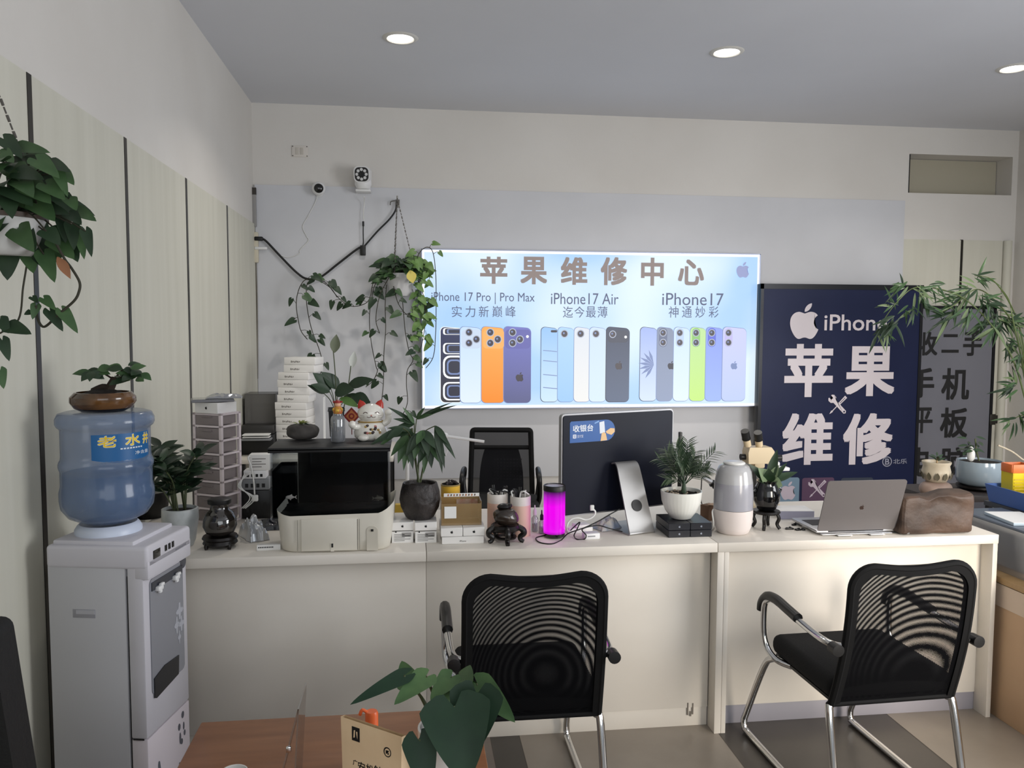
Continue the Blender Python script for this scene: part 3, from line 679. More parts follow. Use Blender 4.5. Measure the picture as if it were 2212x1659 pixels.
# worn stickers on the door
b = B()
for (y, z, w, h, a) in ((-0.085,0.165,0.03,0.06,0.3),(-0.065,0.14,0.04,0.06,-.2),(-0.07,0.205,0.012,0.03,.3),(0.06,0.135,0.008,0.022,.6),(-0.045,0.12,0.018,0.06,-.1),(-0.078,0.115,0.014,0.05,.05),(0.025,0.098,0.014,0.014,.6)):
    b.prism([(y+w*k*math.cos(q)*math.cos(a)-h*.5*math.sin(q)*math.sin(a), z+w*k*math.cos(q)*math.sin(a)+h*.5*math.sin(q)*math.cos(a)) for q, k in ((i*PI/5, 0.4+0.2*((i*7) % 3)) for i in range(10))], 0.0008, T(X1-0.0148,0,0) @ Matrix(((0,0,1,0),(1,0,0,0),(0,1,0,0),(0,0,0,1))))
b.obj('worn_sticker', mat('sticker_smudge', (92, 98, 106), 0.6), t)
b = B()
for (y, z, w, h, a) in ((0.085,0.29,0.018,0.012,.3),(0.06,0.26,0.016,0.012,-.6),(0.09,0.25,0.01,0.014,.2),(0.065,0.22,0.012,0.02,.5),(0.075,0.205,0.014,0.01,.1),(0.095,0.225,0.012,0.01,.7)):
    b.prism([(y+w*.5*math.cos(q), z+h*math.sin(q)) for q in (i*PI/4+a for i in range(8))], 0.0008, T(X1-0.0148,0,0) @ Matrix(((0,0,1,0),(1,0,0,0),(0,1,0,0),(0,0,0,1))))
b.obj('flower_sticker', mat('sticker_flower', (88, 88, 96), 0.6), t)
b = B()
for (y, z, w, h) in ((0.075,0.64,0.05,0.05),(0.055,0.60,0.035,0.05),(0.085,0.595,0.04,0.045),(0.07,0.555,0.02,0.04)):
    b.prism([(y+w*.5*(0.7+0.3*math.cos(4*q))*math.cos(q), z+h*.6*(0.7+0.3*math.cos(4*q))*math.sin(q)) for q in (i*PI/9 for i in range(18))], 0.0006, T(xf+0.0027,0,0) @ Matrix(((0,0,1,0),(1,0,0,0),(0,1,0,0),(0,0,0,1))))
b.obj('floral_print', mat('sticker_pale', (176, 178, 186), 0.5), t)

Rm = Matrix.Rotation(drz, 3, 'Z')
bc = Vector(dctr) + Rm @ Vector((-0.04, 0, 0)); bz = 0.944
t = thing('water_bottle', 'upturned translucent blue water bottle with yellow lettered label, on the dispenser', 'water bottle', (bc.x, bc.y, bz), 0)
MB_ = mat('bottle_blue', (100, 124, 160), 0.16, alpha=0.58, coat=0.3, noise_=(3, (90, 114, 150), 0.3))
b = B()
pr = [(0.045,0.0),(0.07,0.004),(0.118,0.03),(0.137,0.06),(0.141,0.09),(0.141,0.115),(0.138,0.128),(0.136,0.14),(0.136,0.17),(0.136,0.19),(0.1385,0.196),(0.1405,0.205),(0.1405,0.213),(0.138,0.222),(0.134,0.23),(0.133,0.24),(0.133,0.33),(0.135,0.336),(0.142,0.342),(0.146,0.352),(0.146,0.368),(0.138,0.386),(0.12,0.392),(0.06,0.39),(0.0,0.388)]
pr = [(0.0,0.0)]+[(r_*.955, z_*0.89) for r_, z_ in pr]
b.lathe(pr, n=56); b.obj('bottle_shell', MB_, t, 60)
b = B(); b.lathe([(0,0.008),(0.068,0.01),(0.112,0.036),(0.126,0.064),(0.127,0.1),(0.124,0.13),(0.124,0.16),(0.0,0.163)], n=40); b.obj('water', mat('water_blue', (90, 112, 146), 0.1, alpha=0.45), t, 60)
def on_cyl(r, a0, a1, z0, z1, nu=24):
    return lambda u, v: (r*math.cos(a0+(a1-a0)*u), r*math.sin(a0+(a1-a0)*u), z0+(z1-z0)*v)
acen = math.atan2(-bc.y, -bc.x)          # towards the camera
a0, a1 = acen-0.32, acen+1.15
b = B(); b.grid(lambda u, v: (0.1275*math.cos(a0+(a1-a0)*u), 0.1275*math.sin(a0+(a1-a0)*u), 0.214+0.075*v-(0.012*math.sin(PI*u)*(1-v) if v < .5 else 0)), 28, 4, 0)
def wrap_text(b, body, a_, b_, z0, z1, r, mi, off=0.0):
    v, f, asp = text_geo(body, 0)
    for k in range(5 if off else 1):
        dx = off*math.cos(k*PI*2/5)*(k > 0) if off else 0; dz = off*math.sin(k*PI*2/5)*(k > 0) if off else 0
        b.raw([((r+k*1e-5)*math.cos(a_+(b_-a_)*x+dx/r), (r+k*1e-5)*math.sin(a_+(b_-a_)*x+dx/r), z0+(z1-z0)*y+dz) for x, y in v], f, mi)
for ch, u0, u1 in (('老', .1, .36), ('水', .5, .76), ('井', .83, .97)):
    wrap_text(b, ch, a0+(a1-a0)*u0, a0+(a1-a0)*u1, 0.252, 0.284, 0.1283, 1, 0.0022); wrap_text(b, ch, a0+(a1-a0)*u0, a0+(a1-a0)*u1, 0.252, 0.284, 0.1288, 2, 0.0008)
[b.grid((lambda q: lambda u, v: (.1283*math.cos(a0+(a1-a0)*(.42+.05*q+.035*u)), .1283*math.sin(a0+(a1-a0)*(.42+.05*q+.035*u)), .242+.004*v))(q), 2, 1, 1) for q in range(8)]; wrap_text(b, '净含量', a0+(a1-a0)*.66, a0+(a1-a0)*.96, 0.222, 0.233, 0.1285, 1)
b.obj('label', [mat('label_blue', (24, 92, 148), 0.4), mat('label_white', (216, 224, 230), 0.4), mat('label_yellow', (232, 196, 40), 0.4)], t, 60)

def foliage_pot(t, prof, m, n=32, z=0): 
    b = B(); b.lathe(prof, n=n); return b.obj('pot', m, t)
# bonsai bowl
bt = Vector((bc.x-0.005, bc.y, bz+0.3475))
t = thing('potted_bonsai', 'small leafy bonsai in a round brown glazed bowl, on top of the blue bottle', 'potted plant', bt, 0)
M_bowl = mat('brown_glaze', (122, 84, 46), 0.18, coat=0.6, noise_=(9, (60, 40, 24), 0.45, (1, 1, 2.2)))
foliage_pot(t, [(0,0),(0.06,0),(0.082,0.012),(0.094,0.03),(0.093,0.046),(0.08,0.06),(0.074,0.06),(0.08,0.046),(0.07,0.04),(0,0.042)], [M_bowl, mat('black_glaze', (26, 20, 16), 0.2, coat=0.5)])
for f_ in bpy.data.objects['potted_bonsai'].children[0].data.polygons: f_.material_index = 1 if f_.center.z < 0.017 and (f_.center.x**2+f_.center.y**2) < .0081 else 0
b = B(); b.lathe([(0,0.07),(0.03,0.068),(0.055,0.058),(0.078,0.05)], n=20); b.obj('soil', M_soil, t)
b = B(); b.tube([(0.012,0,0.055),(0.03,0,0.09),(0.035,0.0,0.105)], (0.016, 0.009), 8, sm=4); b.tube([(-0.03,0,0.062),(0.0,0,0.075),(0.02,0,0.07)], 0.01, 8, sm=4)
for e in ((0.0,0.0,0.12),(0.06,0.0,0.13),(0.05,0.02,0.10),(0.09,0.01,0.115)): b.tube([(0.033,0,0.098),e], 0.003, 6)
b.obj('trunk', mat('dark_bark', (46, 36, 28), 0.9), t)
b = B(); rr = random.Random(3)
for i in range(34):
    c = rr.choice(((-0.01,0.0,0.125),(-0.025,0.0,0.12),(0.065,0.0,0.135),(0.05,0.02,0.105),(0.095,0.01,0.115),(0.075,0.0,0.12)))
    a = rr.uniform(0, 2*PI); b.leaf((c[0]+rr.uniform(-.014,.014), c[1]+rr.uniform(-.02,.02), c[2]+rr.uniform(-.014,.012)), (math.cos(a), math.sin(a), rr.uniform(-.4,.5)), (rr.uniform(-.5,.5),-1,.8), rr.uniform(.036,.055), rr.uniform(.022,.032), 'oval', .3, .15, rr.choice((0,0,1)))
b.obj('foliage', [M_g1, M_g2], t)

# ------------------------------------------------------------------ helpers for things standing on the counter
def at(px, py, Z=ZC, dy=0.0):
    g = G(px, py, Z); return Vector((g.x, g.y+dy, Z))
# white pot plant behind the dispenser
def leafy_plant(name, label, loc, pot_prof, potm, seed, stems, h, spread, ll, lw, mats, shape='oval', group=None, lean=(0,0), z0=None, n_leaf=9, droop=0.3):
    t = thing(name, label, 'potted plant', loc, 0, group)
    foliage_pot(t, pot_prof, potm)
    zt = max(z for r, z in pot_prof); rt = max(r for r, z in pot_prof if z > zt*0.9)
    b = B(); b.lathe([(0,zt-0.008),(rt*0.86,zt-0.012)], n=24); b.obj('soil', M_soil, t)
    rr = random.Random(seed); bs = B(); bl = B(); z0 = zt-0.012
    for i in range(stems):
        a = rr.uniform(0, 2*PI); q = rr.uniform(0.3, 1)
        e = Vector((lean[0]+spread*q*math.cos(a), lean[1]+spread*q*math.sin(a), z0+h*rr.uniform(.6, 1)))
        s0 = Vector((rt*0.3*math.cos(a), rt*0.3*math.sin(a), z0)); mid = (s0+e)/2+Vector((0,0,h*0.12))-Vector((math.cos(a),math.sin(a),0))*spread*0.12
        pts = smooth_path([s0, mid, e], 6); bs.tube(pts, 0.0028, 6)
        for k in range(n_leaf):
            p = pts[min(len(pts)-1, 3+int((len(pts)-3)*(k+1)/n_leaf))]; d = (pts[-1]-pts[0]).normalized(); an = rr.uniform(0, 2*PI)
            o_ = Vector((math.cos(an), math.sin(an), rr.uniform(-.1,.5)))
            bl.leaf(p, (d*0.5+o_), (rr.uniform(-.4,.4),-.7,1), ll*rr.uniform(.7,1.1), lw*rr.uniform(.7,1.1), shape, droop, .15, rr.randrange(len(mats)))
    bs.obj('stems', M_stem, t); bl.obj('foliage', mats, t)
    return t
c0 = at(378, 1189, ZC, 0.075)
leafy_plant('potted_plant', 'bushy dark-leaved plant in a tapered white pot, between water bottle and drawer tower', c0, [(0,0),(0.045,0),(0.053,0.02),(0.065,0.1),(0.064,0.138),(0.058,0.14),(0.056,0.125),(0,0.125)], mat('white_pot', (214, 216, 216), 0.35, noise_=(14, (170, 176, 176), 0.35)), 11, 15, 0.21, 0.13, 0.08, 0.034, [M_g1, mat('leaf_blackgreen', (34, 50, 36), 0.4)], 'oval', None, (-0.02, 0.0), n_leaf=10)
c0 = at(322, 1116, ZC, 0.0)
leafy_plant('potted_plant', 'dark pot of broad drooping leaves half hidden behind the blue water bottle', c0, [(0,0),(0.06,0),(0.075,0.03),(0.085,0.09),(0.08,0.11),(0.07,0.11),(0,0.1)], mat('black_pot', (30, 30, 30), 0.3), 21, 9, 0.2, 0.09, 0.1, 0.04, [M_g1, MATS['leaf_blackgreen']], 'oval', None, (0, 0), n_leaf=7)

# drawer tower
c0 = at(482, 1134, ZC, 0); th = math.radians(-28)
t = thing('drawer_tower', 'tall narrow white plastic tower of small drawers, on the counter behind the jar', 'drawer unit', (c0.x, c0.y, ZC), th)
kk = mpp(c0); TW, TD = 0.145, 0.12; THT = 241*kk
M_dw = mat('tower_white', (226, 214, 216), 0.4); M_dr = mat('drawer_smoke', (146, 136, 136), 0.3, alpha=0.85)
# local: nearest corner at origin, front along -x, side along +y
b = B(); rh = THT/8
for x in (-0.006, -TW+0.006):
    for y in (0.006, TD-0.006): b.box((x, y, THT/2), (0.012, 0.012, THT))
for i in range(9):
    z = min(THT-0.004, i*rh+0.003)
    b.box((-TW/2, 0.004, z), (TW, 0.008, 0.008)); b.box((-0.004, TD/2, z), (0.008, TD, 0.008)); b.box((-TW+0.004, TD/2, z), (0.008, TD, 0.008)); b.box((-TW/2, TD/2, z), (TW-0.01, TD-0.01, 0.003))
b.box((-TW/2, TD/2, THT-0.003), (TW, TD, 0.006), 0, 0.002); b.obj('frame', M_dw, t)
for i in range(8):
    b = B(); b.box((-TW/2, TD/2, i*rh+rh/2+0.003), (TW-0.03, TD-0.022, rh-0.012), 0, 0.003); b.box((-TW/2, 0.005, i*rh+rh/2+0.002), (TW-0.026, 0.006, rh-0.013), 0, 0.002); d_ = b.obj('drawer', M_dr, t)
    b = B(); b.box((-TW/2, -0.001, i*rh+rh-0.014), (0.05, 0.008, 0.005), 0, 0.001); b.obj('pull_lip', M_dr, d_)
zt = ZC+THT
Q = Matrix.Rotation(th, 3, 'Z')
def tower(x, y): return Vector((c0.x, c0.y, 0))+Q @ Vector((x, y, 0))
p = tower(-TW/2+0.005, TD/2-0.01)
def phone_box(name, label, loc, rz, w, d, h, m, lm, group=None, logo_front=True, logo_h=0.014, label_print=False, text=None):
    """closed retail carton: lid over a base, emblem on the front end"""
    t = thing(name, label, 'box', loc, rz, group)
    b = B(); b.box((0, 0, h*0.275), (w-0.002, d-0.002, h*0.55), 0, 0.0008, 1); b.obj('base_tray', m, t)
    b = B(); b.box((0, 0, h*0.51), (w, d, h*0.98-0.001), 0, 0.0012, 1) if not label_print else b.box((0, 0, h*0.8), (w, d, h*0.4), 0, 0.0012, 1)
    b.obj('lid', m, t)
    b = B(); F = T(0, -d/2-0.0006, 0) @ FACE
    if logo_front: b.logo(0, h*(0.52 if not label_print else 0.82), logo_h, F, 0, 0)
    if text: b.text(text, -0.012, 0.012, h*0.3, h*0.3+0.006, F, 0)
    if label_print:
        for i in range(5): b.prism([(x, z) for x, z in ((-w*.38, h*.1+i*h*.075), (w*(.1+.26*((i*3) % 2)), h*.1+i*h*.075), (w*(.1+.26*((i*3) % 2)), h*.13+i*h*.075), (-w*.38, h*.13+i*h*.075))], 0, F, 1)
        b.prism([(-w*.02, h*.3), (w*.4, h*.3), (w*.4, h*.5), (-w*.02, h*.5)], 0, F, 1); b.logo(-w*.3, h*.55, .007, F, 0)
    b.obj('printing', [lm, mat('label_grey_print', (150, 148, 146), 0.6)], t)
    return t
phone_box('phone_box', 'white phone carton with black fruit emblem lying on top of the drawer tower', (p.x, p.y, zt), th, 0.115, 0.115, 0.044, M_card, M_ink, None, True, 0.013)
t = thing('tablet', 'thin grey tablet lying on the white carton above the drawer tower', 'tablet', (p.x-0.012, p.y-0.005, zt+0.045), math.radians(16))
b = B(); b.box((0, 0, 0.006), (0.165, 0.115, 0.011), 0, 0.004); b.obj('case', mat('slab_grey', (120, 120, 124), 0.4), t); b = B(); b.box((0.0, 0, 0.0125), (0.155, 0.105, 0.002)); b.obj('screen', M_blkg, t)
def crumple(name, label, loc, sx, sy, sz, m, seed, rz=0, cat='bag', flat=0.5):
    b = B(); rr = random.Random(seed); sd = Vector((seed*3.1, seed*1.7, 0))
    def fn(u, v):
        x = (u-.5)*sx; y = (v-.5)*sy; q = noise.noise(Vector((u*4, v*4, 0))+sd)+0.5*noise.noise(Vector((u*11, v*11, 3))+sd)
        e = math.sin(PI*u)*math.sin(PI*v)
        return (x+0.06*sx*noise.noise(Vector((v*6, u*3, 5))+sd), y+.06*sy*noise.noise(Vector((u*6, v*3, 8))+sd), max(0.0015, sz*(flat*e**0.4+(1-flat)*(0.5+0.7*q)*e**.3)))
    b.grid(fn, 22, 22)
    b.grid(lambda u, v: ((u-.5)*sx*0.98, (v-.5)*sy*0.98, 0.0008), 4, 4)
    o = b.obj(name, m, None, 20, loc); o.rotation_euler = (0, 0, rz); return tag(o, label, cat)
M_foil = mat('silver_foil', (190, 192, 196), 0.22, metal=0.85); M_film = clear('clear_film', (220, 222, 226), 0.3, 0.08, 0.35)
crumple('plastic_pouch', 'shiny clear plastic pouch lying on the tablet on the drawer tower', (p.x+0.035, p.y, zt+0.0595), 0.14, 0.1, 0.022, M_foil, 5, 0.2)

# round glass jar on a black stand
c0 = at(467, 1192, ZC, 0.065)
t = thing('glass_jar', 'round smoky glass jar with black lid, on the black stand at the counter edge', 'jar', (c0.x, c0.y, ZC+0.045), 0)
b = B(); b.lathe([(0,0),(0.03,0.0),(0.05,0.012),(0.06,0.035),(0.058,0.062),(0.046,0.086),(0.034,0.096),(0.032,0.115),(0.035,0.118)], n=40); b.obj('glass_body', clear('smoky_glass', (48, 43, 40), 0.72, 0.04, 0.25), t, 60)
b = B(); b.lathe([(0,0.004),(0.047,0.014),(0.056,0.036),(0.053,0.06),(0.04,0.078),(0,0.07)], n=24); rr = random.Random(2)
for i in range(14): a = rr.uniform(0,2*PI); b.leaf((0.02*math.cos(a),0.02*math.sin(a),0.072), (math.cos(a),math.sin(a),.6), (0,0,1), .035, .012, 'oval', .3, .1)
b.obj('moss_filling', mat('dark_moss', (58, 48, 40), 0.9, noise_=(40, (30, 26, 24), 0.3)), t)
b = B(); b.lathe([(0,0.118),(0.041,0.118),(0.042,0.121),(0.042,0.133),(0.038,0.136),(0,0.136)], n=32); b.obj('lid', M_blk, t)
t = thing('jar_stand', 'low round black carved stand under the smoky glass jar', 'stand', (c0.x, c0.y, ZC), 0)
b = B(); b.lathe([(0,0.03),(0.058,0.03),(0.064,0.036),(0.06,0.0445),(0.0,0.0445)], n=32); b.obj('top_plate', M_wood, t)
b = B(); b.lathe([(0.05,0.008),(0.062,0.018),(0.056,0.032),(0.0,0.032)], n=24); b.obj('apron', M_wood, t)
for i in range(4): a = PI/4+i*PI/2; b = B(); b.tube([(0.045*math.cos(a),.045*math.sin(a),.03),(0.058*math.cos(a),.058*math.sin(a),.016),(0.056*math.cos(a),.056*math.sin(a),.003)], 0.007, 8, sm=3); b.obj('leg', M_wood, t)

# pouches, carton of parts at the jar
c0 = at(556, 1172, ZC, 0.05)
crumple('foil_pouch', 'crumpled silver foil pouch leaning between the jar and the fish tank', (c0.x-0.03, c0.y+0.03, ZC), 0.075, 0.15, 0.095, mat('bright_foil', (214, 216, 220), 0.3, metal=0.6), 9, 0.5, 'bag', 0.35)
crumple('plastic_pouch', 'clear pouch of dark parts lying behind the foil pouch, left of the tank base', (c0.x+0.03, c0.y+0.185, ZC), 0.15, 0.11, 0.05, mat('dark_film', (60, 62, 68), 0.15, coat=0.6, noise_=(24, (22, 24, 30), 0.4)), 14, 0.1, 'bag', 0.4)
c0 = at(580, 1189, ZC, 0.012)
t = thing('parts_box', 'flat little white printed box at the counter edge, left of the tank base', 'box', c0, math.radians(3))
b = B(); b.box((0,0,.01), (.083,.022,.02), 0, .001); b.obj('carton', M_card, t); b = B(); F = T(0,-.0116,0) @ FACE
for i in range(9): b.prism([(-.036+i*.006, .009), (-.032+i*.006, .009), (-.032+i*.006, .014), (-.036+i*.006, .014)], 0, F)
b.obj('printing', M_ink, t)

# ------------------------------------------------------------------ fish tank on an upturned white equipment cover
Yt = at(725, 1193).y
c0 = at(725, 1193, ZC, 0)
kb = mpp(c0)
BW, BD, BH = 240*kb, 0.30, 78*kb
t = thing('plastic_tub', 'large cream plastic equipment cover, curved at the corners, carrying the fish tank', 'tub', (c0.x, c0.y+BD/2, ZC), math.radians(-1))
MT = mat('cream_plastic', (222, 217, 204), 0.4, noise_=(6, (212, 206, 192), 0.25))
b = B()
def ringz(sx, sy, z, up=0.0):
    pl = rrect(BW*sx, BD*sy, 0.055, 6); return [(x, y, z+up*(abs(x)/(BW/2))**5*(1.0 if x > 0 else 0.45)) for x, y in pl]
rings = [ringz(.93,.9,0.0), ringz(.97,.95,0.006), ringz(1.0,1.0,BH*.35), ringz(1.03,1.0,BH*.8), ringz(1.055,1.0,BH,0.035), ringz(1.03,.97,BH-0.002,0.035), ringz(.99,.95,BH*.9), ringz(.9,.88,BH-0.014)]
n = len(rings[0])
b.raw([v for r in rings for v in r], [(k*n+i, k*n+(i+1) % n, (k+1)*n+(i+1) % n, (k+1)*n+i) for k in range(len(rings)-1) for i in range(n)]+[tuple(range(n))[::-1], tuple(range((len(rings)-1)*n, len(rings)*n))]); b.obj('shell', MT, t, 50)
b = B(); yf = -BD/2-0.001
b.box((-0.018, yf, BH*.5), (120*kb, 0.008, BH*.9), 0, 0.003); b.obj('front_cover', MT, t)
b = B()
for x in (-78*kb, 49*kb, 53*kb): b.box((x, yf-0.003, BH*.5), (0.0012, 0.003, BH*.86))
b.obj('cover_seam', mat('seam_grey', (120, 116, 106), 0.6), t)
b = B(); b.box((-0.018+6*kb, yf-0.0035, 0.02), (0.012, 0.004, 0.03)); b.box((-0.018+6*kb, yf-0.006, 0.027), (0.006, 0.002, 0.014), 1); b.obj('notch', [MT, M_blk], t)
b = B(); pl = [(-.02,0.004),(.02,0.004),(.02,.075)]+[(.02*math.cos(a), .075+.018*math.sin(a)) for a in (PI*i/10 for i in range(1,10))]+[(-.02,.075)]
b.prism(pl, 0.005, T(80*kb, yf+0.004, 0) @ FACE, 0); b.box((80*kb, yf-0.002, 0.078), (0.009, 0.003, 0.008), 1); b.obj('finger_scoop', [mat('cream_shade', (204, 198, 184), 0.45), M_blk], t)
tz = ZC+BH-0.012
tp = P(583, 1000, Yt+0.035); tp2 = P(840, 1000, Yt+0.035); TWd = tp2.x-tp.x; tcx = (tp.x+tp2.x)/2
ztop = P(700, 973, Yt+0.035).z; TDp = 0.225; TH_ = ztop-tz
t = thing('fish_tank', 'black glass fish tank with goldfish and flat black lid, on the cream plastic cover', 'aquarium', (tcx, Yt+0.035+TDp/2, tz), 0)
M_tg = clear('tank_glass', (196, 204, 208), 0.0, 0.02, 0.0)
b = B()
for x in (-TWd/2+.002, TWd/2-.002): b.box((x, 0, TH_/2), (.004, TDp, TH_))
b.box((0, -TDp/2+.002, TH_/2), (TWd-.008, .004, TH_)); b.box((0, TDp/2-.002, TH_/2), (TWd-.008, .004, TH_)); b.obj('glass', M_tg, t)
b = B(); b.box((0, 0, .003), (TWd-.012, TDp-.012, .004)); b.obj('base_plate', M_blk, t)
b = B(); b.box((0.031, TDp/2-.009, TH_/2), (TWd-0.075, .006, TH_-0.004)); b.box((-TWd/2+0.036, TDp/2-.009, (TH_-.075)/2), (0.06, .006, TH_-.075)); b.obj('back_sheet', mat('matt_black', (6, 6, 8), 0.8, spec=0.1), t)
b = B(); b.box((-TWd/2+.0065, 0, (TH_-.075)/2), (.004, TDp-.03, TH_-.075)); b.obj('side_sheet', MATS['matt_black'], t)
zw = P(700, 1021, Yt+0.04).z-tz
b = B(); b.box((0, 0, zw/2+.004), (TWd-.014, TDp-.014, zw-.008)); b.obj('water', mat('dark_water', (6, 8, 10), 0.05, alpha=0.1, spec=0.15), t)
b = B(); b.grid(lambda u, v: ((u-.5)*(TWd-.02), (v-.5)*(TDp-.02), .012+.006*noise.noise(Vector((u*14, v*8, 1)))), 30, 12); o = b.obj('gravel', mat('dark_gravel', (26, 25, 24), 0.9, noise_=(80, (14, 14, 14), 0.3)), t)
b = B(); b.box((0, 0, TH_+.006), (TWd+.012, TDp+.02, .012), 0, .002); b.box((0, -TDp/2-.004, TH_+.001), (TWd+.012, .012, .014), 0, .002); b.obj('lid', mat('lid_black', (26, 26, 28), 0.45), t)
def fish(px, py, s, col, flip, label):
    p_ = P(px, py, Yt+0.035+0.03); t = thing('goldfish', label, 'fish', p_, 0 if not flip else PI)
    b = B(); b.lathe([(0,-.5),(.09,-.46),(.19,-.3),(.23,-.05),(.2,.15),(.1,.36),(.05,.44),(0,.46)], n=14, M=RY(PI/2) @ Matrix.Diagonal((s,s*.6,s,1)))
    b.obj('body', mat('fish_'+label[:4], col, 0.35), t)
    b = B(); b.prism([(.4*s,0),(.72*s,.22*s),(.62*s,0),(.72*s,-.22*s)], .001, FACE, 0); b.prism([(-.1*s,.2*s),(.2*s,.34*s),(.22*s,.12*s)], .001, FACE, 0); b.prism([(-.1*s,-.2*s),(.05*s,-.36*s),(.12*s,-.18*s)], .001, FACE, 0); b.obj('fins', mat('fin_'+label[:4], col, 0.5), t)
fish(627, 1074, 0.033, (236, 222, 212), False, 'pale goldfish swimming at the left of the dark tank')
fish(818, 1076, 0.034, (96, 88, 76), True, 'dark brown goldfish at the right glass of the tank')

# things standing on the tank lid
ZL = tz+TH_+.0125
def lid(px, py, dy=0.0): return at(px, py, ZL, dy)
c0 = lid(652, 951, 0.03)
t = thing('stone_planter', 'dark grey stone planter with a sprig of moss, left on the tank lid', 'planter', c0, 0)
b = B()
def stone(u, v):
    a = 2*PI*u; ph = PI*v; r = 1+0.16*noise.noise(Vector((math.cos(a)*1.6, math.sin(a)*1.6, v*3)))
    return (.062*r*math.cos(a)*math.sin(ph)**.55, .04*r*math.sin(a)*math.sin(ph)**.55, .03-.03*math.cos(ph)*(1.0)+(.006*noise.noise(Vector((a, v, 2)))*math.sin(ph)))
b.grid(stone, 32, 12, closeu=True); b.obj('stone_body', mat('dark_stone', (98, 93, 89), 0.8, noise_=(16, (62, 59, 56), 0.3), bump=(40, .4)), t)
b = B(); b.sph((0,0,.053), (.04,.024,.009), 14); rr = random.Random(4)
for i in range(16): a = rr.uniform(0,2*PI); b.leaf((.012*math.cos(a)-.008,.008*math.sin(a),.058), (math.cos(a),math.sin(a)*.6,.5), (0,0,1), .03, .01, 'oval', .3, .1, 1)
b.obj('moss', [M_g1, mat('moss_yellow', (120, 128, 60), .8)], t)

# stepped tower of boxes and dark machine on a rack behind
# black pot with peace lily
def leaf_px(b, base, tip, Y0, Y1, wpx, shape='oval', bend=0.1, fold=0.1, mi=0, up=None, n=7):
    p0 = P(base[0], base[1], Y0); p1 = P(tip[0], tip[1], Y1); d = p1-p0
    if up is None: up = (CAM-p0).normalized()+Vector((0,0,0.6))
    d2 = d.copy(); L = d2.length
    sd = d2.normalized().cross(Vector(up)); nn = sd.cross(d2.normalized()).normalized()
    d2 = d2+nn*bend*L*1.0          # aim so that the bent tip lands on the pixel
    b.leaf(p0, d2, up, d2.length, wpx*mpp(p0), shape, bend, fold, mi, n)
c0 = lid(724, 946, 0.06); zpl = ZL
t = thing('potted_peace_lily', 'black pot of peace lily with two flower spikes, on the tank lid', 'potted plant', c0, 0)
b = B(); b.lathe([(0,0),(.036,0),(.043,.1),(.046,.102),(.046,.112),(.041,.112),(.04,.1),(0,.098)], n=4, M=RZ(PI/4+.1)); b.obj('pot', mat('black_pot', (30,30,30), .3), t, 30)
b = B(); b.lathe([(0,.104),(.036,.1)], n=12); b.obj('soil', M_soil, t)
YL = c0.y
bs = B(); bl = B(); Ti = T(-c0.x, -c0.y, -c0.z)
base = P(726, 884, YL)
def stem(bb, pts, r=0.002): bb.tube([P(x, y, Y) for x, y, Y in pts], r, 6, sm=5)
for (bx, by, tx, ty, w, dy, mi) in ((715,840,676,806,24,0.0,0),(732,838,694,804,24,.02,0),(712,846,672,831,18,-.02,0),(752,834,808,820,22,.0,0),(724,846,765,842,30,-.03,0),(760,856,800,872,26,-.02,0),(700,850,664,832,12,.03,0),(742,858,800,868,20,.02,0),(735,860,775,880,16,-.04,1)):
    leaf_px(bl, (bx,by), (tx,ty), YL+dy, YL+dy-.03, w*1.25, 'lance', .15, .2, mi)
    stem(bs, [(726+(bx-726)*.1, 886, YL), ((726+bx)/2, (886+by)/2-4, YL+dy*.5), (bx, by, YL+dy)], .0016)
for (fx, fy, gx_, gy_) in ((720,758,726,884),(758,790,742,884)): stem(bs, [(gx_, gy_, YL), ((fx+gx_)/2+2, (fy+gy_)/2, YL), (fx, fy, YL)], .0022)
o = bs.obj('stems', M_stem, t); o.data.transform(Ti); o = bl.obj('foliage', [M_g1, M_g3], t); o.data.transform(Ti)
for (bx,by,tx,ty,w,m_) in ((722,762,727,722,17,mat('spathe_green', (112,118,96), .6)),(760,795,766,758,13,mat('spathe_white', (206,208,200), .6))):
    b = B(); leaf_px(b, (bx,by), (tx,ty), YL, YL, w*1.3, 'oval', .05, .3, 0); o = b.obj('flower', m_, t); o.data.transform(Ti)
# clear bottle and figurine
c0 = lid(729, 956, 0.026)
t = thing('clear_bottle', 'clear square-shouldered plastic bottle with ribs, on the tank lid before the black pot', 'bottle', c0, 0)
b = B(); b.lathe([(0,0),(.024,0),(.027,.004),(.027,.085),(.024,.094),(.018,.1),(.018,.106),(0,.106)], n=24); b.obj('bottle_body', clear('clear_plastic', (205, 208, 212), 0.22, 0.05, 0.3), t)
b = B(); b.lathe([(0,.002),(.0235,.004),(.0235,.072),(0,.072)], n=24); b.obj('contents', clear('grey_gel', (150,150,156), 0.35, .1, .1), t)
t = thing('lucky_figurine', 'tiny red and gold fortune figurine standing on top of the clear bottle', 'figurine', (c0.x+0.0, c0.y, ZL+.1065), 0)
b = B(); b.lathe([(0,0),(.016,0),(.019,.01),(.015,.022),(.012,.027),(0,.027)], n=16); b.obj('robe', mat('figurine_red', (168, 44, 36), .4, noise_=(60,(196,150,60),.4)), t)
b = B(); b.sph((0,-.001,.034), (.0125,.011,.011), 14); b.obj('head', mat('figurine_skin', (226,176,140), .5), t)
b = B(); b.lathe([(0,.0405),(.013,.0405),(.011,.047),(.005,.051),(0,.052)], n=14); b.sph((-.014,0,.044),(.005,.004,.004),8); b.sph((.014,0,.044),(.005,.004,.004),8); b.obj('hat', mat('figurine_hat', (150, 36, 34), .4), t)
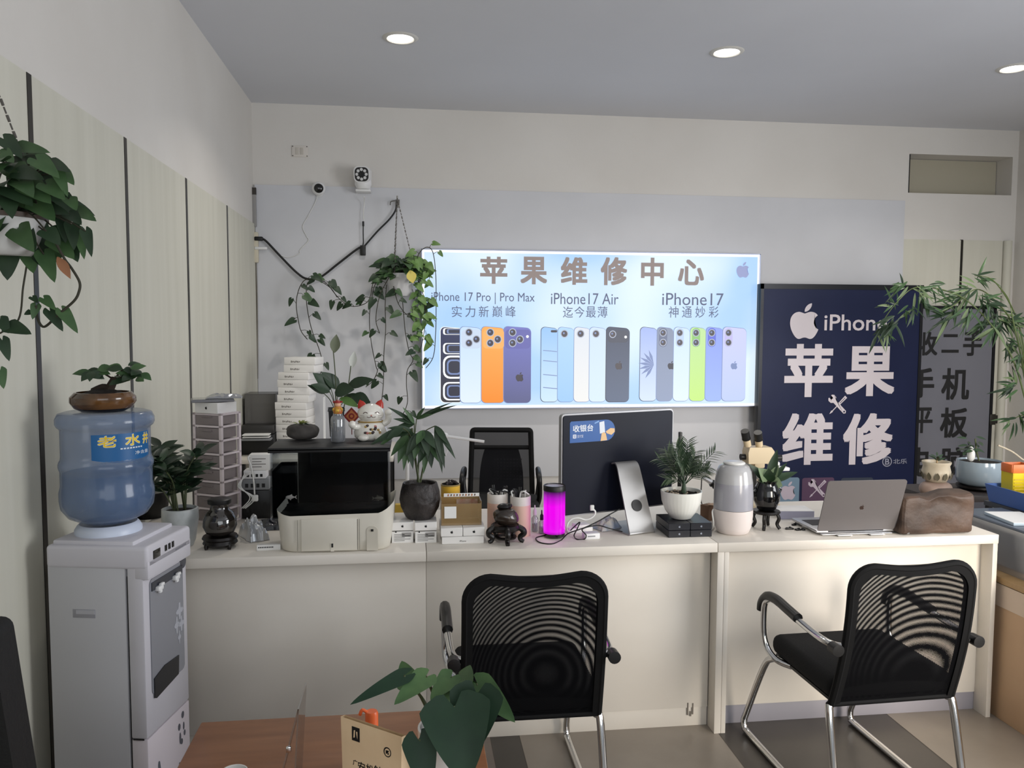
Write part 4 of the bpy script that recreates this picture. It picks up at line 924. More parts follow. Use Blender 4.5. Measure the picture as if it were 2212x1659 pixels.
b = B(); b.sph((-.015,-.008,.016),(.005,.005,.007),8,0); b.sph((.015,-.008,.016),(.005,.005,.007),8,0); b.box((0,-.0165,.012),(.014,.004,.012),0,.001); b.obj('scroll', mat('figurine_gold', (206,166,66), .35, metal=.4), t)
c0 = lid(757, 944, 0.075)
t = thing('fortune_ornament', 'red diamond paper ornament with gold print on a thin stick, left of the lucky cat', 'ornament', c0, 0)
b = B(); b.tube([(0,0,0),(0,0,.09)], .002, 6); b.obj('stick', mat('red_stick', (120, 40, 34), .5), t)
b = B(); b.prism([(0,-.036),(.033,0),(0,.036),(-.033,0)], .003, T(0,-.003,.075) @ FACE, 0); b.prism([(0,-.026),(.023,0),(0,.026),(-.023,0)], 0, T(0,-.0065,.075) @ FACE, 1); b.prism(circ(.012,16), 0, T(0,-.007,.075) @ FACE, 0); b.prism(circ(.006,12), 0, T(0,-.0073,.075) @ FACE, 1); b.obj('diamond_card', [mat('fortune_red', (136, 36, 32), .5), mat('fortune_gold', (190, 112, 60), .5)], t)
# lucky cat
c0 = lid(800, 952, 0.04)
t = thing('lucky_cat', 'white porcelain lucky cat with red ears and painted bib, on the tank lid', 'figurine', c0, math.radians(6))
M_por = mat('porcelain', (236, 232, 222), .12, coat=.6)
b = B(); b.lathe([(0,0),(.05,0),(.062,.012),(.064,.03),(.055,.055),(.042,.072),(.03,.08),(0,.082)], n=32, sy=.82)
b.sph((-.03,-.042,.012),(.022,.02,.013),14); b.sph((.03,-.042,.012),(.022,.02,.013),14); b.tube([(-.04,-.02,.05),(-.066,-.03,.055),(-.07,-.038,.062)], .012, 10, sm=4); b.sph((-.071,-.04,.064),.0145,12); b.obj('body', M_por, t, 60)
b = B(); b.sph((0,-.006,.102), (.05,.042,.038), 28); b.tube([(.048,-.01,.06),(.066,-.012,.075),(.066,-.014,.1)], (.013,.012), 10, sm=4); b.sph((.066,-.016,.104),.014,12); hd = b.obj('head', M_por, t, 60)
for s in (-1,1):
    b = B(); b.lathe([(.019,0),(.012,.018),(0,.03)], n=12, M=T(s*.031,-.004,.126) @ RY(s*.35), sy=.55); b.obj('ear', mat('cat_red', (176, 52, 40), .25), t)
b = B()
F = lambda x, z: Vector((x, -.006-.042*math.sqrt(max(0.0, 1-(x/.05)**2-((z-.102)/.038)**2))-.0006, z))
for s in (-1,1):
    b.tube([F(s*.03,.104), F(s*.023,.11), F(s*.014,.106)], .0012, 6, sm=4); b.tube([F(0,.094), F(s*.008,.089), F(s*.016,.092)], .001, 6, sm=4)
    for dz in (0,.006): b.tube([F(s*.026,.094-dz), F(s*.04,.096-dz*1.6)], .0006, 5)
b.obj('face_paint', mat('cat_paint', (70, 30, 26), .3), t); b = B(); b.sph(F(0,.0975),(.003,.002,.002),8); b.obj('nose', mat('cat_nose', (196, 96, 80), .3), t)
b = B(); b.lathe([(.046,.07),(.05,.068),(.048,.073),(.046,.07)], n=28, sy=.84); b.obj('collar', mat('cat_collar', (150, 120, 60), .3), t)
b = B(); rr = random.Random(8)
G2 = lambda x, z: Vector((x, -.82*(.064-.4*max(0,z-.03))*math.sqrt(max(0,1-(x/.063)**2))-.001, z))
for i in range(16):
    x, z = rr.uniform(-.03,.032), rr.uniform(.03,.058); b.sph(G2(x,z), (.006,.002,.005), 8, rr.choice((0,0,1,2)))
b.obj('painted_bib', [mat('bib_dark', (58, 44, 44), .3), mat('bib_pink', (190,120,110), .3), mat('bib_gold', (180,150,90), .3)], t)

# ------------------------------------------------------------------ work desk at the back left with the stacked cartons
dz = 0.70
def desk(label, x0, x1, y0, y1, z, m, group=None):
    t = thing('work_desk', label, 'desk', ((x0+x1)/2, (y0+y1)/2, 0), 0, group)
    w, d = x1-x0, y1-y0
    b = B(); b.box((0,0,z-.015),(w,d,.03),0,.002); b.obj('desktop', m, t)
    for sx in (-1,1):
        for sy in (-1,1): b = B(); b.box((sx*(w/2-.03), sy*(d/2-.03), (z-.03)/2), (.04,.04,z-.03)); b.obj('leg', M_blk, t)
    return t
desk('pale desk at the back left under the tall stack of cartons', XL+0.03, P(850, 960, 5.4).x, 5.35, 6.1, dz, M_white)
SYb = 5.62; kb5 = mpp(P(650, 850, SYb))
ys_ = [955, 938, 921, 904, 887, 870, 853, 838, 823, 808, 792, 776, 760]
tops = ys_[1:]+[745]; hb = 16.2*kb5*0.985
names = ['bottom carton', 'second carton from the bottom', 'third carton from the bottom', 'fourth carton from the bottom', 'fifth carton from the bottom', 'sixth carton from the bottom', 'middle carton', 'sixth carton from the top', 'fifth carton from the top', 'fourth carton from the top', 'third carton from the top', 'second carton from the top', 'topmost carton']
proto = None; zc = dz; xs_ = [640, 640, 639, 638, 638, 637, 636, 641, 643, 643, 645, 657, 658]
for i in range(13):
    p = P(xs_[i], 850, SYb)
    if i == 0:
        t = proto = thing('flat_carton', names[i]+' of the tall stack of white flat boxes', 'box', (p.x, SYb, zc), math.radians(-14), 'stack of white flat cartons')
        b = B(); b.box((0,0,hb/2),(.215,.16,hb-.0015),0,.0015); b.obj('carton', M_card, t)
        b = B(); F = T(-.04,-.0806,hb*.3) @ FACE
        for q in range(6): b.prism([(q*.011-.02, .0), (q*.011-.012, .0+.004*(q % 2)), (q*.011-.013, .012), (q*.011-.02, .013-.004*(q % 3))], 0, F)
        b.obj('printing', mat('carton_print', (120,116,112), .6), t)
    else: dup(proto, (p.x, SYb, zc), math.radians(-14+(i*37 % 9)-4), names[i]+' of the tall stack of white flat boxes')
    zc += hb
b = B(); p = P(684, 850, SYb+.06); b.box((0,0,.20),(.004,.11,.36)); b.box((.0,0,.005),(.05,.11,.01)); tag(b.obj('paper_flap', M_paper, None, 30, (p.x+.055, SYb+.02, dz+.28-.28)), 'white upright sheet of card beside the tall stack of cartons', 'paper')
p = P(576, 950, 5.75)
t = thing('printer', 'black office printer with white paper in its tray, on the desk left of the cartons', 'printer', (p.x-.02, 5.72, dz), 0)
b = B(); b.box((0,0,.07),(.22,.36,.14),0,.012); b.obj('body', M_blk, t); b = B(); b.box((0,-.02,.17),(.21,.32,.06),0,.008); b.obj('scanner_lid', mat('dark_grey_plastic', (48,47,46), .4), t)
b = B(); b.box((0,-.2,.128),(.17,.12,.006)); b.box((0,-.2,.144),(.17,.13,.006)); b.obj('paper', M_paper, t)
b = B(); b.box((0,-.19,.112),(.19,.14,.012),0,.002); b.obj('paper_tray', M_grey, t)
t = thing('clear_case', 'smoky see-through plastic case on top of the black printer', 'case', (p.x-.02, 5.74, dz+.2005), 0)
b = B()
W2, H2 = .2, .2
for x in (-W2/2, W2/2): b.box((x,0,H2/2),(.004,.2,H2))
b.box((0,-.1,H2/2),(W2,.004,H2)); b.box((0,.1,H2/2),(W2,.004,H2)); b.box((0,0,H2),(W2+.004,.204,.004)); b.obj('shell', clear('smoke_film', (120,118,116), .45, .1, .1), t)
b = B(); b.box((0,0,.06),(W2-.02,.17,.12),0,.01); b.obj('contents', mat('dark_stuff', (70,66,64), .7, noise_=(20,(30,28,28),.4)), t)
# electronics pile behind the tank, on the counter
Yb = 3.47
def slab(name, label, cat, px0, px1, py0, py1, Y, dep, m, bev=.004, zbase=None, extra=None):
    a = P(px0, py1, Y); c = P(px1, py0, Y); z0 = zbase if zbase is not None else a.z
    t = thing(name, label, cat, ((a.x+c.x)/2, Y+dep/2, z0), 0)
    b = B(); b.box((0,0,(c.z-z0)/2),(c.x-a.x,dep,c.z-z0),0,bev); b.obj('housing', m, t)
    if extra: extra(t, c.x-a.x, dep, c.z-z0)
    return t, c.z
def ports(t, w, d, h):
    for i in range(4): b = B(); b.box((-w*.3+i*w*.2, -d/2-.0006, h*.4), (w*.11, .001, h*.35)); b.obj('port', M_blk, t)
_, z1 = slab('network_box', 'black network box at the bottom of the device pile left of the fish tank', 'electronic device', 522, 584, 1058, 1104, Yb, .075, M_blk, .004, ZC, ports)
_, z2 = slab('power_supply', 'grey flat device lying on the black network box left of the fish tank', 'electronic device', 521, 581, 1034, 1056, Yb, .07, M_grey, .003, z1+.0005, ports)
_, z3 = slab('router', 'white router lying on the grey flat device left of the fish tank', 'router', 526, 574, 1016, 1033, Yb, .07, M_wht, .003, z2+.0005, ports)
def prt(t, w, d, h):
    b = B(); F = T(0,-d/2-.0006,0) @ FACE
    for i in range(4): b.prism([(-w*.35,h*(.2+.17*i)),(w*(.1+.2*(i % 2)),h*(.2+.17*i)),(w*(.1+.2*(i % 2)),h*(.25+.17*i)),(-w*.35,h*(.25+.17*i))], 0, F)
    b.obj('printing', mat('carton_print', (120,116,112), .6), t)
slab('small_carton', 'small white printed carton topmost on the device pile left of the fish tank', 'box', 538, 583, 982, 1015, Yb, .06, M_card, .001, z3+.0005, prt)
b = B(); q = lambda x, y, Y: P(x, y, Y)
b.tube([q(540,985,Yb-.012), q(536,990,Yb-.02), q(543,1010,Yb-.025), q(548,1040,Yb-.03), q(550,1068,Yb-.03)], .0032, 8, sm=6); p_ = q(551,1074,Yb-.03); b.box((p_.x,p_.y,p_.z-.004),(.024,.02,.026),0,.004)
for k in range(3): b.tube([q(530+k*6,1020,Yb-.012), q(520-k*3,1050,Yb-.03), q(540+k*5,1075,Yb-.035), q(522+k*4,1098,Yb-.03)], .0026, 6, sm=6)
tag(b.obj('cable_bundle', M_wcable, None, 60), 'tangle of white cables and a plug hanging over the device pile', 'cable')
# white lamp arm behind the palm
Yc = 3.42; p0 = P(880, 1100, Yc)
t = thing('arm_stand', 'white plastic pole stand with a thin arm reaching right, behind the drooping plant', 'stand', (p0.x, Yc, ZC), 0)
def loc_(px, py, Y=Yc): v = P(px, py, Y); return (v.x-p0.x, v.y-Yc, v.z-ZC)
b = B(); b.cyl((0,0,0),.045,.012,24); b.obj('foot', M_wht, t); b = B(); b.tube([(0,0,.01), loc_(880,938)], .008, 10); b.obj('pole', M_wht, t)
b = B(); b.tube([loc_(880,936), loc_(962,942), loc_(1046,954)], .0062, 10); b.obj('arm', M_wht, t); b = B(); b.sph(loc_(962,941),.013,12); b.tube([loc_(962,942), loc_(968,965), loc_(962,985)], .0025, 8, sm=4); b.obj('joint', M_wht, t)
# black stone pot with drooping palm, standing on two pairs of cartons
kf = mpp(at(870, 1172)); bw = 47*kf
cartons = []
for i, (px_, nm) in enumerate(((869.5, 'left'), (920, 'right'))):
    c0 = at(px_, 1173, ZC, .083)
    phone_box('phone_box', ('white phone carton with fruit emblem and printed spec label, next to the cream tank base' if i == 0 else 'white phone carton with printed spec label, second from the cream tank base'), c0, 0, bw, .165, 45*kf, M_card, M_ink, 'white phone cartons on the counter', True, .0105, True)
zb2 = ZC+45*kf+.0005
c0 = at(908, 1128, zb2, .07)
c0.y = min(c0.y, at(895, 1173).y+.085)
t = thing('potted_palm', 'drooping palm-leaved plant in a rough black stone pot, standing on two white phone cartons', 'potted plant', (c0.x, c0.y, zb2), 0)
b = B(); pr = [(0,0),(.045,0),(.055,.008),(.074,.045),(.078,.075),(.075,.105),(.066,.135),(.064,.138),(.058,.136),(.056,.12),(0,.12)]; b.lathe(pr, n=40)
for v in b.bm.verts:
    r_ = noise.noise(v.co*30); v.co += Vector((v.co.x, v.co.y, 0)).normalized()*.003*r_ if (v.co.x or v.co.y) else Vector()
b.obj('pot', mat('black_rock', (62, 56, 54), .5, noise_=(18,(30,27,27),.35), bump=(50,.7)), t, 60)
b = B(); b.lathe([(0,.13),(.056,.124)], n=20); b.sph((-.025,-.02,.128),(.018,.014,.01),10); b.obj('soil', M_soil, t)
bs = B(); bl = B(); Ti = T(-c0.x, -c0.y, -zb2); YP = c0.y
stem(bs, [(905,1042,YP),(900,1010,YP),(893,965,YP),(890,925,YP)], .005); stem(bs, [(908,1042,YP),(915,1005,YP),(925,960,YP)], .004); stem(bs, [(902,1042,YP+.02),(905,990,YP+.03),(912,940,YP+.03)], .004)
fronds = [((890,930),[(842,945,15),(856,968,16),(868,990,18),(882,1000,17),(838,925,13)],0), ((905,935),[(878,985,18),(895,992,18),(915,980,16)],-.04), ((925,945),[(905,1000,20),(915,1022,14),(932,1010,18),(950,1000,17),(962,985,14)],.0),
          ((940,920),[(968,960,13),(975,975,12),(983,990,11),(960,1010,14),(955,1020,12)],-.02), ((895,915),[(850,905,10),(838,880,9),(870,880,9),(845,932,14)],.03), ((915,930),[(940,968,18),(900,960,16),(925,985,18),(885,975,15)],-.05), ((880,940),[(860,1000,17),(845,985,15),(872,1015,13),(892,1012,14)],-.02), ((900,905),[(918,880,8),(935,895,9),(985,876,8),(975,870,6)],.04), ((870,925),[(835,950,16),(800,962,14),(815,968,10)],-.05)]
for (cx_, cy_), lv, dy in fronds:
    stem(bs, [(895,960,YP), ((895+cx_)/2,(960+cy_)/2-8,YP+dy/2), (cx_,cy_,YP+dy)], .0022)
    for (tx, ty, w) in lv: leaf_px(bl, (cx_,cy_), (tx,ty), YP+dy, YP+dy-.03, w*1.15, 'lance', .18, .2, RND.choice((0,0,1)))
o = bs.obj('stems', M_stem, t); o.data.transform(Ti); o = bl.obj('foliage', [M_g1, M_g2], t); o.data.transform(Ti)
# yellow canister, wide carton trio, tinted display stand
c0 = at(1000, 1175, ZC, .085); w3 = 92*kf
phone_box('phone_box', 'long flat white phone carton with one small printed word, under the two small emblem cartons', c0, 0, w3*.98, .17, 16*kf, M_card, M_ink, None, False, .01, False, 'iPhone')
zq = ZC+16*kf+.0004
for s, lab in ((-1, 'small white emblem carton under the tinted stand, beside the black stone pot'), (1, 'small white emblem carton under the tinted stand, beside the pink cups')):
    phone_box('phone_box', lab, (c0.x+s*(w3/4+.0015), c0.y, zq), 0, w3/2+.001, .165, 19*kf, M_card, M_ink, 'small emblem cartons', True, .0115)
zq += 19*kf+.0005
t = thing('display_stand', 'tinted clear acrylic display box with a printed sheet, on the small white cartons', 'display stand', (c0.x-.003, c0.y, zq), 0)
w4, h4 = 86*kf, 52*kf
M_tint = clear('tinted_acrylic', (196, 168, 122), .36, .05, .12)
b = B()
for x in (-w4/2, w4/2): b.box((x,0,h4/2),(.003,.09,h4))
b.box((0,.045,h4/2),(w4,.003,h4)); b.box((0,-.045,h4*.45),(w4,.003,h4*.9)); b.obj('acrylic_box', M_tint, t)
b = B(); b.box((0,0,.0025),(w4-.008,.084,.004)); b.obj('floor_plate', mat('gold_plate', (166,140,96), .4), t)
b = B(); b.box((-w4*.28,-.0475,h4*.55),(.045,.001,.045)); b.obj('blank_card', M_paper, t)
b = B(); b.box((w4*.18,.04,h4*.5),(w4*.55,.002,h4*.8)); b.obj('printed_sheet', mat('colour_sheet', (176,166,150), .6, noise_=(30,(150,104,84),.4)), t)
b = B(); b.box((w4*.04,.046,h4+.006),(w4*.92,.003,.014)); F = T(w4*.04,.0443,h4+.006) @ FACE
b.obj('header_strip', M_paper, t); b = B()
for i in range(10): b.prism([(-.055+i*.0115,-.004),(-.05+i*.0115,-.004+.001*(i % 2)),(-.049+i*.0115,.004),(-.054+i*.0115,.0045)], 0, F, i % 2)
b.obj('header_print', [mat('ink_orange', (176,110,60), .6), mat('ink_brown', (90,70,60), .6)], t)
c1_ = at(973, 1128, ZC, .0); 
Yy = c0.y+.085+.05
p0 = P(973, 1045, Yy)
t = thing('canister', 'tall yellow and gold canister with dark dried bits on top, behind the tinted stand', 'canister', (p0.x, Yy, ZC), 0)
r_ = 21*mpp(p0); hh = p0.z-ZC
b = B(); b.lathe([(0,0),(r_,0),(r_,hh*.5),(r_*.98,hh*.5),(r_*.98,hh*.97),(r_,hh*.98),(r_,hh),(r_*.9,hh),(r_*.9,hh-.01),(0,hh-.01)], n=32, mis=[0,0,0,1,0,0,0,2,2]); b.obj('can', [mat('can_gold', (150,128,78), .4), mat('can_yellow', (226,180,62), .45), M_soil], t)
b = B(); rr = random.Random(5)
for i in range(14): a = rr.uniform(0,2*PI); q_ = rr.uniform(0,.7)*r_; b.sph((q_*math.cos(a),q_*math.sin(a),hh+.002+rr.uniform(0,.008)),(.006,.006,.005),8)
b.obj('dried_bits', mat('dried_dark', (58,50,50), .9), t)
p0 = P(862, 1118, 3.2); 
t = thing('sticky_notes', 'yellow folded packet standing between the tank base and the stone pot, behind the cartons', 'packet', (p0.x, 3.24, ZC), 0)
b = B(); b.box((0,0,.05),(.05,.03,.1),0,.003); b.obj('packet', mat('packet_yellow', (216,180,66), .5), t); b = B(); b.box((0,-.0155,.04),(.046,.001,.03)); b.obj('band', mat('packet_blue', (110,120,150), .5), t)

# ------------------------------------------------------------------ office chair behind the counter
OY = 5.15; p0 = P(1078, 960, OY)
t = thing('office_chair', 'black mesh-backed office chair behind the counter, in front of the white wall board', 'office chair', (p0.x, OY-.12, 0), math.radians(-7))
ko = mpp(p0); oh = P(1070, 932, OY).z; ow = 136*ko
b = B()
def oy(z): return .14+.06*math.sin((z-.42)*4)-.35*(z-.5)**2*0
zb_ = .47
ring = rrect(ow, oh-zb_, .016, 4, 0, (oh+zb_)/2)
sq = lambda x, z: (x*(1-.06*(z-zb_)/(oh-zb_)), oy(z), z)
b.tube([sq(x, z) for x, z in ring], .017, 8, closed=True); b.tube([sq(-ow/2, oh-.115), sq(ow/2, oh-.115)], .014, 8); b.obj('back_frame', M_rim, t)
b = B(); b.grid(lambda u, v: sq((u-.5)*(ow-.02), zb_+.01+(oh-zb_-.02)*v), 6, 10); b.obj('back_mesh', clear('mesh_see_through', (20,20,24), .78, .6, 0.0), t)
b = B(); b.grid(lambda u, v: ((u-.5)*(ow*.72)*(1-.25*v**3), oy(zb_+v*.3)+.05+.02*math.sin(PI*u), zb_-.02+v*.31), 10, 8); b.obj('lumbar_shell', mat('shell_dark', (34,34,44), .5), t)
b = B()
for i in range(7):
    for j in range(9): b.box((-.045+j*.0215+.0, oy(.6)+.035, .56+i*.022), (.013,.003,.009))
b.obj('vent_grid', mat('vent_grey', (96,96,104), .5), t)
b = B(); b.box((0,-.12,.45),(.48,.46,.08),0,.03,3); b.obj('seat', M_fab, t)
for s in (-1,1):
    b = B(); b.tube([(s*.225,.1,.43),(s*.245,.12,.55),(s*.24,.13,.61),(s*.236,.07,.655),(s*.236,-.12,.66),(s*.24,-.16,.6),(s*.24,-.1,.5),(s*.22,-.05,.42)], .016, 10, sm=5); b.obj('armrest', M_blk, t)
b = B(); b.cyl((0,-.1,.12),.025,.29,16); b.obj('gas_lift', M_chrome, t)
b = B()
for i in range(5): a = i*2*PI/5; b.tube([(0,-.1,.12),(.28*math.cos(a),-.1+.28*math.sin(a),.075)], .018, 8)
b.obj('star_base', M_blk, t)
for i in range(5): a = i*2*PI/5; b = B(); b.lathe([(0,-.02),(.03,-.02),(.03,.02),(0,.02)], n=16, M=T(.28*math.cos(a),-.1+.28*math.sin(a),.031) @ RX(PI/2)); b.obj('caster', M_blk, t)

# ------------------------------------------------------------------ cups, carved stand with stone
for px_, dyy, lab, hpx in ((1079, .10, 'pale pink cup of black coiled leads, left of the pair behind the carved black stand', 88), (1128, .075, 'pale pink cup of tools and cables, right of the pair behind the carved black stand', 86)):
    c0 = at(px_, 1163, ZC, dyy-.022); k = mpp(c0); r_ = 22*k; hh = hpx*k
    t = thing('pen_cup', lab, 'cup', c0, 0, 'pink and white cups')
    b = B(); b.lathe([(0,0),(r_*.94,0),(r_,.004),(r_,hh*.78),(r_,hh-.003),(r_-.001,hh),(r_-.003,hh),(r_-.003,.01),(0,.01)], n=32, mis=[0,0,0,1,1,1,1,1]); b.obj('cup_body', [mat('cup_pink', (222,186,170), .5), mat('cup_white', (220,214,208), .5)], t)
    b = B(); rr = random.Random(px_)
    for i in range(7):
        a = rr.uniform(0,2*PI); q = r_*.5; b.tube([(q*math.cos(a),q*math.sin(a),.02),(q*1.1*math.cos(a),q*1.1*math.sin(a),hh),(r_*.9*math.cos(a+.4),r_*.9*math.sin(a+.4),hh+rr.uniform(.01,.03)),(r_*1.05*math.cos(a+1),r_*1.05*math.sin(a+1),hh+rr.uniform(-.0,.01))], .003, 6, sm=5, mi=rr.choice((0,0,1)))
    for i in range(3): a = rr.uniform(0,2*PI); b.tube([(.6*r_*math.cos(a+3),.6*r_*math.sin(a+3),.02),(.7*r_*math.cos(a),.7*r_*math.sin(a),hh+.028)], .0035, 6, mi=0)
    b.obj('leads_and_tools', [M_cable, M_wcable], t)
c0 = at(1096, 1178, ZC, .055)
t = thing('carved_stand', 'carved black wooden stand on curled legs, holding a dark stone, before the pink cups', 'stand', c0, 0)
b = B(); b.lathe([(0,.042),(.045,.042),(.056,.05),(.057,.058),(.05,.066),(.046,.062),(0,.06)], n=32); b.obj('ring_top', M_wood, t)
b = B(); b.lathe([(.03,.012),(.04,.014),(.042,.02),(.03,.022),(.03,.012)], n=24); b.obj('stretcher_ring', M_wood, t)
for i in range(5):
    a = -PI/2+i*2*PI/5; ca, sa = math.cos(a), math.sin(a)
    b = B(); b.tube([(.048*ca,.048*sa,.058),(.068*ca,.068*sa,.048),(.07*ca,.07*sa,.034),(.056*ca,.056*sa,.022),(.058*ca,.058*sa,.01),(.07*ca,.07*sa,.004)], (.012,.008), 8, sm=5); b.sph((.067*ca,.067*sa,.046),(.012,.012,.012),10); b.obj('leg', M_wood, t)
t = thing('ornament_stone', 'rounded dark polished stone with a rough knob, resting on the carved black stand', 'stone', (c0.x, c0.y, ZC+.0625), 0)
b = B()
def st2(u, v):
    a = 2*PI*u; ph = PI*v; r = 1+.2*noise.noise(Vector((math.cos(a)*1.3, math.sin(a)*1.3, v*2.4+4)))
    return (.05*r*math.cos(a)*math.sin(ph)**.7, .042*r*math.sin(a)*math.sin(ph)**.7, .033-.033*math.cos(ph))
b.grid(st2, 32, 14, closeu=True); b.obj('boulder', mat('polished_stone', (66,54,46), .25, coat=.4, noise_=(9,(30,26,24),.4)), t, 60)
b = B(); b.sph((-.008,.0,.071),(.026,.02,.013),12); b.sph((.012,.003,.074),(.014,.012,.01),10); b.obj('rough_knob', M_wood, t)

# ------------------------------------------------------------------ dropper bottles, speaker
for px_, lab in ((1158, 'clear dropper bottle, the taller of two, beside the pink cups'), (1170, 'small clear bottle with black dropper cap, beside the magenta speaker')):
    tall = px_ == 1158
    c0 = at(px_, 1152, ZC, .035 if tall else .0); k = mpp(c0)
    t = thing('dropper_bottle', lab, 'bottle', c0, 0, 'clear dropper bottles')
    r_ = .0125 if tall else .0115; hh = .07 if tall else .058
    b = B(); b.lathe([(0,0),(r_,0),(r_+.001,.003),(r_+.001,hh*.75),(r_*.5,hh*.9),(r_*.5,hh)], n=20); b.obj('bottle_body', MATS['clear_plastic'], t)
    b = B(); b.lathe([(0,.002),(r_*.9,.002),(r_*.9,hh*.45),(0,hh*.45)], n=16); b.obj('liquid', MATS['grey_gel'], t)
    b = B(); b.lathe([(0,hh-.004),(r_*.62,hh-.004),(r_*.6,hh+.014),(r_*.25,hh+.02),(r_*.2,hh+.034),(0,hh+.036)], n=16); b.obj('dropper_cap', M_blk if not tall else M_wht, t)
c0 = at(1201, 1165, ZC, .04); k = mpp(c0)
t = thing('light_speaker', 'black cylinder speaker glowing magenta, at the left of the desktop computer', 'speaker', c0, 0)
r_ = 24*k; hh = 113*k
def glow_mat():
    m = mat('magenta_glow', (40,0,44), .2, emit=1.0, ecol=(232,0,232)); nt = m.node_tree; bs = nt.nodes['Principled BSDF']
    tc = nt.nodes.new('ShaderNodeTexCoord'); sp = nt.nodes.new('ShaderNodeSeparateXYZ'); rp = nt.nodes.new('ShaderNodeValToRGB'); mr = nt.nodes.new('ShaderNodeMath'); mr.operation = 'MULTIPLY'; mr.inputs[1].default_value = 1/hh
    nt.links.new(tc.outputs['Object'], sp.inputs[0]); nt.links.new(sp.outputs['Z'], mr.inputs[0]); nt.links.new(mr.outputs[0], rp.inputs[0])
    e = rp.color_ramp.elements; e[0].position = .06; e[0].color = lin((120,0,130)); e[1].position = .9; e[1].color = lin((44,14,60))
    for p_, c_ in ((.14,(228,10,232)),(.62,(236,0,236)),(.78,(176,10,190))): q_ = e.new(p_); q_.color = lin(c_)
    nt.links.new(rp.outputs[0], bs.inputs['Emission Color']); return m
b = B(); b.lathe([(r_*.97,hh*.07),(r_*.97,hh*.93)], n=48); b.obj('glow_tube', glow_mat(), t)
b = B(); b.lathe([(0,0),(r_*.8,0),(r_*.98,hh*.03),(r_,hh*.085),(r_*.93,hh*.085)], n=40); b.obj('base', M_blkg, t)
b = B(); b.lathe([(r_*.93,hh*.9),(r_,hh*.9),(r_,hh*.985),(r_*.96,hh),(r_*.86,hh),(r_*.84,hh*.985),(0,hh*.985)], n=40, mis=[0,0,0,0,0,1]); b.obj('top_rim', [M_blk, mat('speaker_top', (170,160,176), .35)], t)

# ------------------------------------------------------------------ desktop computer seen from behind
ang = math.radians(20); e = Vector((math.cos(ang), math.sin(ang), 0)); nv = Vector((math.sin(ang), -math.cos(ang), 0))
gf = at(1384, 1155)
o0 = gf - nv*0.145 + e*0.008
t = thing('desktop_computer', 'all-in-one desktop computer seen from behind, dark back, silver foot, blue sticker', 'computer', (o0.x, o0.y, ZC), ang)
SW, SZ0, SZ1 = .545, .064, .472
b = B(); b.prism(rrect(SW, SZ1-SZ0, .016, 5, -.008, (SZ0+SZ1)/2), .02, FACE, 0, -.03); b.obj('screen_frame', mat('frame_aluminium', (150,150,152), .4, metal=.7), t)
b = B(); b.prism(rrect(SW-.012, SZ1-SZ0-.012, .013, 5, -.008, (SZ0+SZ1)/2), .006, FACE, 0, -.012); back = b.obj('back_cover', mat('navy_black_back', (24,28,42), .4, spec=.2, noise_=(3,(18,21,33),.3)), t)
b = B(); b.box((-.008,.0315,(SZ0+SZ1)/2+.02),(SW-.03,.002,SZ1-SZ0-.08)); b.obj('screen', M_blkg, t)
def ribbon(b, prof, w0, w1, th):
    n = len(prof); vs_ = []
    for i, (y, z) in enumerate(prof):
        w = (w0+(w1-w0)*i/(n-1))/2; a = prof[max(i-1,0)]; c = prof[min(i+1,n-1)]; d = Vector((c[0]-a[0], c[1]-a[1])).normalized(); q = Vector((-d.y, d.x))*th/2
        vs_ += [(-w, y+q.x, z+q.y), (w, y+q.x, z+q.y), (w, y-q.x, z-q.y), (-w, y-q.x, z-q.y)]
    fs = [(4*i+k, 4*i+(k+1) % 4, 4*i+4+(k+1) % 4, 4*i+4+k) for i in range(n-1) for k in range(4)]+[(3,2,1,0), tuple(4*n-4+k for k in range(4))]
    b.raw(vs_, fs)
b = B(); prf = [tuple(v)[:2] for v in smooth_path([(.004,.262,0),(-.02,.268,0),(-.04,.255,0),(-.06,.21,0),(-.10,.11,0),(-.136,.022,0),(-.143,.006,0),(-.125,.0035,0),(-.03,.0035,0),(.06,.0035,0)], 5)]
ribbon(b, prf, .098, .132, .006); b.obj('foot', mat('foot_aluminium', (158,157,156), .42, metal=.6), t, 30)
tl_ = Vector((-.100-.136, .1-.022)); 
b = B(); b.prism(circ(.0235, 28), .0012, T(0,-.1065,.108) @ RX(math.atan2(.11-.022,-.10+.136)-PI) @ RX(PI), 0); b.obj('cable_hole', M_blk, t)
b = B(); F = T(-.008-SW/2+.035, .0055, SZ1-.115) @ FACE
pl = [(.0,.0),(.17,.0)]+[(.17+.0425*math.sin(q), .0425-.0425*math.cos(q)) for q in (PI*i/14 for i in range(1,14))]+[(.17,.085),(.006,.085),(0,.079)]
b.prism(pl, .0008, F, 0); b.text('收银台', .014, .108, .042, .07, F, 1, .018, .0013); b.prism(rrect(.016,.016,.003,3,.022,.025), 0, F, 1, .0011); b.text('支', .0155, .0285, .0185, .0315, F, 0, 0, .0016); b.text('支付宝', .034, .062, .019, .031, F, 1, 0, .0012)
b.prism([(.14,.03),(.165,.034),(.16,.08),(.137,.076)], 0, F, 1, .0012); b.prism([(.143,.0),(.175,.002),(.168,.03),(.158,.036),(.148,.03)], 0, F, 2, .0015); b.prism([(.168,.038),(.19,.05),(.21,.048),(.211,.034),(.195,.022),(.172,.03)], 0, F, 2, .0016); b.prism([(.115,.07),(.136,.078),(.134,.083),(.114,.075)], 0, F, 3, .0012)
b.obj('sticker', [mat('sticker_blue', (42,92,160), .4), mat('sticker_white', (222,228,236), .5), mat('sticker_hand', (228,190,140), .5), mat('sticker_pale_blue', (130,170,220), .5)], back)
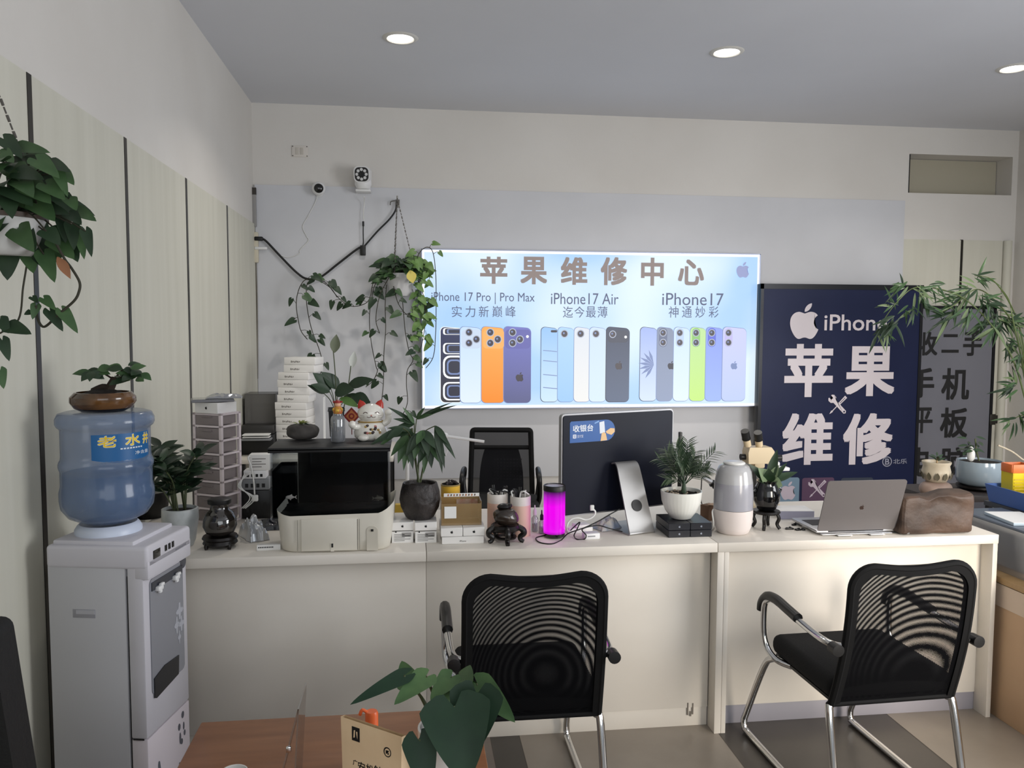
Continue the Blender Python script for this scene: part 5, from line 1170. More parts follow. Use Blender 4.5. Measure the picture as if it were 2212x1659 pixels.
# thin black stand bar behind the palm
p0 = P(1470, 1100, 3.4)
t = thing('black_post', 'thin black upright bar standing behind the right edge of the desktop computer', 'post', (p0.x, 3.42, ZC), 0)
b = B(); b.box((0,0,.006),(.09,.09,.012),0,.003); b.obj('foot', M_blk, t); b = B(); zz = P(1470, 933, 3.42).z-ZC; b.box((0,0,zz/2),(.014,.02,zz),0,.003); b.obj('bar', M_blk, t)
# clutter before the computer
c0 = at(1279, 1166, ZC, .03)
t = thing('charger_box', 'small white charging box with a grey slot, in the cable tangle by the speaker', 'charger', (c0.x, c0.y-.008, ZC), math.radians(6))
b = B(); b.box((0,0,.012),(.062,.04,.024),0,.004); b.obj('housing', M_wht, t); b = B(); b.box((-.004,-.0203,.013),(.03,.001,.004)); b.obj('slot', M_grey, t)
b = B(); p_ = at(1256, 1156, ZC, .045); b.box((0,0,.011),(.10,.05,.022),0,.003); b.box((.01,0,.0275),(.06,.05,.011),0,.002); o = b.obj('white_tray', M_card, None, 38, (p_.x,p_.y+.005,ZC)); o.rotation_euler.z = .2; tag(o, 'white open cardboard tray under the cables, behind the charging box', 'tray')
def cpath(pts, r=.0022):       # (px, py) lying on the counter, (px, py, Y) raised above it
    return [Vector((at(*q).x, at(*q).y, ZC+r)) if len(q) == 2 else P(*q) for q in pts]
b = B(); b.tube(cpath([(1180,1157),(1158,1163),(1166,1173),(1192,1176),(1212,1168),(1228,1152,2.97),(1262,1140,2.97),(1292,1126,2.99),(1316,1112,3.0),(1338,1100,3.02)]), .0024, 7, sm=6); tag(b.obj('speaker_cable', M_cable, None, 60), 'black cord looping in front of the speaker and up behind the computer', 'cable')
b = B(); b.tube(cpath([(1232,1146,2.96),(1252,1128,2.97),(1247,1142,2.95),(1240,1158),(1246,1166),(1262,1166),(1266,1156,2.94),(1258,1143,2.95),(1290,1135,2.98),(1318,1142,2.98),(1346,1150)]), .0024, 7, sm=6); tag(b.obj('black_cable', M_cable, None, 60), 'black cable curled over the white charging box by the computer', 'cable')
b = B(); b.tube(cpath([(1228,1128,2.98),(1236,1121,2.98),(1250,1119,2.98),(1266,1123,2.98),(1281,1116,2.98),(1286,1106,2.98),(1280,1099,2.98)]), .0036, 8, sm=6); q_ = P(1279,1097,2.98); b.box(q_, (.016,.008,.022), 0, .003); b.tube(cpath([(1228,1128,2.98),(1224,1140,2.98),(1228,1152)]), .0036, 8, sm=5); tag(b.obj('charging_cable', M_wcable, None, 60), 'thick white charging cable with plug rising before the dark computer back', 'cable')
c0 = at(1325, 1150, ZC, .03)
crumple('snack_packet', 'crumpled blue and white printed packet beside the silver computer foot', (c0.x-.01, c0.y+.03, ZC), .10, .075, .06, mat('blue_packet', (128,150,186), .35, noise_=(22,(196,190,180),.5)), 31, .4, 'packet', .5)

# ------------------------------------------------------------------ black phone cartons and the bowl palm
c0 = at(1467, 1161, ZC, .08); kb2 = mpp(at(1467,1161)); wb2 = 48.5*kb2; hb2 = 15.5*kb2
M_bb = mat('black_card', (24,26,34), .35); M_sil = mat('silver_print', (150,156,170), .3, metal=.4)
for i, x in enumerate((1467, 1516)):
    g = at(x, 1161, ZC, .08)
    for k in range(2):
        phone_box('phone_box', (('lower','upper')[k])+' black phone carton of the '+('pair nearer the computer foot' if i == 0 else 'pair nearer the grey canister')+', under the palm bowl', (g.x, c0.y, ZC+k*(hb2+.0004)), 0, wb2*.99, .165, hb2, M_bb, M_sil, 'black phone cartons', True, .009)
zb3 = ZC+2*(hb2+.0004)+.0005
g = at(1478, 1124, zb3, .06)
t = thing('potted_palm', 'small feathery parlour palm in a ribbed white bowl, on the black phone cartons', 'potted plant', (g.x, min(g.y, c0.y), zb3), 0)
kp = mpp((g.x, g.y, 1.0)); R_ = 44*kp; H_ = 60*kp
b = B(); pr = [(0,0),(R_*.4,0),(R_*.5,.003),(R_*.78,H_*.3),(R_*.95,H_*.62),(R_,H_*.95),(R_,H_),(R_*.94,H_),(R_*.9,H_*.85),(0,H_*.82)]; b.lathe(pr, n=96)
for v in b.bm.verts:
    if v.co.z < H_*.9 and v.co.z > .004: q = Vector((v.co.x,v.co.y,0)); v.co -= q*.014*(0.5+.5*math.cos(32*math.atan2(v.co.y,v.co.x)))
b.obj('bowl', mat('white_ceramic', (226,226,220), .3), t, 60)
b = B(); b.lathe([(0,H_*.9),(R_*.9,H_*.87)], n=24)
rr = random.Random(6)
for i in range(40):
    a = rr.uniform(0,2*PI); q = R_*.85*math.sqrt(rr.random()); b.sph((q*math.cos(a),q*math.sin(a),H_*.9),(.006,.006,.005),6,rr.choice((0,1,1)))
b.obj('pebbles', [M_soil, mat('pale_pebble', (176,160,140), .7)], t)
bs = B(); bl = B(); hP = 105*kp
b0 = Vector((.01,0,H_*.9))
bs.tube([b0, b0+Vector((0,0,.05))], (.012,.006), 8); 
for i in range(26):
    a = rr.uniform(0,2*PI); sp_ = rr.uniform(.02,.085); h = hP*rr.uniform(.45,1.05); top = b0+Vector((sp_*math.cos(a)+.008, sp_*.7*math.sin(a), h))
    if i < 4: top = b0+Vector(((-.105,-.075,.12,.09)[i], -.01, (.14,.06,.165,.09)[i]))
    pts = smooth_path([b0+Vector((0,0,.03)), (b0+top)/2+Vector((0,0,.025)), top], 7); bs.tube(pts, .0012, 5)
    for k in range(5, len(pts)):
        d = (pts[k]-pts[k-1]).normalized(); sd = d.cross(Vector((0,-.6,.8))).normalized()
        for s in (-1,1): bl.leaf(pts[k], d*.8+sd*s*.75, (0,-.5,1), .052*rr.uniform(.7,1.1), .0052, 'lance', .25, .1, rr.choice((0,0,1)), 4)
bs.obj('stems', M_g1, t); bl.obj('fronds', [M_g1, mat('leaf_greygreen', (84,98,76), .5)], t)

# ------------------------------------------------------------------ grey canister (humidifier)
c0 = at(1596, 1158, ZC, .062); kh = mpp(c0); R_ = 41.5*kh; H_ = 152*kh
t = thing('humidifier', 'tall rounded humidifier, grey above and white below, on the counter left of the black vase', 'humidifier', c0, 0)
b = B(); b.lathe([(0,0),(R_*.72,0),(R_*.8,.004),(R_*.93,H_*.1),(R_,H_*.25),(R_,H_*.345),(0,H_*.345)], n=48); b.obj('base', mat('humidifier_white', (222,212,208), .35), t, 60)
b = B(); b.lathe([(0,H_*.35),(R_,H_*.35),(R_*1.0,H_*.55),(R_*.97,H_*.72),(R_*.88,H_*.88),(R_*.76,H_*.95),(R_*.6,H_*.975),(0,H_*.975)], n=48, mis=[0,0,0,1,1,1,1,1]); b.obj('water_tank', [mat('tank_grey', (158,158,166), .22, coat=.4), mat('tank_pale', (174,174,176), .2, coat=.5)], t, 60)
b = B(); b.lathe([(0,H_*.97),(R_*.5,H_*.975),(R_*.56,H_*.985),(R_*.56,H_*1.0),(R_*.5,H_*1.012),(0,H_*1.015)], n=40); b.obj('cap', mat('cap_white', (214,214,212), .3), t, 60)
b = B(); b.tube([(-R_*.9,.02,H_*.33),(-R_*1.12,.0,H_*.3),(-R_*1.1,-.01,H_*.15),(-R_*.95,.03,H_*.03),(-R_*.6,.08,.004)], .003, 8, sm=5); b.obj('power_cable', M_wcable, t)
# brown carton bits and soldering gun behind the palm
c0 = at(1541, 1128, ZC, .03)
t = thing('brown_carton', 'small brown open carton between the palm bowl and the grey canister', 'box', (c0.x-.002, c0.y+.02, ZC), .5)
b = B(); b.box((0,0,.032),(.055,.045,.064),0,.001); b.obj('carton', mat('kraft_dark', (112,86,68), .8), t); b = B(); b.box((-.0,-.035,.071),(.055,.045,.002),0,0,1,T(0,0,0)); b.obj('flap', mat('kraft_light', (176,150,126), .8), t)
Yg = 3.38
t = thing('soldering_gun', 'silver-tipped soldering gun with black ribbed grip, resting in a coil stand behind the canister', 'soldering gun', (P(1545,1100,Yg).x, Yg, ZC), 0)
g0 = t.location.copy(); lp = lambda x, y: P(x, y, Yg)-g0
b = B(); b.box((0,0,.008),(.08,.08,.016),0,.003); b.tube([(0,0,.016),(0.0,.0,lp(1548,1050).z-.012)], .004, 8); b.obj('stand', M_blk, t)
b = B(); b.tube([lp(1519,1033), lp(1523,1034), lp(1538,1043)], (.006,.012), 14); b.obj('tip', M_alu, t)
b = B(); b.tube([lp(1536,1042), lp(1566,1064)], .0145, 14)
for k in range(4): q = lp(1538+k*6,1043.5+k*4.4); d = (lp(1566,1064)-lp(1536,1042)).normalized(); b.tube([q, q+d*.005], .0175, 14)
b.obj('grip', M_blk, t)
b = B(); b.tube([lp(1538,1038), lp(1528,1030), lp(1517,1031), lp(1515,1050), lp(1514,1080), lp(1520,1098)], .0025, 7, sm=5); b.obj('lead', M_cable, t)

# ------------------------------------------------------------------ black vase plant on a wooden stand
c0 = at(1666, 1148, ZC, .05); kv = mpp(c0)
t = thing('plant_stand', 'black wooden plant stand on four curved legs, under the glossy black vase', 'stand', c0, 0)
zt_ = 40*kv
b = B(); b.lathe([(0,zt_-.012),(.05,zt_-.012),(.056,zt_-.006),(.053,zt_),(0,zt_)], n=32); b.obj('top_plate', M_wood, t)
for i in range(4): a = PI/4+.2+i*PI/2; ca, sa = math.cos(a), math.sin(a); b = B(); b.tube([(.042*ca,.042*sa,zt_-.01),(.05*ca,.05*sa,zt_*.6),(.043*ca,.043*sa,zt_*.3),(.054*ca,.054*sa,.004)], .007, 8, sm=5); b.obj('leg', M_wood, t)
t = thing('potted_orchid', 'broad-leaved plant in a round glossy black vase, between grey canister and laptop', 'potted plant', (c0.x, c0.y, ZC+zt_+.0005), 0)
R_ = 28*kv
b = B(); b.lathe([(0,0),(R_*.55,0),(R_*.7,.006),(R_*.98,R_*.8),(R_,R_*1.2),(R_*.86,R_*1.85),(R_*.7,R_*2.1),(R_*.78,R_*2.3),(R_*.7,R_*2.3),(R_*.6,R_*2.0),(0,R_*1.95)], n=40); b.obj('vase', M_blkg, t, 60)
for s in (-1,1): b = B(); b.tube([(s*R_*.85,0,R_*1.8),(s*R_*1.15,0,R_*1.6),(s*R_*1.0,0,R_*1.3)], .004, 8, sm=4); b.obj('handle', M_blkg, t)
b = B(); b.lathe([(0,R_*2.1),(R_*.66,R_*2.05)], n=16); b.sph((0,0,R_*2.1),(.014,.014,.012),8); b.obj('soil', M_soil, t)
Ti = T(-c0.x, -c0.y, -(ZC+zt_+.0005)); bl = B(); Yv = c0.y
for (bx,by,tx,ty,w,dy,mi) in ((1655,1030,1618,1003,16,0,0),(1662,1025,1679,972,18,.01,0),(1668,1035,1722,1020,16,.0,0),(1660,1030,1638,1012,26,-.03,1),(1668,1035,1690,1050,26,-.03,1),(1658,1035,1640,1040,22,-.03,0),(1665,1030,1682,1005,16,-.01,1),(1663,1040,1660,1012,22,-.04,0),(1672,1030,1700,1000,11,.02,0)):
    leaf_px(bl, (1660+(bx-1660)*.4,1042), (tx,ty), Yv, Yv+dy, w*1.2, 'lance', .15, .2, mi)
o = bl.obj('foliage', [M_g1, mat('leaf_pale_vein', (110,128,96), .5)], t); o.data.transform(Ti)

# ------------------------------------------------------------------ microscope behind the canister
Ym = 3.46; q0 = P(1636, 1095, Ym)
t = thing('microscope', 'cream stereo microscope with two dark eyepieces, behind the canister before the navy board', 'microscope', (q0.x, Ym, ZC), 0)
lm = lambda x, y, dy=0: P(x, y, Ym+dy)-Vector((q0.x, Ym, ZC))
M_cr = mat('cream_metal', (206,188,156), .35)
b = B(); b.box((0,0,.012),(.16,.14,.024),0,.006); b.obj('base', M_cr, t); b = B(); b.cyl((0.03,.05,.02),.014,lm(1640,985).z-.02,16); b.obj('column', M_chrome, t)
a, c = lm(1608,998), lm(1664,965); m_ = mpp(q0)
b = B(); b.prism([(-28*m_,-18*m_),(26*m_,-18*m_),(29*m_,8*m_),(22*m_,17*m_),(-26*m_,17*m_),(-29*m_,6*m_)], .07, T(lm(1637,981).x, .03, lm(1637,981).z) @ FACE, 0); b.box((lm(1637,1003).x,.0,lm(1637,1003).z),(.05,.05,.03),0,.008); b.obj('head', M_cr, t)
for (x0, y0, x1, y1) in ((1615,962,1609,931),(1640,962,1637,934)):
    b = B(); p0_, p1_ = lm(x0,y0,-.01), lm(x1,y1,-.04); b.tube([p0_, p0_*.5+p1_*.5], .0165, 18); ey = b.obj('eyepiece_tube', M_cr, t)
    b = B(); b.tube([p0_*.5+p1_*.5, p1_], .0185, 18); b.tube([p0_*.55+p1_*.45, p0_*.5+p1_*.5], .0195, 18); b.obj('eyecup', M_blk, ey)
for x, y in ((1605,987),(1682,989)): b = B(); k_ = lm(x,y,.0); b.lathe([(0,-.012),(.014,-.012),(.014,.012),(0,.012)], n=16, M=T(*k_) @ RY(PI/2)); b.obj('focus_knob', M_blk, t)
b = B(); b.tube([lm(1660,1000), lm(1682,1003)], .012, 12); b.box(lm(1690,1012),(.05,.05,.016),0,.004); b.obj('ring_light', M_wht, t)

# ------------------------------------------------------------------ laptop, carton, bits, stone
c0 = at(1853, 1157, ZC, .012); kl = mpp(c0); LW_ = 178*kl
t = thing('laptop', 'open silver-grey laptop seen from behind with small dark fruit emblem on its lid', 'laptop', (c0.x, c0.y, ZC+.008), 0)
LD = .215; tilt = math.radians(19)
b = B(); b.box((0,LD/2+.006,.007),(LW_,LD,.012),0,.004); b.obj('base', M_alu, t); b = B(); b.box((0,LD*.6,.0135),(LW_*.86,LD*.42,.001)); b.obj('keyboard', M_blk, t)
LH = (P(1853,1042,c0.y).z-ZC-.01)/math.cos(tilt)*1.06
A_ = T(0,.004,.012) @ RX(tilt) @ FACE
b = B(); b.prism(rrect(LW_, LH, .012, 5, 0, LH/2), .004, A_, 0); b.logo(0, LH*.47, .022, A_, 1, .0043); ld = b.obj('lid', [mat('space_grey', (112,108,108), .45, metal=.25), mat('emblem_dark', (58,46,42), .3)], t)
b = B(); b.prism(rrect(LW_*.95, LH*.92, .006, 3, 0, LH/2), .0005, A_, 0, -.0009); b.obj('screen', M_blkg, ld)
b = B(); b.tube([(-LW_*.35,.005,.01),(LW_*.35,.005,.01)], .005, 8); b.obj('hinge', M_blk, t)
g = at(1850, 1158, ZC, .0)
t = thing('laptop_riser', 'thin pale laptop riser with two dark rubber feet, under the open laptop', 'riser', (c0.x, c0.y+.09, ZC), 0)
b = B(); b.box((0,0,.006),(LW_*.9,.2,.003),0,.001); b.obj('plate', M_alu, t)
for x in (-.06,.075): b = B(); b.box((x,-.1,.003),(.055,.02,.006),0,.002); b.obj('foot', M_blk, t); b = B(); b.box((x,-.108,.0055),(.06,.02,.003),0,.001); b.obj('pad', M_wht, t)
g = at(1726, 1123, ZC, .035)
t = thing('white_carton', 'flat white open carton on the counter left of the laptop', 'box', (g.x, g.y+.03, ZC), math.radians(-6))
b = B(); b.box((0,0,.018),(.15,.11,.036),0,.002); b.obj('carton', M_card, t); b = B(); b.box((0,-.0556,.018),(.149,.001,.034)); b.obj('side_print', mat('lilac_grey', (170,168,186), .5), t)
g = at(1712, 1140, ZC, .0); rr = random.Random(12)
for i in range(9):
    q = at(1702+i*6+rr.uniform(-3,3), 1143-i*.6+rr.uniform(-9,6)); b = B()
    b.box((0,0,.003+.0),(rr.uniform(.012,.026),rr.uniform(.008,.02),.006),0,.001); b.box((.004,0,.0075),(.008,.006,.003),1)
    o = b.obj('spare_part', [rr.choice((M_blk,M_grey,M_alu)), M_blk], None, 38, (q.x, q.y, ZC)); o.rotation_euler.z = rr.uniform(0,3); tag(o, 'tiny spare part among those scattered between the black plant stand and the laptop', 'part', 'tiny spare parts on the counter')
g = at(1798, 1150, ZC, .0)
b = B(); p0 = at(1953, 1156, ZC); d_ = Vector((-.03,.05,.0)).normalized()
pA = P(1945, 1131, p0.y+.02); pB = Vector((p0.x+.012, p0.y-.012, ZC+.008)); b.tube([pA, pA*.4+pB*.6], .0075, 12); b.tube([pA*.4+pB*.6, pA*.3+pB*.7], .0085, 12, 1); b.tube([pA*.3+pB*.7, pB], .006, 12, 1)
tag(b.obj('metal_pen', [M_blk, M_chrome]), 'black and chrome metal pen leaning on the brown stone block', 'pen')
c0 = at(2030, 1157, ZC, .055); ks = mpp(c0)
t = thing('stone_block', 'big brown natural stone block with a pale crack, at the right end of the counter', 'stone', c0, 0)
b = B(); b.box((0,0,46*ks),(165*ks,.10,88*ks),0,.02,3)
bmesh.ops.subdivide_edges(b.bm, edges=b.bm.edges[:], cuts=5, use_grid_fill=True)
for v in b.bm.verts:
    co = v.co.copy(); n1 = noise.noise(co*14+Vector((3,1,7))); n2 = noise.noise(co*40)
    cx = -.012+.012*math.sin(co.z*60)+.01*noise.noise(Vector((0,0,co.z*20)))
    cr = math.exp(-((co.x-cx)/.010)**2)*(1 if co.y < 0 else .3)
    v.co += Vector((.014*n1 - (.05*max(0,.06-co.z) if co.x < -.08 else 0), .009*n1+.004*n2+.018*cr, (.016*n1+(-.012 if co.x < -.03 else 0))*min(1,max(0,co.z/.06))))
    if v.co.z < .002: v.co.z = 0.0
b.obj('rock', mat('brown_rock', (92,71,57), .55, noise_=(7,(54,42,35),.4), bump=(30,.35)), t, 60)

# ------------------------------------------------------------------ side desk at the right with pots
desk('dark side desk behind the right end of the counter, carrying pots and a round stone', P(2000,1085,3.72).x, 4.0, 3.66, 4.0, ZC-.02, mat('dark_desk_top', (58,52,50), .5))
ZD = ZC-.02
def dk(px, py, dy=0): return at(px, py, ZD, dy)
g = dk(2040, 1078, .07); kq = mpp(g)
t = thing('round_stone', 'rounded pale pinkish stone under the small cream plant pot', 'stone', g, 0)
b = B(); b.grid(lambda u, v: (35*kq*math.cos(2*PI*u)*math.sin(PI*v)**.7*(1+.1*noise.noise(Vector((u*5,v*3,2)))), 28*kq*math.sin(2*PI*u)*math.sin(PI*v)**.7, 17*kq*(1-math.cos(PI*v))), 28, 12, closeu=True); b.obj('stone_body', mat('pink_stone', (168,146,132), .5, noise_=(9,(132,112,102),.4)), t, 60)
zs = ZD+34*kq-.003
t = thing('potted_succulent', 'small cream pot with leaf relief and a bare sprig, on the pinkish round stone', 'potted plant', (g.x, g.y, zs), 0)
R_ = 29*kq; H_ = 43*kq
b = B(); b.lathe([(0,0),(R_*.7,0),(R_*.95,H_*.25),(R_,H_*.5),(R_*.9,H_*.8),(R_,H_*.92),(R_,H_),(R_*.86,H_),(R_*.8,H_*.85),(0,H_*.85)], n=40); b.obj('pot', mat('cream_glaze', (204,194,172), .3, noise_=(14,(176,164,144),.3)), t, 60)
b = B()
for i in range(12): a = i*PI/6; b.leaf((R_*1.01*math.cos(a),R_*1.01*math.sin(a),H_*.12), (.15*math.cos(a),.15*math.sin(a),1), (math.cos(a),math.sin(a),0), H_*.42, R_*.34, 'oval', -.1, .1)
b.obj('leaf_relief', mat('relief_brown', (92,86,70), .5), t)
b = B(); b.tube([(0,0,H_*.8),(.004,0,H_*1.25)], .004, 8); rr = random.Random(9)
for i in range(9): a = rr.uniform(0,2*PI); b.leaf((0,0,H_*rr.uniform(1,1.3)), (math.cos(a),math.sin(a),.6), (0,-1,1), .045, .012, 'oval', .2, .1, 1)
b.obj('sprig', [mat('twig', (150,128,96), .8), M_g1], t)
g = P(2112, 1046, 3.83); hr = g.z-ZD; g.z = ZD; kq = mpp(g)
t = thing('pot_riser', 'round dark wooden riser under the blue-grey bowl pot', 'stand', g, 0)
b = B(); b.lathe([(0,hr-.02),(36*kq,hr-.02),(42*kq,hr-.012),(42*kq,hr-.002),(0,hr)], n=36); b.obj('disc', M_wood, t)
for i in range(4): a = .5+i*PI/2; b = B(); b.tube([(26*kq*math.cos(a),26*kq*math.sin(a),hr-.016),(32*kq*math.cos(a),32*kq*math.sin(a),.01)], .008, 8); b.obj('leg', M_wood, t)
zq = ZD+hr+.0005
t = thing('potted_bonsai', 'wide glossy blue-grey bowl pot with a white stone and small dark plant, far right', 'potted plant', (g.x+.005, g.y, zq), 0)
R_ = 46*kq; H_ = 52*kq
b = B(); b.lathe([(0,0),(R_*.78,0),(R_*.92,.012),(R_*.99,H_*.3),(R_,H_*.75),(R_*.97,H_),(R_*.92,H_),(R_*.9,H_*.85),(0,H_*.85)], n=48); b.obj('pot', mat('bluegrey_glaze', (138,152,162), .12, coat=.6), t, 60)
b = B(); b.lathe([(0,H_*.98),(R_*.9,H_*.92)], n=24); b.obj('soil', M_soil, t)
b = B(); b.grid(lambda u, v: (-.05+.022*math.cos(2*PI*u)*math.sin(PI*v)*(1.2-v*.7), .02*math.sin(2*PI*u)*math.sin(PI*v), H_*.95+.04*(1-math.cos(PI*v))), 16, 10, closeu=True); b.obj('white_stone', mat('white_stone', (214,214,210), .4), t, 60)
b = B(); b.tube([(0,0,H_*.9),(-.02,0,H_*1.4),(-.03,0,H_*1.9)], .004, 8, sm=4); rr = random.Random(19)
for i in range(26): a = rr.uniform(0,2*PI); b.leaf((-.03+rr.uniform(-.05,.03),rr.uniform(-.03,.03),H_*rr.uniform(1.3,2.0)), (math.cos(a),math.sin(a),rr.uniform(-.3,.4)), (0,-1,1), .05, .016, 'oval', .2, .1, 1)
b.obj('plant', [M_stem, M_g1], t)
# right-hand cabinet with clear bins, blue tray, yellow basket
CX0 = 2.325; zcab = PX(2152, 1241, CX0).z; yb_ = PX(2146, 1400, CX0).y
t = thing('side_cabinet', 'low beige cabinet with a wood-edged top, cut by the right edge of the photo', 'cabinet', (CX0, 0, 0), 0)
y0c, y1c = 1.9, 3.3
b = B(); b.box((.325,(y0c+y1c)/2,zcab/2-.02),(.65,y1c-y0c-.02,zcab-.04),0,.002); b.obj('body', mat('beige_cabinet', (196,166,134), .5, noise_=(4,(186,154,122),.3)), t)
b = B(); b.box((.325,(y0c+y1c)/2,zcab-.0125),(.67,y1c-y0c+.02,.025),0,.002); b.obj('top', mat('wood_edge', (170,140,98), .5, noise_=(6,(154,124,82),.3,(1,8,8))), t)
b = B(); b.box((-.001,(y0c+y1c)/2,zcab-.075),(.004,y1c-y0c-.03,.09)); b.obj('apron_rail', mat('apron_pale', (206,188,170), .5), t)
bx0 = CX0+.06
M_bin = clear('bin_plastic', (176,186,200), .5, .15, .1)
t = thing('storage_bin', 'clear plastic bin with grey contents, on the beige cabinet at the right edge', 'bin', (bx0+.09, 2.9, zcab+.0005), 0)
hb_ = PX(2150,1130,bx0).z-zcab
def opentray(b, w, d, h, th=.004, flare=1.05):
    for sx in (-1,1): b.raw([(sx*w/2,-d/2,0),(sx*w/2,d/2,0),(sx*w/2*flare,d/2*flare,h),(sx*w/2*flare,-d/2*flare,h),(sx*(w/2-th),-d/2,0),(sx*(w/2-th),d/2,0),(sx*(w/2*flare-th),d/2*flare,h),(sx*(w/2*flare-th),-d/2*flare,h)], [(0,1,2,3),(7,6,5,4),(3,2,6,7),(0,3,7,4),(1,5,6,2)])
    for sy in (-1,1): b.raw([(-w/2,sy*d/2,0),(w/2,sy*d/2,0),(w/2*flare,sy*d/2*flare,h),(-w/2*flare,sy*d/2*flare,h),(-w/2,sy*(d/2-th),0),(w/2,sy*(d/2-th),0),(w/2*flare,sy*(d/2*flare-th),h),(-w/2*flare,sy*(d/2*flare-th),h)], [(0,1,2,3),(7,6,5,4),(3,2,6,7)])
    b.box((0,0,th/2),(w,d,th))
b = B(); opentray(b, .2, .62, hb_); b.obj('bin_shell', M_bin, t)
b = B(); b.box((0,0,hb_*.25+.005),(.18,.56,hb_*.45),0,.01); b.obj('contents', mat('grey_contents', (96,92,92), .7, noise_=(9,(60,56,56),.4)), t)
b = B(); b.box((0,0,hb_+.006),(.215,.66,.012),0,.004); b.obj('lid', mat('bin_lid', (112,122,136), .3, alpha=.9), t)
for i, (dx, dy, r, lab) in enumerate(((-.005,-.16,.1,'white printed booklet, front one of two lying on the clear bin lid'),(-.005,.1,-.12,'pale bluish booklet, rear one of two lying on the clear bin lid'))):
    t = thing('booklet', lab, 'booklet', (bx0+.09+dx, 2.9+dy, zcab+hb_+.0135), r); b = B(); b.box((0,0,.006),(.15,.2,.012),0,.001); b.obj('pages', M_paper if i == 0 else mat('pale_blue_paper', (176,192,204), .5), t); b = B(); b.box((0,0,.0125),(.15,.2,.001)); b.obj('cover', M_paper, t)
tx0 = 2.62; zt0 = PX(2134,1081,tx0).z; zt1 = PX(2134,1044,tx0).z; ytr = PX(2134,1062,tx0).y
t = thing('tray_stand', 'dark stand behind the clear bin, carrying the blue tray', 'shelf', (tx0+.25, ytr-.33, 0), 0)
b = B(); b.box((0,0,zt0-.012),(.52,.68,.02)); b.obj('shelf_board', mat('shelf_dark', (62,66,74), .5), t)
for sx in (-1,1):
    for sy in (-1,1): b = B(); b.box((sx*.245,sy*.325,(zt0+zcab-.04)/2+.02),(.02,.02,zt0-zcab-.024)); b.obj('leg', M_blk, t)
t.location.z = 0
t = thing('blue_tray', 'open blue plastic tray on the dark stand at the right edge', 'tray', (tx0+.25, ytr-.33, zt0), 0)
b = B(); opentray(b, .5, .64, zt1-zt0); b.obj('tray_shell', mat('blue_plastic', (74,106,172), .4), t)
yy = ytr-.06; p0 = P(2180,1046,yy); p0.x = max(p0.x, tx0+.09)
t = thing('yellow_basket', 'yellow plastic basket with orange rim and ribbed front, standing in the blue tray', 'basket', (p0.x, yy, zt0+.0045), 0)
kq = mpp(p0); wq = 46*kq; hq = P(2180,992,yy).z-zt0-.004
b = B(); opentray(b, wq*.92, wq*.7, hq*.72, .004, 1.06); b.obj('basket_body', mat('yellow_plastic', (206,182,34), .35), t)
b = B()
for i in range(7): b.box((0,-wq*.36-.001,hq*(.1+i*.075)),(wq*.8,.004,hq*.02))
b.obj('ribs', mat('yellow_dark', (170,142,20), .4), t)
b = B(); b.box((0,-wq*.365,hq*.8),(wq*1.0,.008,hq*.2),0,.003); b.box((0,wq*.365,hq*.8),(wq*1.0,.008,hq*.2),0,.003); b.box((-wq*.49,0,hq*.8),(.008,wq*.72,hq*.2),0,.003); b.box((wq*.49,0,hq*.8),(.008,wq*.72,hq*.2),0,.003); b.box((0,-wq*.37,hq*.8),(wq*.36,.006,hq*.1),1,.004); b.obj('rim', [mat('orange_plastic', (206,104,44), .4), mat('dark_red', (120,52,36), .4)], t)
b = B(); b.tube([P(2156,962,yy-.02), P(2185,975,yy-.03), P(2208,992,yy-.04), P(2225,1006,yy-.05), Vector((P(2226,1020,yy-.05).x, yy-.05, zt0+.006))], .004, 8, sm=5); tag(b.obj('pale_twig', mat('pale_twig', (170,160,140), .8)), 'thin pale twig arching above the yellow basket', 'twig')

# ------------------------------------------------------------------ things fixed to the back wall
WY = D
def wall_thing(name, label, cat, px, py, Y): p = P(px, py, Y); return thing(name, label, cat, p, 0), p
t, p = wall_thing('wall_socket_plate', 'pale double socket plate high on the back wall, above the small camera', 'wall plate', 648, 327, WY)
k = mpp(p)
b = B(); b.box((0,-.004,0),(34*k,.008,24*k),0,.003); b.obj('plate', mat('old_plate', (216,210,202), .5), t); b = B()
for x in (-6*k, 4*k): b.box((x,-.009,0),(7*k,.003,15*k),0,.001)
b.obj('rocker_strips', mat('plate_shade', (196,190,180), .5), t); b = B()
for x in (-15*k,15*k):
    for z in (-10*k,10*k): b.sph((x,-.0085,z),(.004,.002,.004),8)
b.obj('screws', M_ink, t)
BYf = D-.018
t, p = wall_thing('round_camera', 'small round white camera with dark lens, the left camera on the back wall', 'security camera', 690, 410, BYf)
b = B(); b.lathe([(0,0),(.032,0),(.032,.012),(.02,.02),(0,.02)], n=24, M=T(0,0,-.02) @ RX(PI/2)); b.obj('mount', M_wht, t)
b = B(); b.sph((0,-.052,0),.05,24); b.obj('ball_housing', M_wht, t)
b = B(); dv = Vector((.12,-.95,-.1)).normalized(); Q = T(*(Vector((0,-.052,0))+dv*.034)) @ dv.to_track_quat('Z','Y').to_matrix().to_4x4()
b.lathe([(0,.019),(.016,.018),(.03,.012),(.034,.005)], n=24, M=Q); b.obj('lens', M_blkg, t)
t, p = wall_thing('turret_camera', 'larger white swivel camera with ring of lights and bracket, right of the round camera', 'security camera', 786, 398, BYf)
b = B(); b.box((0,-.008,.03),(.10,.016,.14),0,.005); b.box((0,-.06,-.062),(.11,.1,.018),0,.005); b.obj('bracket', M_wht, t)
b = B(); b.lathe([(0,-.056),(.045,-.052),(.062,-.02),(.06,.02),(.05,.035),(0,.04)], (0,-.09,0), 28); b.obj('swivel_body', M_wht, t)
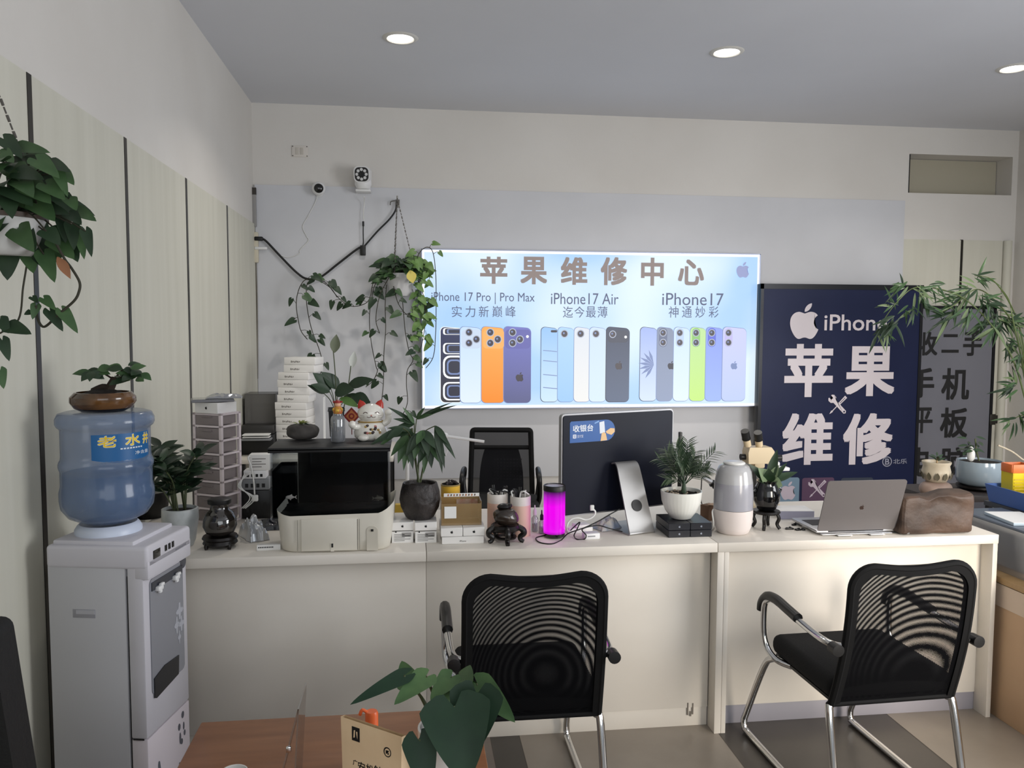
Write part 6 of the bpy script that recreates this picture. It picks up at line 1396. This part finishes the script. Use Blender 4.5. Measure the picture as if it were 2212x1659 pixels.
b = B(); dv = Vector((-.12,-.9,-.12)).normalized(); Q = T(0,-.11,.05) @ dv.to_track_quat('Z','Y').to_matrix().to_4x4()
b.prism(rrect(.115,.115,.035,6), .09, Q, 0, -.04); hd = b.obj('camera_head', M_wht, t)
b = B(); b.prism(rrect(.1,.1,.032,6), .002, Q, 0, .0505); b.obj('face_plate', M_blkg, hd)
b = B()
for i in range(8): a = i*PI/4; b.prism(circ(.011,12,.034*math.cos(a),.034*math.sin(a)), .002, Q, 0, .053)
b.obj('light_ring', mat('led_white', (214,214,214), .3), hd)
b = B(); b.lathe([(.019,.053),(.019,.062),(.012,.063),(0,.058)], n=20, M=Q); b.obj('lens', M_blk, hd)
# hook
t, p = wall_thing('wall_hook', 'small metal wall hook holding the chains of the white hanging basket', 'hook', 859, 440, BYf)
b = B(); b.box((0,-.004,0),(.03,.008,.06),0,.002); b.tube([(0,-.006,.02),(0,-.08,.02),(0,-.15,.0),(0,-.175,.012),(0,-.178,.03)], .005, 8, sm=4); b.tube([(-.02,-.01,.02),(-.05,-.02,.01),(-.055,-.02,-.015)], .004, 8, sm=4); b.obj('hook_body', mat('dull_steel', (120,118,112), .4, metal=.8), t)
hook = P(859, 440, BYf); hookt = Vector((hook.x, BYf-.175, hook.z+.012))
# trunking, power strip, cables
t, p = wall_thing('cable_trunking', 'short grey vertical cable duct in the wall corner above the power strip', 'cable duct', 549, 405, BYf)
p2 = P(549, 490, BYf); b = B(); b.box((0,-.012,(p2.z-p.z)/2),(.03,.024,p.z-p2.z),0,.002); b.obj('duct', mat('duct_grey', (150,148,146), .5), t); b = B(); b.box((0,-.0125,-.03),(.031,.025,.05)); b.obj('torn_end', mat('torn_dark', (66,62,58), .8), t)
t, p = wall_thing('power_strip', 'beige vertical power strip with black plug in the wall corner', 'power strip', 552, 535, BYf)
h_ = (P(552,502,BYf).z-P(552,568,BYf).z); b = B(); b.box((0,-.018,0),(.05,.036,h_),0,.008); b.obj('strip_body', mat('aged_beige', (206,198,178), .5), t)
b = B(); b.box((.03,-.03,h_*.28),(.06,.03,.03),0,.006); b.obj('black_plug', M_blk, t); b = B(); b.box((.045,-.03,-h_*.03),(.09,.03,.02),0,.006); b.obj('white_plug', M_wht, t)
Yw = BYf-.03
def wpath(pts, Y=Yw): return [P(x, y, Y if len(q) == 0 else Y-q[0]) for x, y, *q in pts]
b = B(); b.tube(wpath([(553,568),(555,640),(556,740),(556,818)], BYf-.006), .006, 6, sm=4); tag(b.obj('riser_cable', mat('grey_cable', (120,116,108), .6), None, 60), 'grey cable running straight down the corner below the power strip', 'cable')
b = B(); b.tube(wpath([(566,516),(576,522),(610,558),(640,588),(662,602),(690,600),(730,570),(762,545),(778,534)]), .008, 8, sm=6); tag(b.obj('black_cord_run', M_cable, None, 60), 'black cable hanging from the corner power strip to the black adapter', 'cable')
b = B(); b.tube(wpath([(787,532),(815,500),(840,475),(854,455),(858,436)]), .0065, 8, sm=5); tag(b.obj('black_cable', M_cable, None, 60), 'black cable rising from the wall adapter to the hook', 'cable')
t, p = wall_thing('power_adapter', 'black power adapter block hanging on cables below the larger camera', 'power adapter', 784, 541, Yw)
b = B(); b.box((0,0,0),(.042,.03,.075),0,.006); b.obj('block', M_blk, t); b = B(); b.tube([(0,0,.036),(.004,0,.06),(.003,0,.13),(.004,0,.19)], .004, 7, sm=3); b.tube([(.004,0,.18),(.004,0,.215)], .0075, 8); b.obj('lead', M_cable, t)
b = B(); b.tube(wpath([(787,425,.05),(787,440),(785,460),(786,478)]), .0035, 6, sm=4); tag(b.obj('white_cable', M_wcable, None, 60), 'short white cable dropping from the larger camera', 'cable')
b = B(); b.tube(wpath([(686,424,.01),(680,440),(664,470),(654,490),(662,510),(666,520),(648,540),(646,548),(622,556),(600,548),(578,530)], BYf-.005), .003, 6, sm=6); tag(b.obj('white_cable', M_wcable, None, 60), 'thin white cable wandering down the wall from the round camera', 'cable')

# ------------------------------------------------------------------ hanging basket by the sign
HY = hookt.y
pc_ = P(870, 640, HY); kq = mpp(pc_); Rb = 34*kq; Hb = 48*kq
t = thing('hanging_basket', 'trailing ivy-leaved plant in a white hanging basket, left edge of the lit sign', 'hanging plant', pc_, 0)
Ti = T(-pc_.x, -pc_.y, -pc_.z)
b = B(); b.lathe([(0,0),(Rb*.7,0),(Rb*.85,Hb*.2),(Rb,Hb*.85),(Rb*1.04,Hb*.9),(Rb*1.04,Hb),(Rb*.95,Hb),(Rb*.9,Hb*.85),(0,Hb*.85)], n=36); b.obj('pot', mat('basket_white', (206,206,208), .45), t, 60)
b = B(); b.lathe([(0,Hb*.95),(Rb*.9,Hb*.9)], n=20); b.obj('soil', M_soil, t)
b = B()
for a in (2.2, -.6, 4.2):
    q = pc_+Vector((Rb*math.cos(a), Rb*.9*math.sin(a), Hb)); n = 22
    for i in range(n):
        c0_ = q.lerp(hookt, i/n); c1 = q.lerp(hookt, (i+.75)/n); b.tube([c0_, c1], .003 if i % 2 else .0045, 5)
o = b.obj('chain', mat('chain_grey', (96,92,88), .5, metal=.5), t); o.data.transform(Ti)
vines = [
 ([(845,600),(810,605),(800,640),(790,655),(765,662),(745,655),(728,640),(705,612),(685,604),(668,602)],.02),
 ([(668,602),(655,608),(644,630),(640,660),(646,700),(652,718),(664,733)],.02),
 ([(680,606),(664,612),(662,650),(668,690),(676,720),(686,745),(694,770),(698,790),(690,812)],.015),
 ([(728,642),(716,624),(700,612),(690,606)],.03),
 ([(840,598),(812,612),(802,650),(798,690),(802,740),(812,790),(815,802),(806,822),(790,836)],.03),
 ([(835,615),(832,660),(833,710),(829,770),(828,830),(824,872),(823,900)],.05),
 ([(868,630),(872,680),(876,720),(884,760),(892,778),(880,800),(878,830),(880,870),(868,900)],.06),
 ([(895,580),(905,548),(922,534),(935,545),(941,590),(942,650),(941,720),(936,770),(920,795)],.08),
 ([(900,600),(915,640),(919,690),(912,740),(905,762)],.10),
 ([(840,600),(820,640),(812,690),(820,720)],.07),
 ([(850,618),(858,650),(868,668),(878,680)],.09)]
bs = B(); bl = B(); rr = random.Random(44)
for pts, dy in vines:
    w = smooth_path([P(x, y, HY-dy+(.0)) for x, y in pts], 8); bs.tube(w, .0032, 6)
    step = 7
    for i in range(3, len(w), step):
        i2 = min(len(w)-1, i+rr.randrange(-2,3)); s = rr.choice((-1,1)); q = w[i2]
        e_ = q+Vector((s*rr.uniform(.02,.06), rr.uniform(-.05,-.01), rr.uniform(-.02,.03))); bs.tube([q, (q+e_)/2+Vector((0,0,.008)), e_], .0018, 5)
        L = rr.uniform(.045,.085); bl.leaf(e_, (s*rr.uniform(.2,1), rr.uniform(-.5,.2), rr.uniform(-1,-.1)), (rr.uniform(-.3,.3),-1,.5), L, L*.78, 'heart', .25, .12, 2 if pts[0][0] > 890 and rr.random() < .8 else rr.choice((0,0,0,1)))
for i in range(120):
    a = rr.uniform(0,2*PI); q = rr.uniform(.3,1.5)*Rb; zz = Hb*rr.uniform(.9,1.75)-.9*max(0,q-Rb)
    c_ = pc_+Vector((q*math.cos(a), q*.9*math.sin(a), zz)); c_.y = min(c_.y, HY+.06); L = rr.uniform(.06,.095)
    bs.tube([pc_+Vector((q*.25*math.cos(a),q*.25*math.sin(a),Hb*.9)), (pc_+Vector((0,0,Hb*1.5))+c_)/2, c_], .0018, 5)
    bl.leaf(c_, (math.cos(a), math.sin(a)*.7-.3, rr.uniform(-.6,.35)), (rr.uniform(-.4,.4),-.8,.8), L, L*.8, 'heart', .3, .12, rr.choice((0,1,1)) if math.cos(a) < .3 else rr.choice((1,2,2)))
for i in range(56):      # dense right-hand cascade in front of the sign's edge
    y = rr.uniform(560, 735); c_ = P(rr.uniform(893, 928)-(y-560)*.03, y, HY-rr.uniform(.02,.15)); L = rr.uniform(.045,.075)
    bl.leaf(c_, (rr.uniform(-.6,.9), -.3, rr.uniform(-1,.1)), (rr.uniform(-.4,.4),-1,.5), L, L*.8, 'heart', .3, .12, rr.choice((1,2,2)))
    if i % 3 == 0: bs.tube([c_, c_+Vector((rr.uniform(-.03,.01), .03, .05))], .002, 5)
o = bs.obj('vines', M_vine, t); o.data.transform(Ti); o = bl.obj('foliage', [M_g1, M_g2, M_g3], t); o.data.transform(Ti)
b = B(); leaf_px(b, (886,584), (892,612), HY-.2, HY-.2, 22, 'oval', .1, .1, 0); o = b.obj('yellow_leaf', mat('leaf_yellow', (206,190,96), .5), t); o.data.transform(Ti)

# ------------------------------------------------------------------ nearer hanging basket at the upper left
HY2 = 2.05; pc_ = P(14, 552, HY2); kq = mpp(pc_); Rb = .085; Hb = .095
t = thing('hanging_basket', 'big-leaved green plant in a hanging pot on a chain, cut by the upper left edge', 'hanging plant', pc_, 0)
Ti = T(-pc_.x, -pc_.y, -pc_.z)
b = B(); b.lathe([(0,0),(Rb*.6,0),(Rb*.75,Hb*.15),(Rb,Hb*.9)], n=36); b.lathe([(Rb,Hb*.88),(Rb*1.06,Hb*.88),(Rb*1.06,Hb),(Rb*.95,Hb),(Rb*.92,Hb*.85),(0,Hb*.85)], n=36, mi=1); b.obj('pot', [mat('pot_pearl', (206,206,204), .35), mat('pot_rim_brown', (70,56,46), .5)], t, 60)
hk = Vector((pc_.x+.0, pc_.y, HC))
b = B()
for a in (.3, 2.4, 4.4):
    q = pc_+Vector((Rb*math.cos(a), Rb*math.sin(a), Hb)); j = Vector((pc_.x-.02, pc_.y, pc_.z+.42)); n = 18
    for i in range(n): b.tube([q.lerp(j, i/n), q.lerp(j, (i+.8)/n)], .0022 if i % 2 else .0036, 5)
j = Vector((pc_.x-.02, pc_.y, pc_.z+.42)); top_ = Vector((j.x, j.y, HC-.002)); n = 40
for i in range(n): b.tube([j.lerp(top_, i/n), j.lerp(top_, (i+.8)/n)], .0022 if i % 2 else .0036, 5)
o = b.obj('chain', MATS['chain_grey'], t); o.data.transform(Ti)
bs = B(); bl = B(); rr = random.Random(77)
leaves = [(40,318,108,330,36),(60,330,120,352,34),(8,300,48,342,40),(80,345,128,385,42),(108,352,152,372,34),(120,362,146,425,30),(135,372,160,400,30),(40,372,95,388,44),(95,378,140,400,40),(20,350,60,370,40),
 (100,398,140,432,44),(130,425,168,470,40),(118,452,150,485,34),(165,456,208,478,34),(150,462,176,486,32),(60,400,110,440,56),(20,405,70,445,56),(80,440,118,478,50),(135,475,142,525,28),(155,485,160,540,30),(170,500,182,560,26),(185,500,198,555,24),(145,520,168,566,40),
 (120,520,160,560,46),(40,500,75,545,56),(15,500,20,545,50),(80,520,102,556,42),(60,545,72,590,40),(15,535,16,605,54),(95,550,118,610,38),(85,555,110,590,30),(100,500,130,530,40),(10,470,30,500,50),(150,430,165,455,30),(0,330,30,352,40),(70,420,60,460,44),(118,540,126,570,30)]
for (bx,by,tx,ty,w) in leaves:
    dy = rr.uniform(-.10,.03); leaf_px(bl, (bx,by), (tx,ty), HY2+dy, HY2+dy-.02, w*1.1, 'heart', .12, .14, rr.choice((0,0,1,1)))
    c_ = P(bx,by,HY2+dy); r0 = pc_+Vector((rr.uniform(-.04,.04), rr.uniform(-.04,.04), Hb*.95)); bs.tube(smooth_path([r0, (r0+c_)/2+Vector((0,0,.03)), c_], 5), .002, 5)
for i in range(70):
    a = rr.uniform(0,2*PI); q = rr.uniform(.3,1.35)*Rb; c_ = pc_+Vector((q*math.cos(a), q*math.sin(a), Hb*rr.uniform(.6,2.3)-.6*max(0,q-Rb)))
    L = rr.uniform(.06,.085); bl.leaf(c_, (math.cos(a), math.sin(a)*.8-.2, rr.uniform(-.8,.3)), (rr.uniform(-.4,.4),-.8,.8), L, L*.75, 'heart', .3, .14, rr.choice((0,0,1)))
def vinepx(pts, dy=0, r=.003): bs.tube(smooth_path([P(x,y,HY2+dy) for x,y in pts], 7), r, 6)
vinepx([(118,520),(140,560),(155,580),(172,610),(170,632),(160,650),(135,672),(118,688),(95,706),(82,690),(78,660)], -.05)
vinepx([(60,560),(50,620),(40,690),(0,720)], .02, .0022)
for (bx,by,tx,ty,w) in ((78,660,70,690,20),(95,645,120,670,24),(108,672,136,716,28),(135,672,168,720,28),(66,674,52,680,14),(70,642,82,655,16),(20,705,68,722,38),(0,690,18,720,30),(5,735,20,780,26),(0,800,8,840,24)): leaf_px(bl, (bx,by), (tx,ty), HY2-.05, HY2-.06, w*1.1, 'heart', .1, .14, rr.choice((0,1)))
o = bs.obj('stems', M_vine, t); o.data.transform(Ti); o = bl.obj('foliage', [M_g1, M_g2], t); o.data.transform(Ti)
b = B(); leaf_px(b, (124,555), (152,602), HY2-.07, HY2-.08, 22, 'oval', .15, .2, 0); o = b.obj('dry_leaf', mat('leaf_brown', (140,96,66), .6), t); o.data.transform(Ti)

# ------------------------------------------------------------------ bamboo at the far right
BY_ = 5.0; p0 = P(2290, 1100, BY_)
t = thing('potted_bamboo', 'tall arching bamboo with feathery leaf sprays, far right in front of the grey board', 'potted plant', (p0.x, BY_, 0), 0)
Ti = T(-p0.x, -BY_, 0)
b = B(); b.lathe([(0,0),(.12,0),(.17,.28),(.18,.3),(.165,.3),(.155,.27),(0,.27)], n=32); b.obj('pot', mat('bamboo_pot', (120,86,66), .5), t)
b = B(); b.lathe([(0,.285),(.155,.272)], n=20); b.obj('soil', M_soil, t)
bs = B(); bl = B(); rr = random.Random(15)
base_ = Vector((p0.x, BY_, .27))
canes = [[(2225,860),(2195,720),(2160,660),(2110,625),(2060,660),(2020,680)],[(2230,860),(2200,700),(2150,610),(2105,595)],[(2225,900),(2180,760),(2090,650),(1990,620),(1940,650),(1890,720)],[(2235,900),(2210,800),(2190,790)],[(2235,960),(2215,900),(2190,905)],[(2228,860),(2205,740),(2190,690),(2175,680)],[(2225,860),(2190,700),(2180,650),(2160,620)]]
ends = []
for cpx in canes:
    pts = [base_+Vector((rr.uniform(-.05,.05), rr.uniform(-.05,.05), 0))]+[P(x, y, BY_-rr.uniform(0,.2)) for x, y in cpx]; w = smooth_path(pts, 8); bs.tube(w, (.007,.002), 6); ends.append(w)
def spray(x, y, n, L, ang0, dy=.1, spread=1.2):
    c_ = P(x, y, BY_-dy)
    for i in range(n):
        a = ang0+rr.uniform(-spread,spread); d = Vector((math.cos(a), rr.uniform(-.5,.2), math.sin(a))); l_ = L*rr.uniform(.6,1.1)
        bl.leaf(c_+Vector((rr.uniform(-.03,.03),rr.uniform(-.03,.03),rr.uniform(-.03,.03))), d, (rr.uniform(-.5,.5),-1,.6), l_, .017*rr.uniform(.8,1.3), 'lance', .25, .15, rr.choice((0,0,1,1,1,2)))
for (x, y, n, L, a) in ((1955,618,9,.14,2.9),(1985,625,9,.15,-.6),(1990,645,10,.15,-1.2),(1965,665,8,.14,-1.6),(1930,660,7,.12,2.6),(1935,690,9,.15,-2.0),(1915,700,8,.15,-2.3),(1900,712,7,.14,-1.4),(2010,615,8,.12,-.3),
    (2110,600,9,.17,.4),(2100,620,9,.16,-2.6),(2085,640,12,.16,-2.5),(2120,640,11,.16,-.5),(2060,665,12,.18,-2.6),(2090,672,12,.17,-1.8),(2130,660,12,.16,-.9),(2040,685,9,.16,-2.8),(2150,680,12,.17,-1.2),(2165,690,10,.18,-.8),(2150,705,10,.16,-2.0),(2185,700,9,.16,-.4),(2180,735,8,.15,-1.4),(2130,690,9,.15,-1.7),
    (2190,835,10,.14,-2.4),(2200,830,8,.13,2.8),(2205,770,6,.12,-2.2),(2190,905,7,.13,-2.6),(2205,900,7,.12,-.8),(2195,740,6,.12,-2.4)): spray(x, y, n, L, a, rr.uniform(.05,.25))
o = bs.obj('canes', mat('cane_green', (96,112,64), .5), t); o.data.transform(Ti); o = bl.obj('foliage', [M_g1, M_g2, mat('leaf_bamboo_pale', (112,130,92), .5)], t); o.data.transform(Ti)

# ------------------------------------------------------------------ tea table in the foreground and what stands on it
TZ = .52; a = G(440,1557,TZ); c = G(922,1535,TZ); txr = G(1035,1545,TZ).x; yb2 = (a.y+c.y)/2; txl = a.x-.005; yf2 = .55
t = thing('tea_table', 'brown wooden tea table in the foreground, its far edge before the white counter', 'table', ((txl+txr)/2, (yf2+yb2)/2, 0), 0)
w, d = txr-txl, yb2-yf2
M_tw = mat('tea_table_wood', (154,104,70), .38, noise_=(5,(132,86,56),.35,(1,7,7)), coat=.1)
b = B(); b.box((0,0,TZ-.017),(w,d,.034),0,.004); b.obj('tabletop', M_tw, t)
b = B(); b.box((0,0,TZ-.07),(w-.1,d-.1,.06)); b.obj('apron', M_tw, t)
for sx in (-1,1):
    for sy in (-1,1): b = B(); b.box((sx*(w/2-.06),sy*(d/2-.06),(TZ-.034)/2),(.055,.055,TZ-.034),0,.003); b.obj('leg', M_tw, t)
# kraft holder
p1 = P(736,1546,1.66); p2 = P(868,1593,1.56); az = math.atan2(p2.y-p1.y, p2.x-p1.x); wk = Vector((p2.x-p1.x, p2.y-p1.y)).length; zt_ = (p1.z+p2.z)/2
mx = (p1+p2)/2; perp = Vector((-math.sin(az), math.cos(az), 0)); hk_ = zt_-TZ
t = thing('kraft_bag', 'kraft paper bag with black brush-style Chinese print, on the tea table beside the broad-leaved plant', 'paper bag', (mx.x, mx.y, TZ), az)
M_kraft = mat('kraft_paper', (236,210,172), .8, noise_=(16,(226,198,160),.3))
b = B(); dk_ = .07; w2 = wk/2; wb_ = wk*.46
b.raw([(-wb_,0,0),(wb_,0,0),(w2,0,hk_),(-w2,0,hk_),(-wb_,dk_,0),(wb_,dk_,0),(w2,.012,hk_-.002),(-w2,.012,hk_-.002),(-w2-.002,.017,hk_-.03),(w2+.0,.017,hk_-.03)], [(0,1,2,3),(5,4,7,6),(0,4,7,3),(1,2,6,5),(0,1,5,4)]); b.obj('paper_bag', M_kraft, t)
b = B(); F = T(0,-.0008,0) @ FACE; kk2 = wk/132
def bx(x, y): return (x*kk2, hk_-y*kk2)
q = bx(-32,22); b.box((q[0],-.0008,q[1]),(17*kk2,.0004,24*kk2)); b.prism([bx(-36,16),bx(-33,15),bx(-34,28),bx(-37,29)], 0, T(0,-.0012,0) @ FACE, 1); b.prism([bx(-31,17),bx(-28,17),bx(-28,30),bx(-30,24)], 0, T(0,-.0012,0) @ FACE, 1)
q = bx(36,34); b.prism(circ(8*kk2,16,*q,8.5*kk2), 0, F, 0); b.prism(circ(6*kk2,16,q[0]+.5*kk2,q[1],6.5*kk2), 0, T(0,-.001,0) @ FACE, 1); b.prism([(q[0]-3*kk2,q[1]+3*kk2),(q[0]+4*kk2,q[1]+3.5*kk2),(q[0]+3.5*kk2,q[1]+2*kk2),(q[0]-1.5*kk2,q[1]+1.8*kk2),(q[0]-1.5*kk2,q[1]-3*kk2),(q[0]-3*kk2,q[1]-3*kk2)], 0, T(0,-.0013,0) @ FACE, 0); b.prism([(q[0],q[1]),(q[0]+3.5*kk2,q[1]),(q[0]+3*kk2,q[1]-4*kk2),(q[0]+1*kk2,q[1]-4*kk2)], 0, T(0,-.0013,0) @ FACE, 0)
for ch, x, y, s in (('广',-34,72,5),('安',-20,75,8),('松',-2,74,8),('针',16,72,8.5)): q = bx(x, y); b.text(ch, q[0]-s*kk2, q[0]+s*kk2, q[1]-s*kk2, q[1]+s*kk2, F, 0, .012)
b.obj('printing', [M_ink, M_kraft], t)
# orange mug behind the bag
p = P(803, 1560, 1.85); 
t = thing('orange_bottle', 'orange plastic bottle standing behind the kraft paper bag', 'bottle', (p.x, 1.85, TZ), 0); ko_ = mpp(p); ho = P(803,1536,1.85).z-TZ; R_ = 14*ko_
b = B(); b.lathe([(0,0),(R_*1.4,0),(R_*1.5,.005),(R_*1.5,ho*.55),(R_,ho*.7),(R_,ho-.005),(R_*.85,ho),(0,ho)], n=28); b.obj('bottle_body', mat('orange_plastic_body', (236,110,58), .35), t, 60)
b = B(); b.tube([(-R_*.6,0,ho-.004),(-R_*1.4,0,ho+.004),(-R_*1.8,0,ho-.008)], .004, 8, sm=4); b.obj('spout', MATS['orange_plastic_body'], t)
# clear stand seen edge-on
p = P(630, 1640, 1.62)
t = thing('acrylic_stand', 'clear acrylic sign stand seen edge-on, two sheets meeting at the top, on the tea table', 'sign stand', (p.x, 1.62, TZ), 0)
lo = lambda x, y, Y: P(x, y, Y)-Vector((p.x, 1.62, TZ))
za = P(647,1517,1.62).z-TZ
b = B(); xa = lo(647,1517,1.62).x
for x1 in (-.055, .0):
    b.raw([(x1,-.03,.001),(x1,.09,.001),(xa,.09,za),(xa,-.03,za),(x1+.003,-.03,.001),(x1+.003,.09,.001),(xa+.003,.09,za),(xa+.003,-.03,za)], [(0,1,2,3),(7,6,5,4),(0,3,7,4),(1,5,6,2),(2,6,7,3),(0,4,5,1)])
b.obj('sheets', clear('acrylic_clear', (150,132,120), .42, .05, .35), t)
b = B(); q = lo(626,1618,1.59); b.box((xa-.018,-.031,q.z),(.01,.006,.012),0,.002); b.obj('clip', M_chrome, t)
p = P(505, 1670, 1.72)
t = thing('tea_cup', 'white cup with dark contents, cut by the lower edge, on the tea table', 'cup', (p.x, 1.72, TZ), 0); kc = mpp(p); R_ = 29*kc; hc = p.z-TZ+.004
b = B(); b.lathe([(0,0),(R_*.7,0),(R_*.9,hc*.4),(R_,hc),(R_*.92,hc),(R_*.8,hc*.5),(0,hc*.3)], n=36); b.obj('cup_body', mat('cup_ceramic', (226,224,220), .2, coat=.4), t, 60)
b = B(); b.lathe([(0,hc*.88),(R_*.89,hc*.88)], n=24); b.obj('tea', mat('dark_tea', (40,34,30), .1), t)
# broad-leaved plant
p = P(965, 1640, 1.62); 
t = thing('potted_anthurium', 'plant of big glossy heart-shaped leaves in a white pot, foreground before the middle chair', 'potted plant', (p.x, 1.62, TZ), 0)
Ti = T(-p.x, -1.62, -TZ); ka = mpp(p); hp_ = P(905,1572,1.62).z-TZ; R_ = 62*ka
b = B(); b.lathe([(0,0),(R_*.7,0),(R_*.85,hp_*.3),(R_,hp_*.95),(R_,hp_),(R_*.92,hp_),(R_*.88,hp_*.85),(0,hp_*.85)], n=40); b.obj('pot', mat('anthurium_pot', (228,226,222), .3), t, 60)
b = B(); b.lathe([(0,hp_*.93),(R_*.88,hp_*.9)], n=20); b.obj('soil', M_soil, t)
M_a1 = mat('anthurium_dark', (30,58,36), .5, noise_=(14,(22,46,30),.3), spec=.35); M_a2 = mat('anthurium_mid', (84,114,66), .5, noise_=(14,(52,82,44),.3))
bs = B(); bl = B()
for (bx_,by_,tx,ty,w,Y0,Y1,mi,fold) in ((982,1528,1006,1690,158,1.50,1.44,0,.16),(1030,1500,1012,1640,120,1.54,1.50,0,.14),(1032,1478,1112,1560,66,1.60,1.52,1,.12),(872,1460,757,1522,40,1.58,1.50,0,.05),(885,1480,868,1428,56,1.66,1.70,1,.1),(920,1462,852,1522,56,1.60,1.52,1,.12),(975,1462,930,1512,54,1.64,1.58,1,.12),(990,1460,1020,1475,70,1.66,1.60,1,.1),(965,1490,948,1540,50,1.62,1.55,1,.12),(905,1600,925,1720,78,1.50,1.46,0,.14),(1000,1490,1055,1500,56,1.62,1.58,1,.1)):
    leaf_px(bl, (bx_,by_), (tx,ty), Y0, Y1, w, 'heart', .10, fold, mi, None, 12)
    c_ = P(bx_,by_,Y0); r0 = Vector((p.x+(c_.x-p.x)*.2, 1.62, TZ+hp_*.9)); bs.tube(smooth_path([r0, (r0+c_)/2+Vector((0,.01,.015)), c_], 6), .003, 7)
o = bs.obj('stems', M_stem, t); o.data.transform(Ti); o = bl.obj('foliage', [M_a1, M_a2], t, 80); o.data.transform(Ti)
# black armchair at the lower left
ca = P(20, 1345, 1.5)
t = thing('black_armchair', 'black padded chair cut by the lower left corner of the photo', 'chair', (-.868, 1.28, 0), 0)
M_lea = mat('black_leather', (9,9,10), .7, bump=(120,.15)); hz = ca.z
b = B(); b.prism([(x*(1+.2*max(0,(hz-z)/.6)), z) for x, z in rrect(.42,.61,.018,4,0,hz-.255)], .07, T(0,.215,0) @ RX(math.radians(5)) @ FACE, 0)
b.obj('backrest', M_lea, t)
b = B(); b.box((0,-.03,.44),(.46,.5,.1),0,.03,3); b.obj('seat', M_lea, t)
for sx in (-1,1):
    for sy in (-1,1): b = B(); b.box((sx*.2,sy*.19-.03,.195),(.035,.035,.39),0,.004); b.obj('leg', M_blk, t)
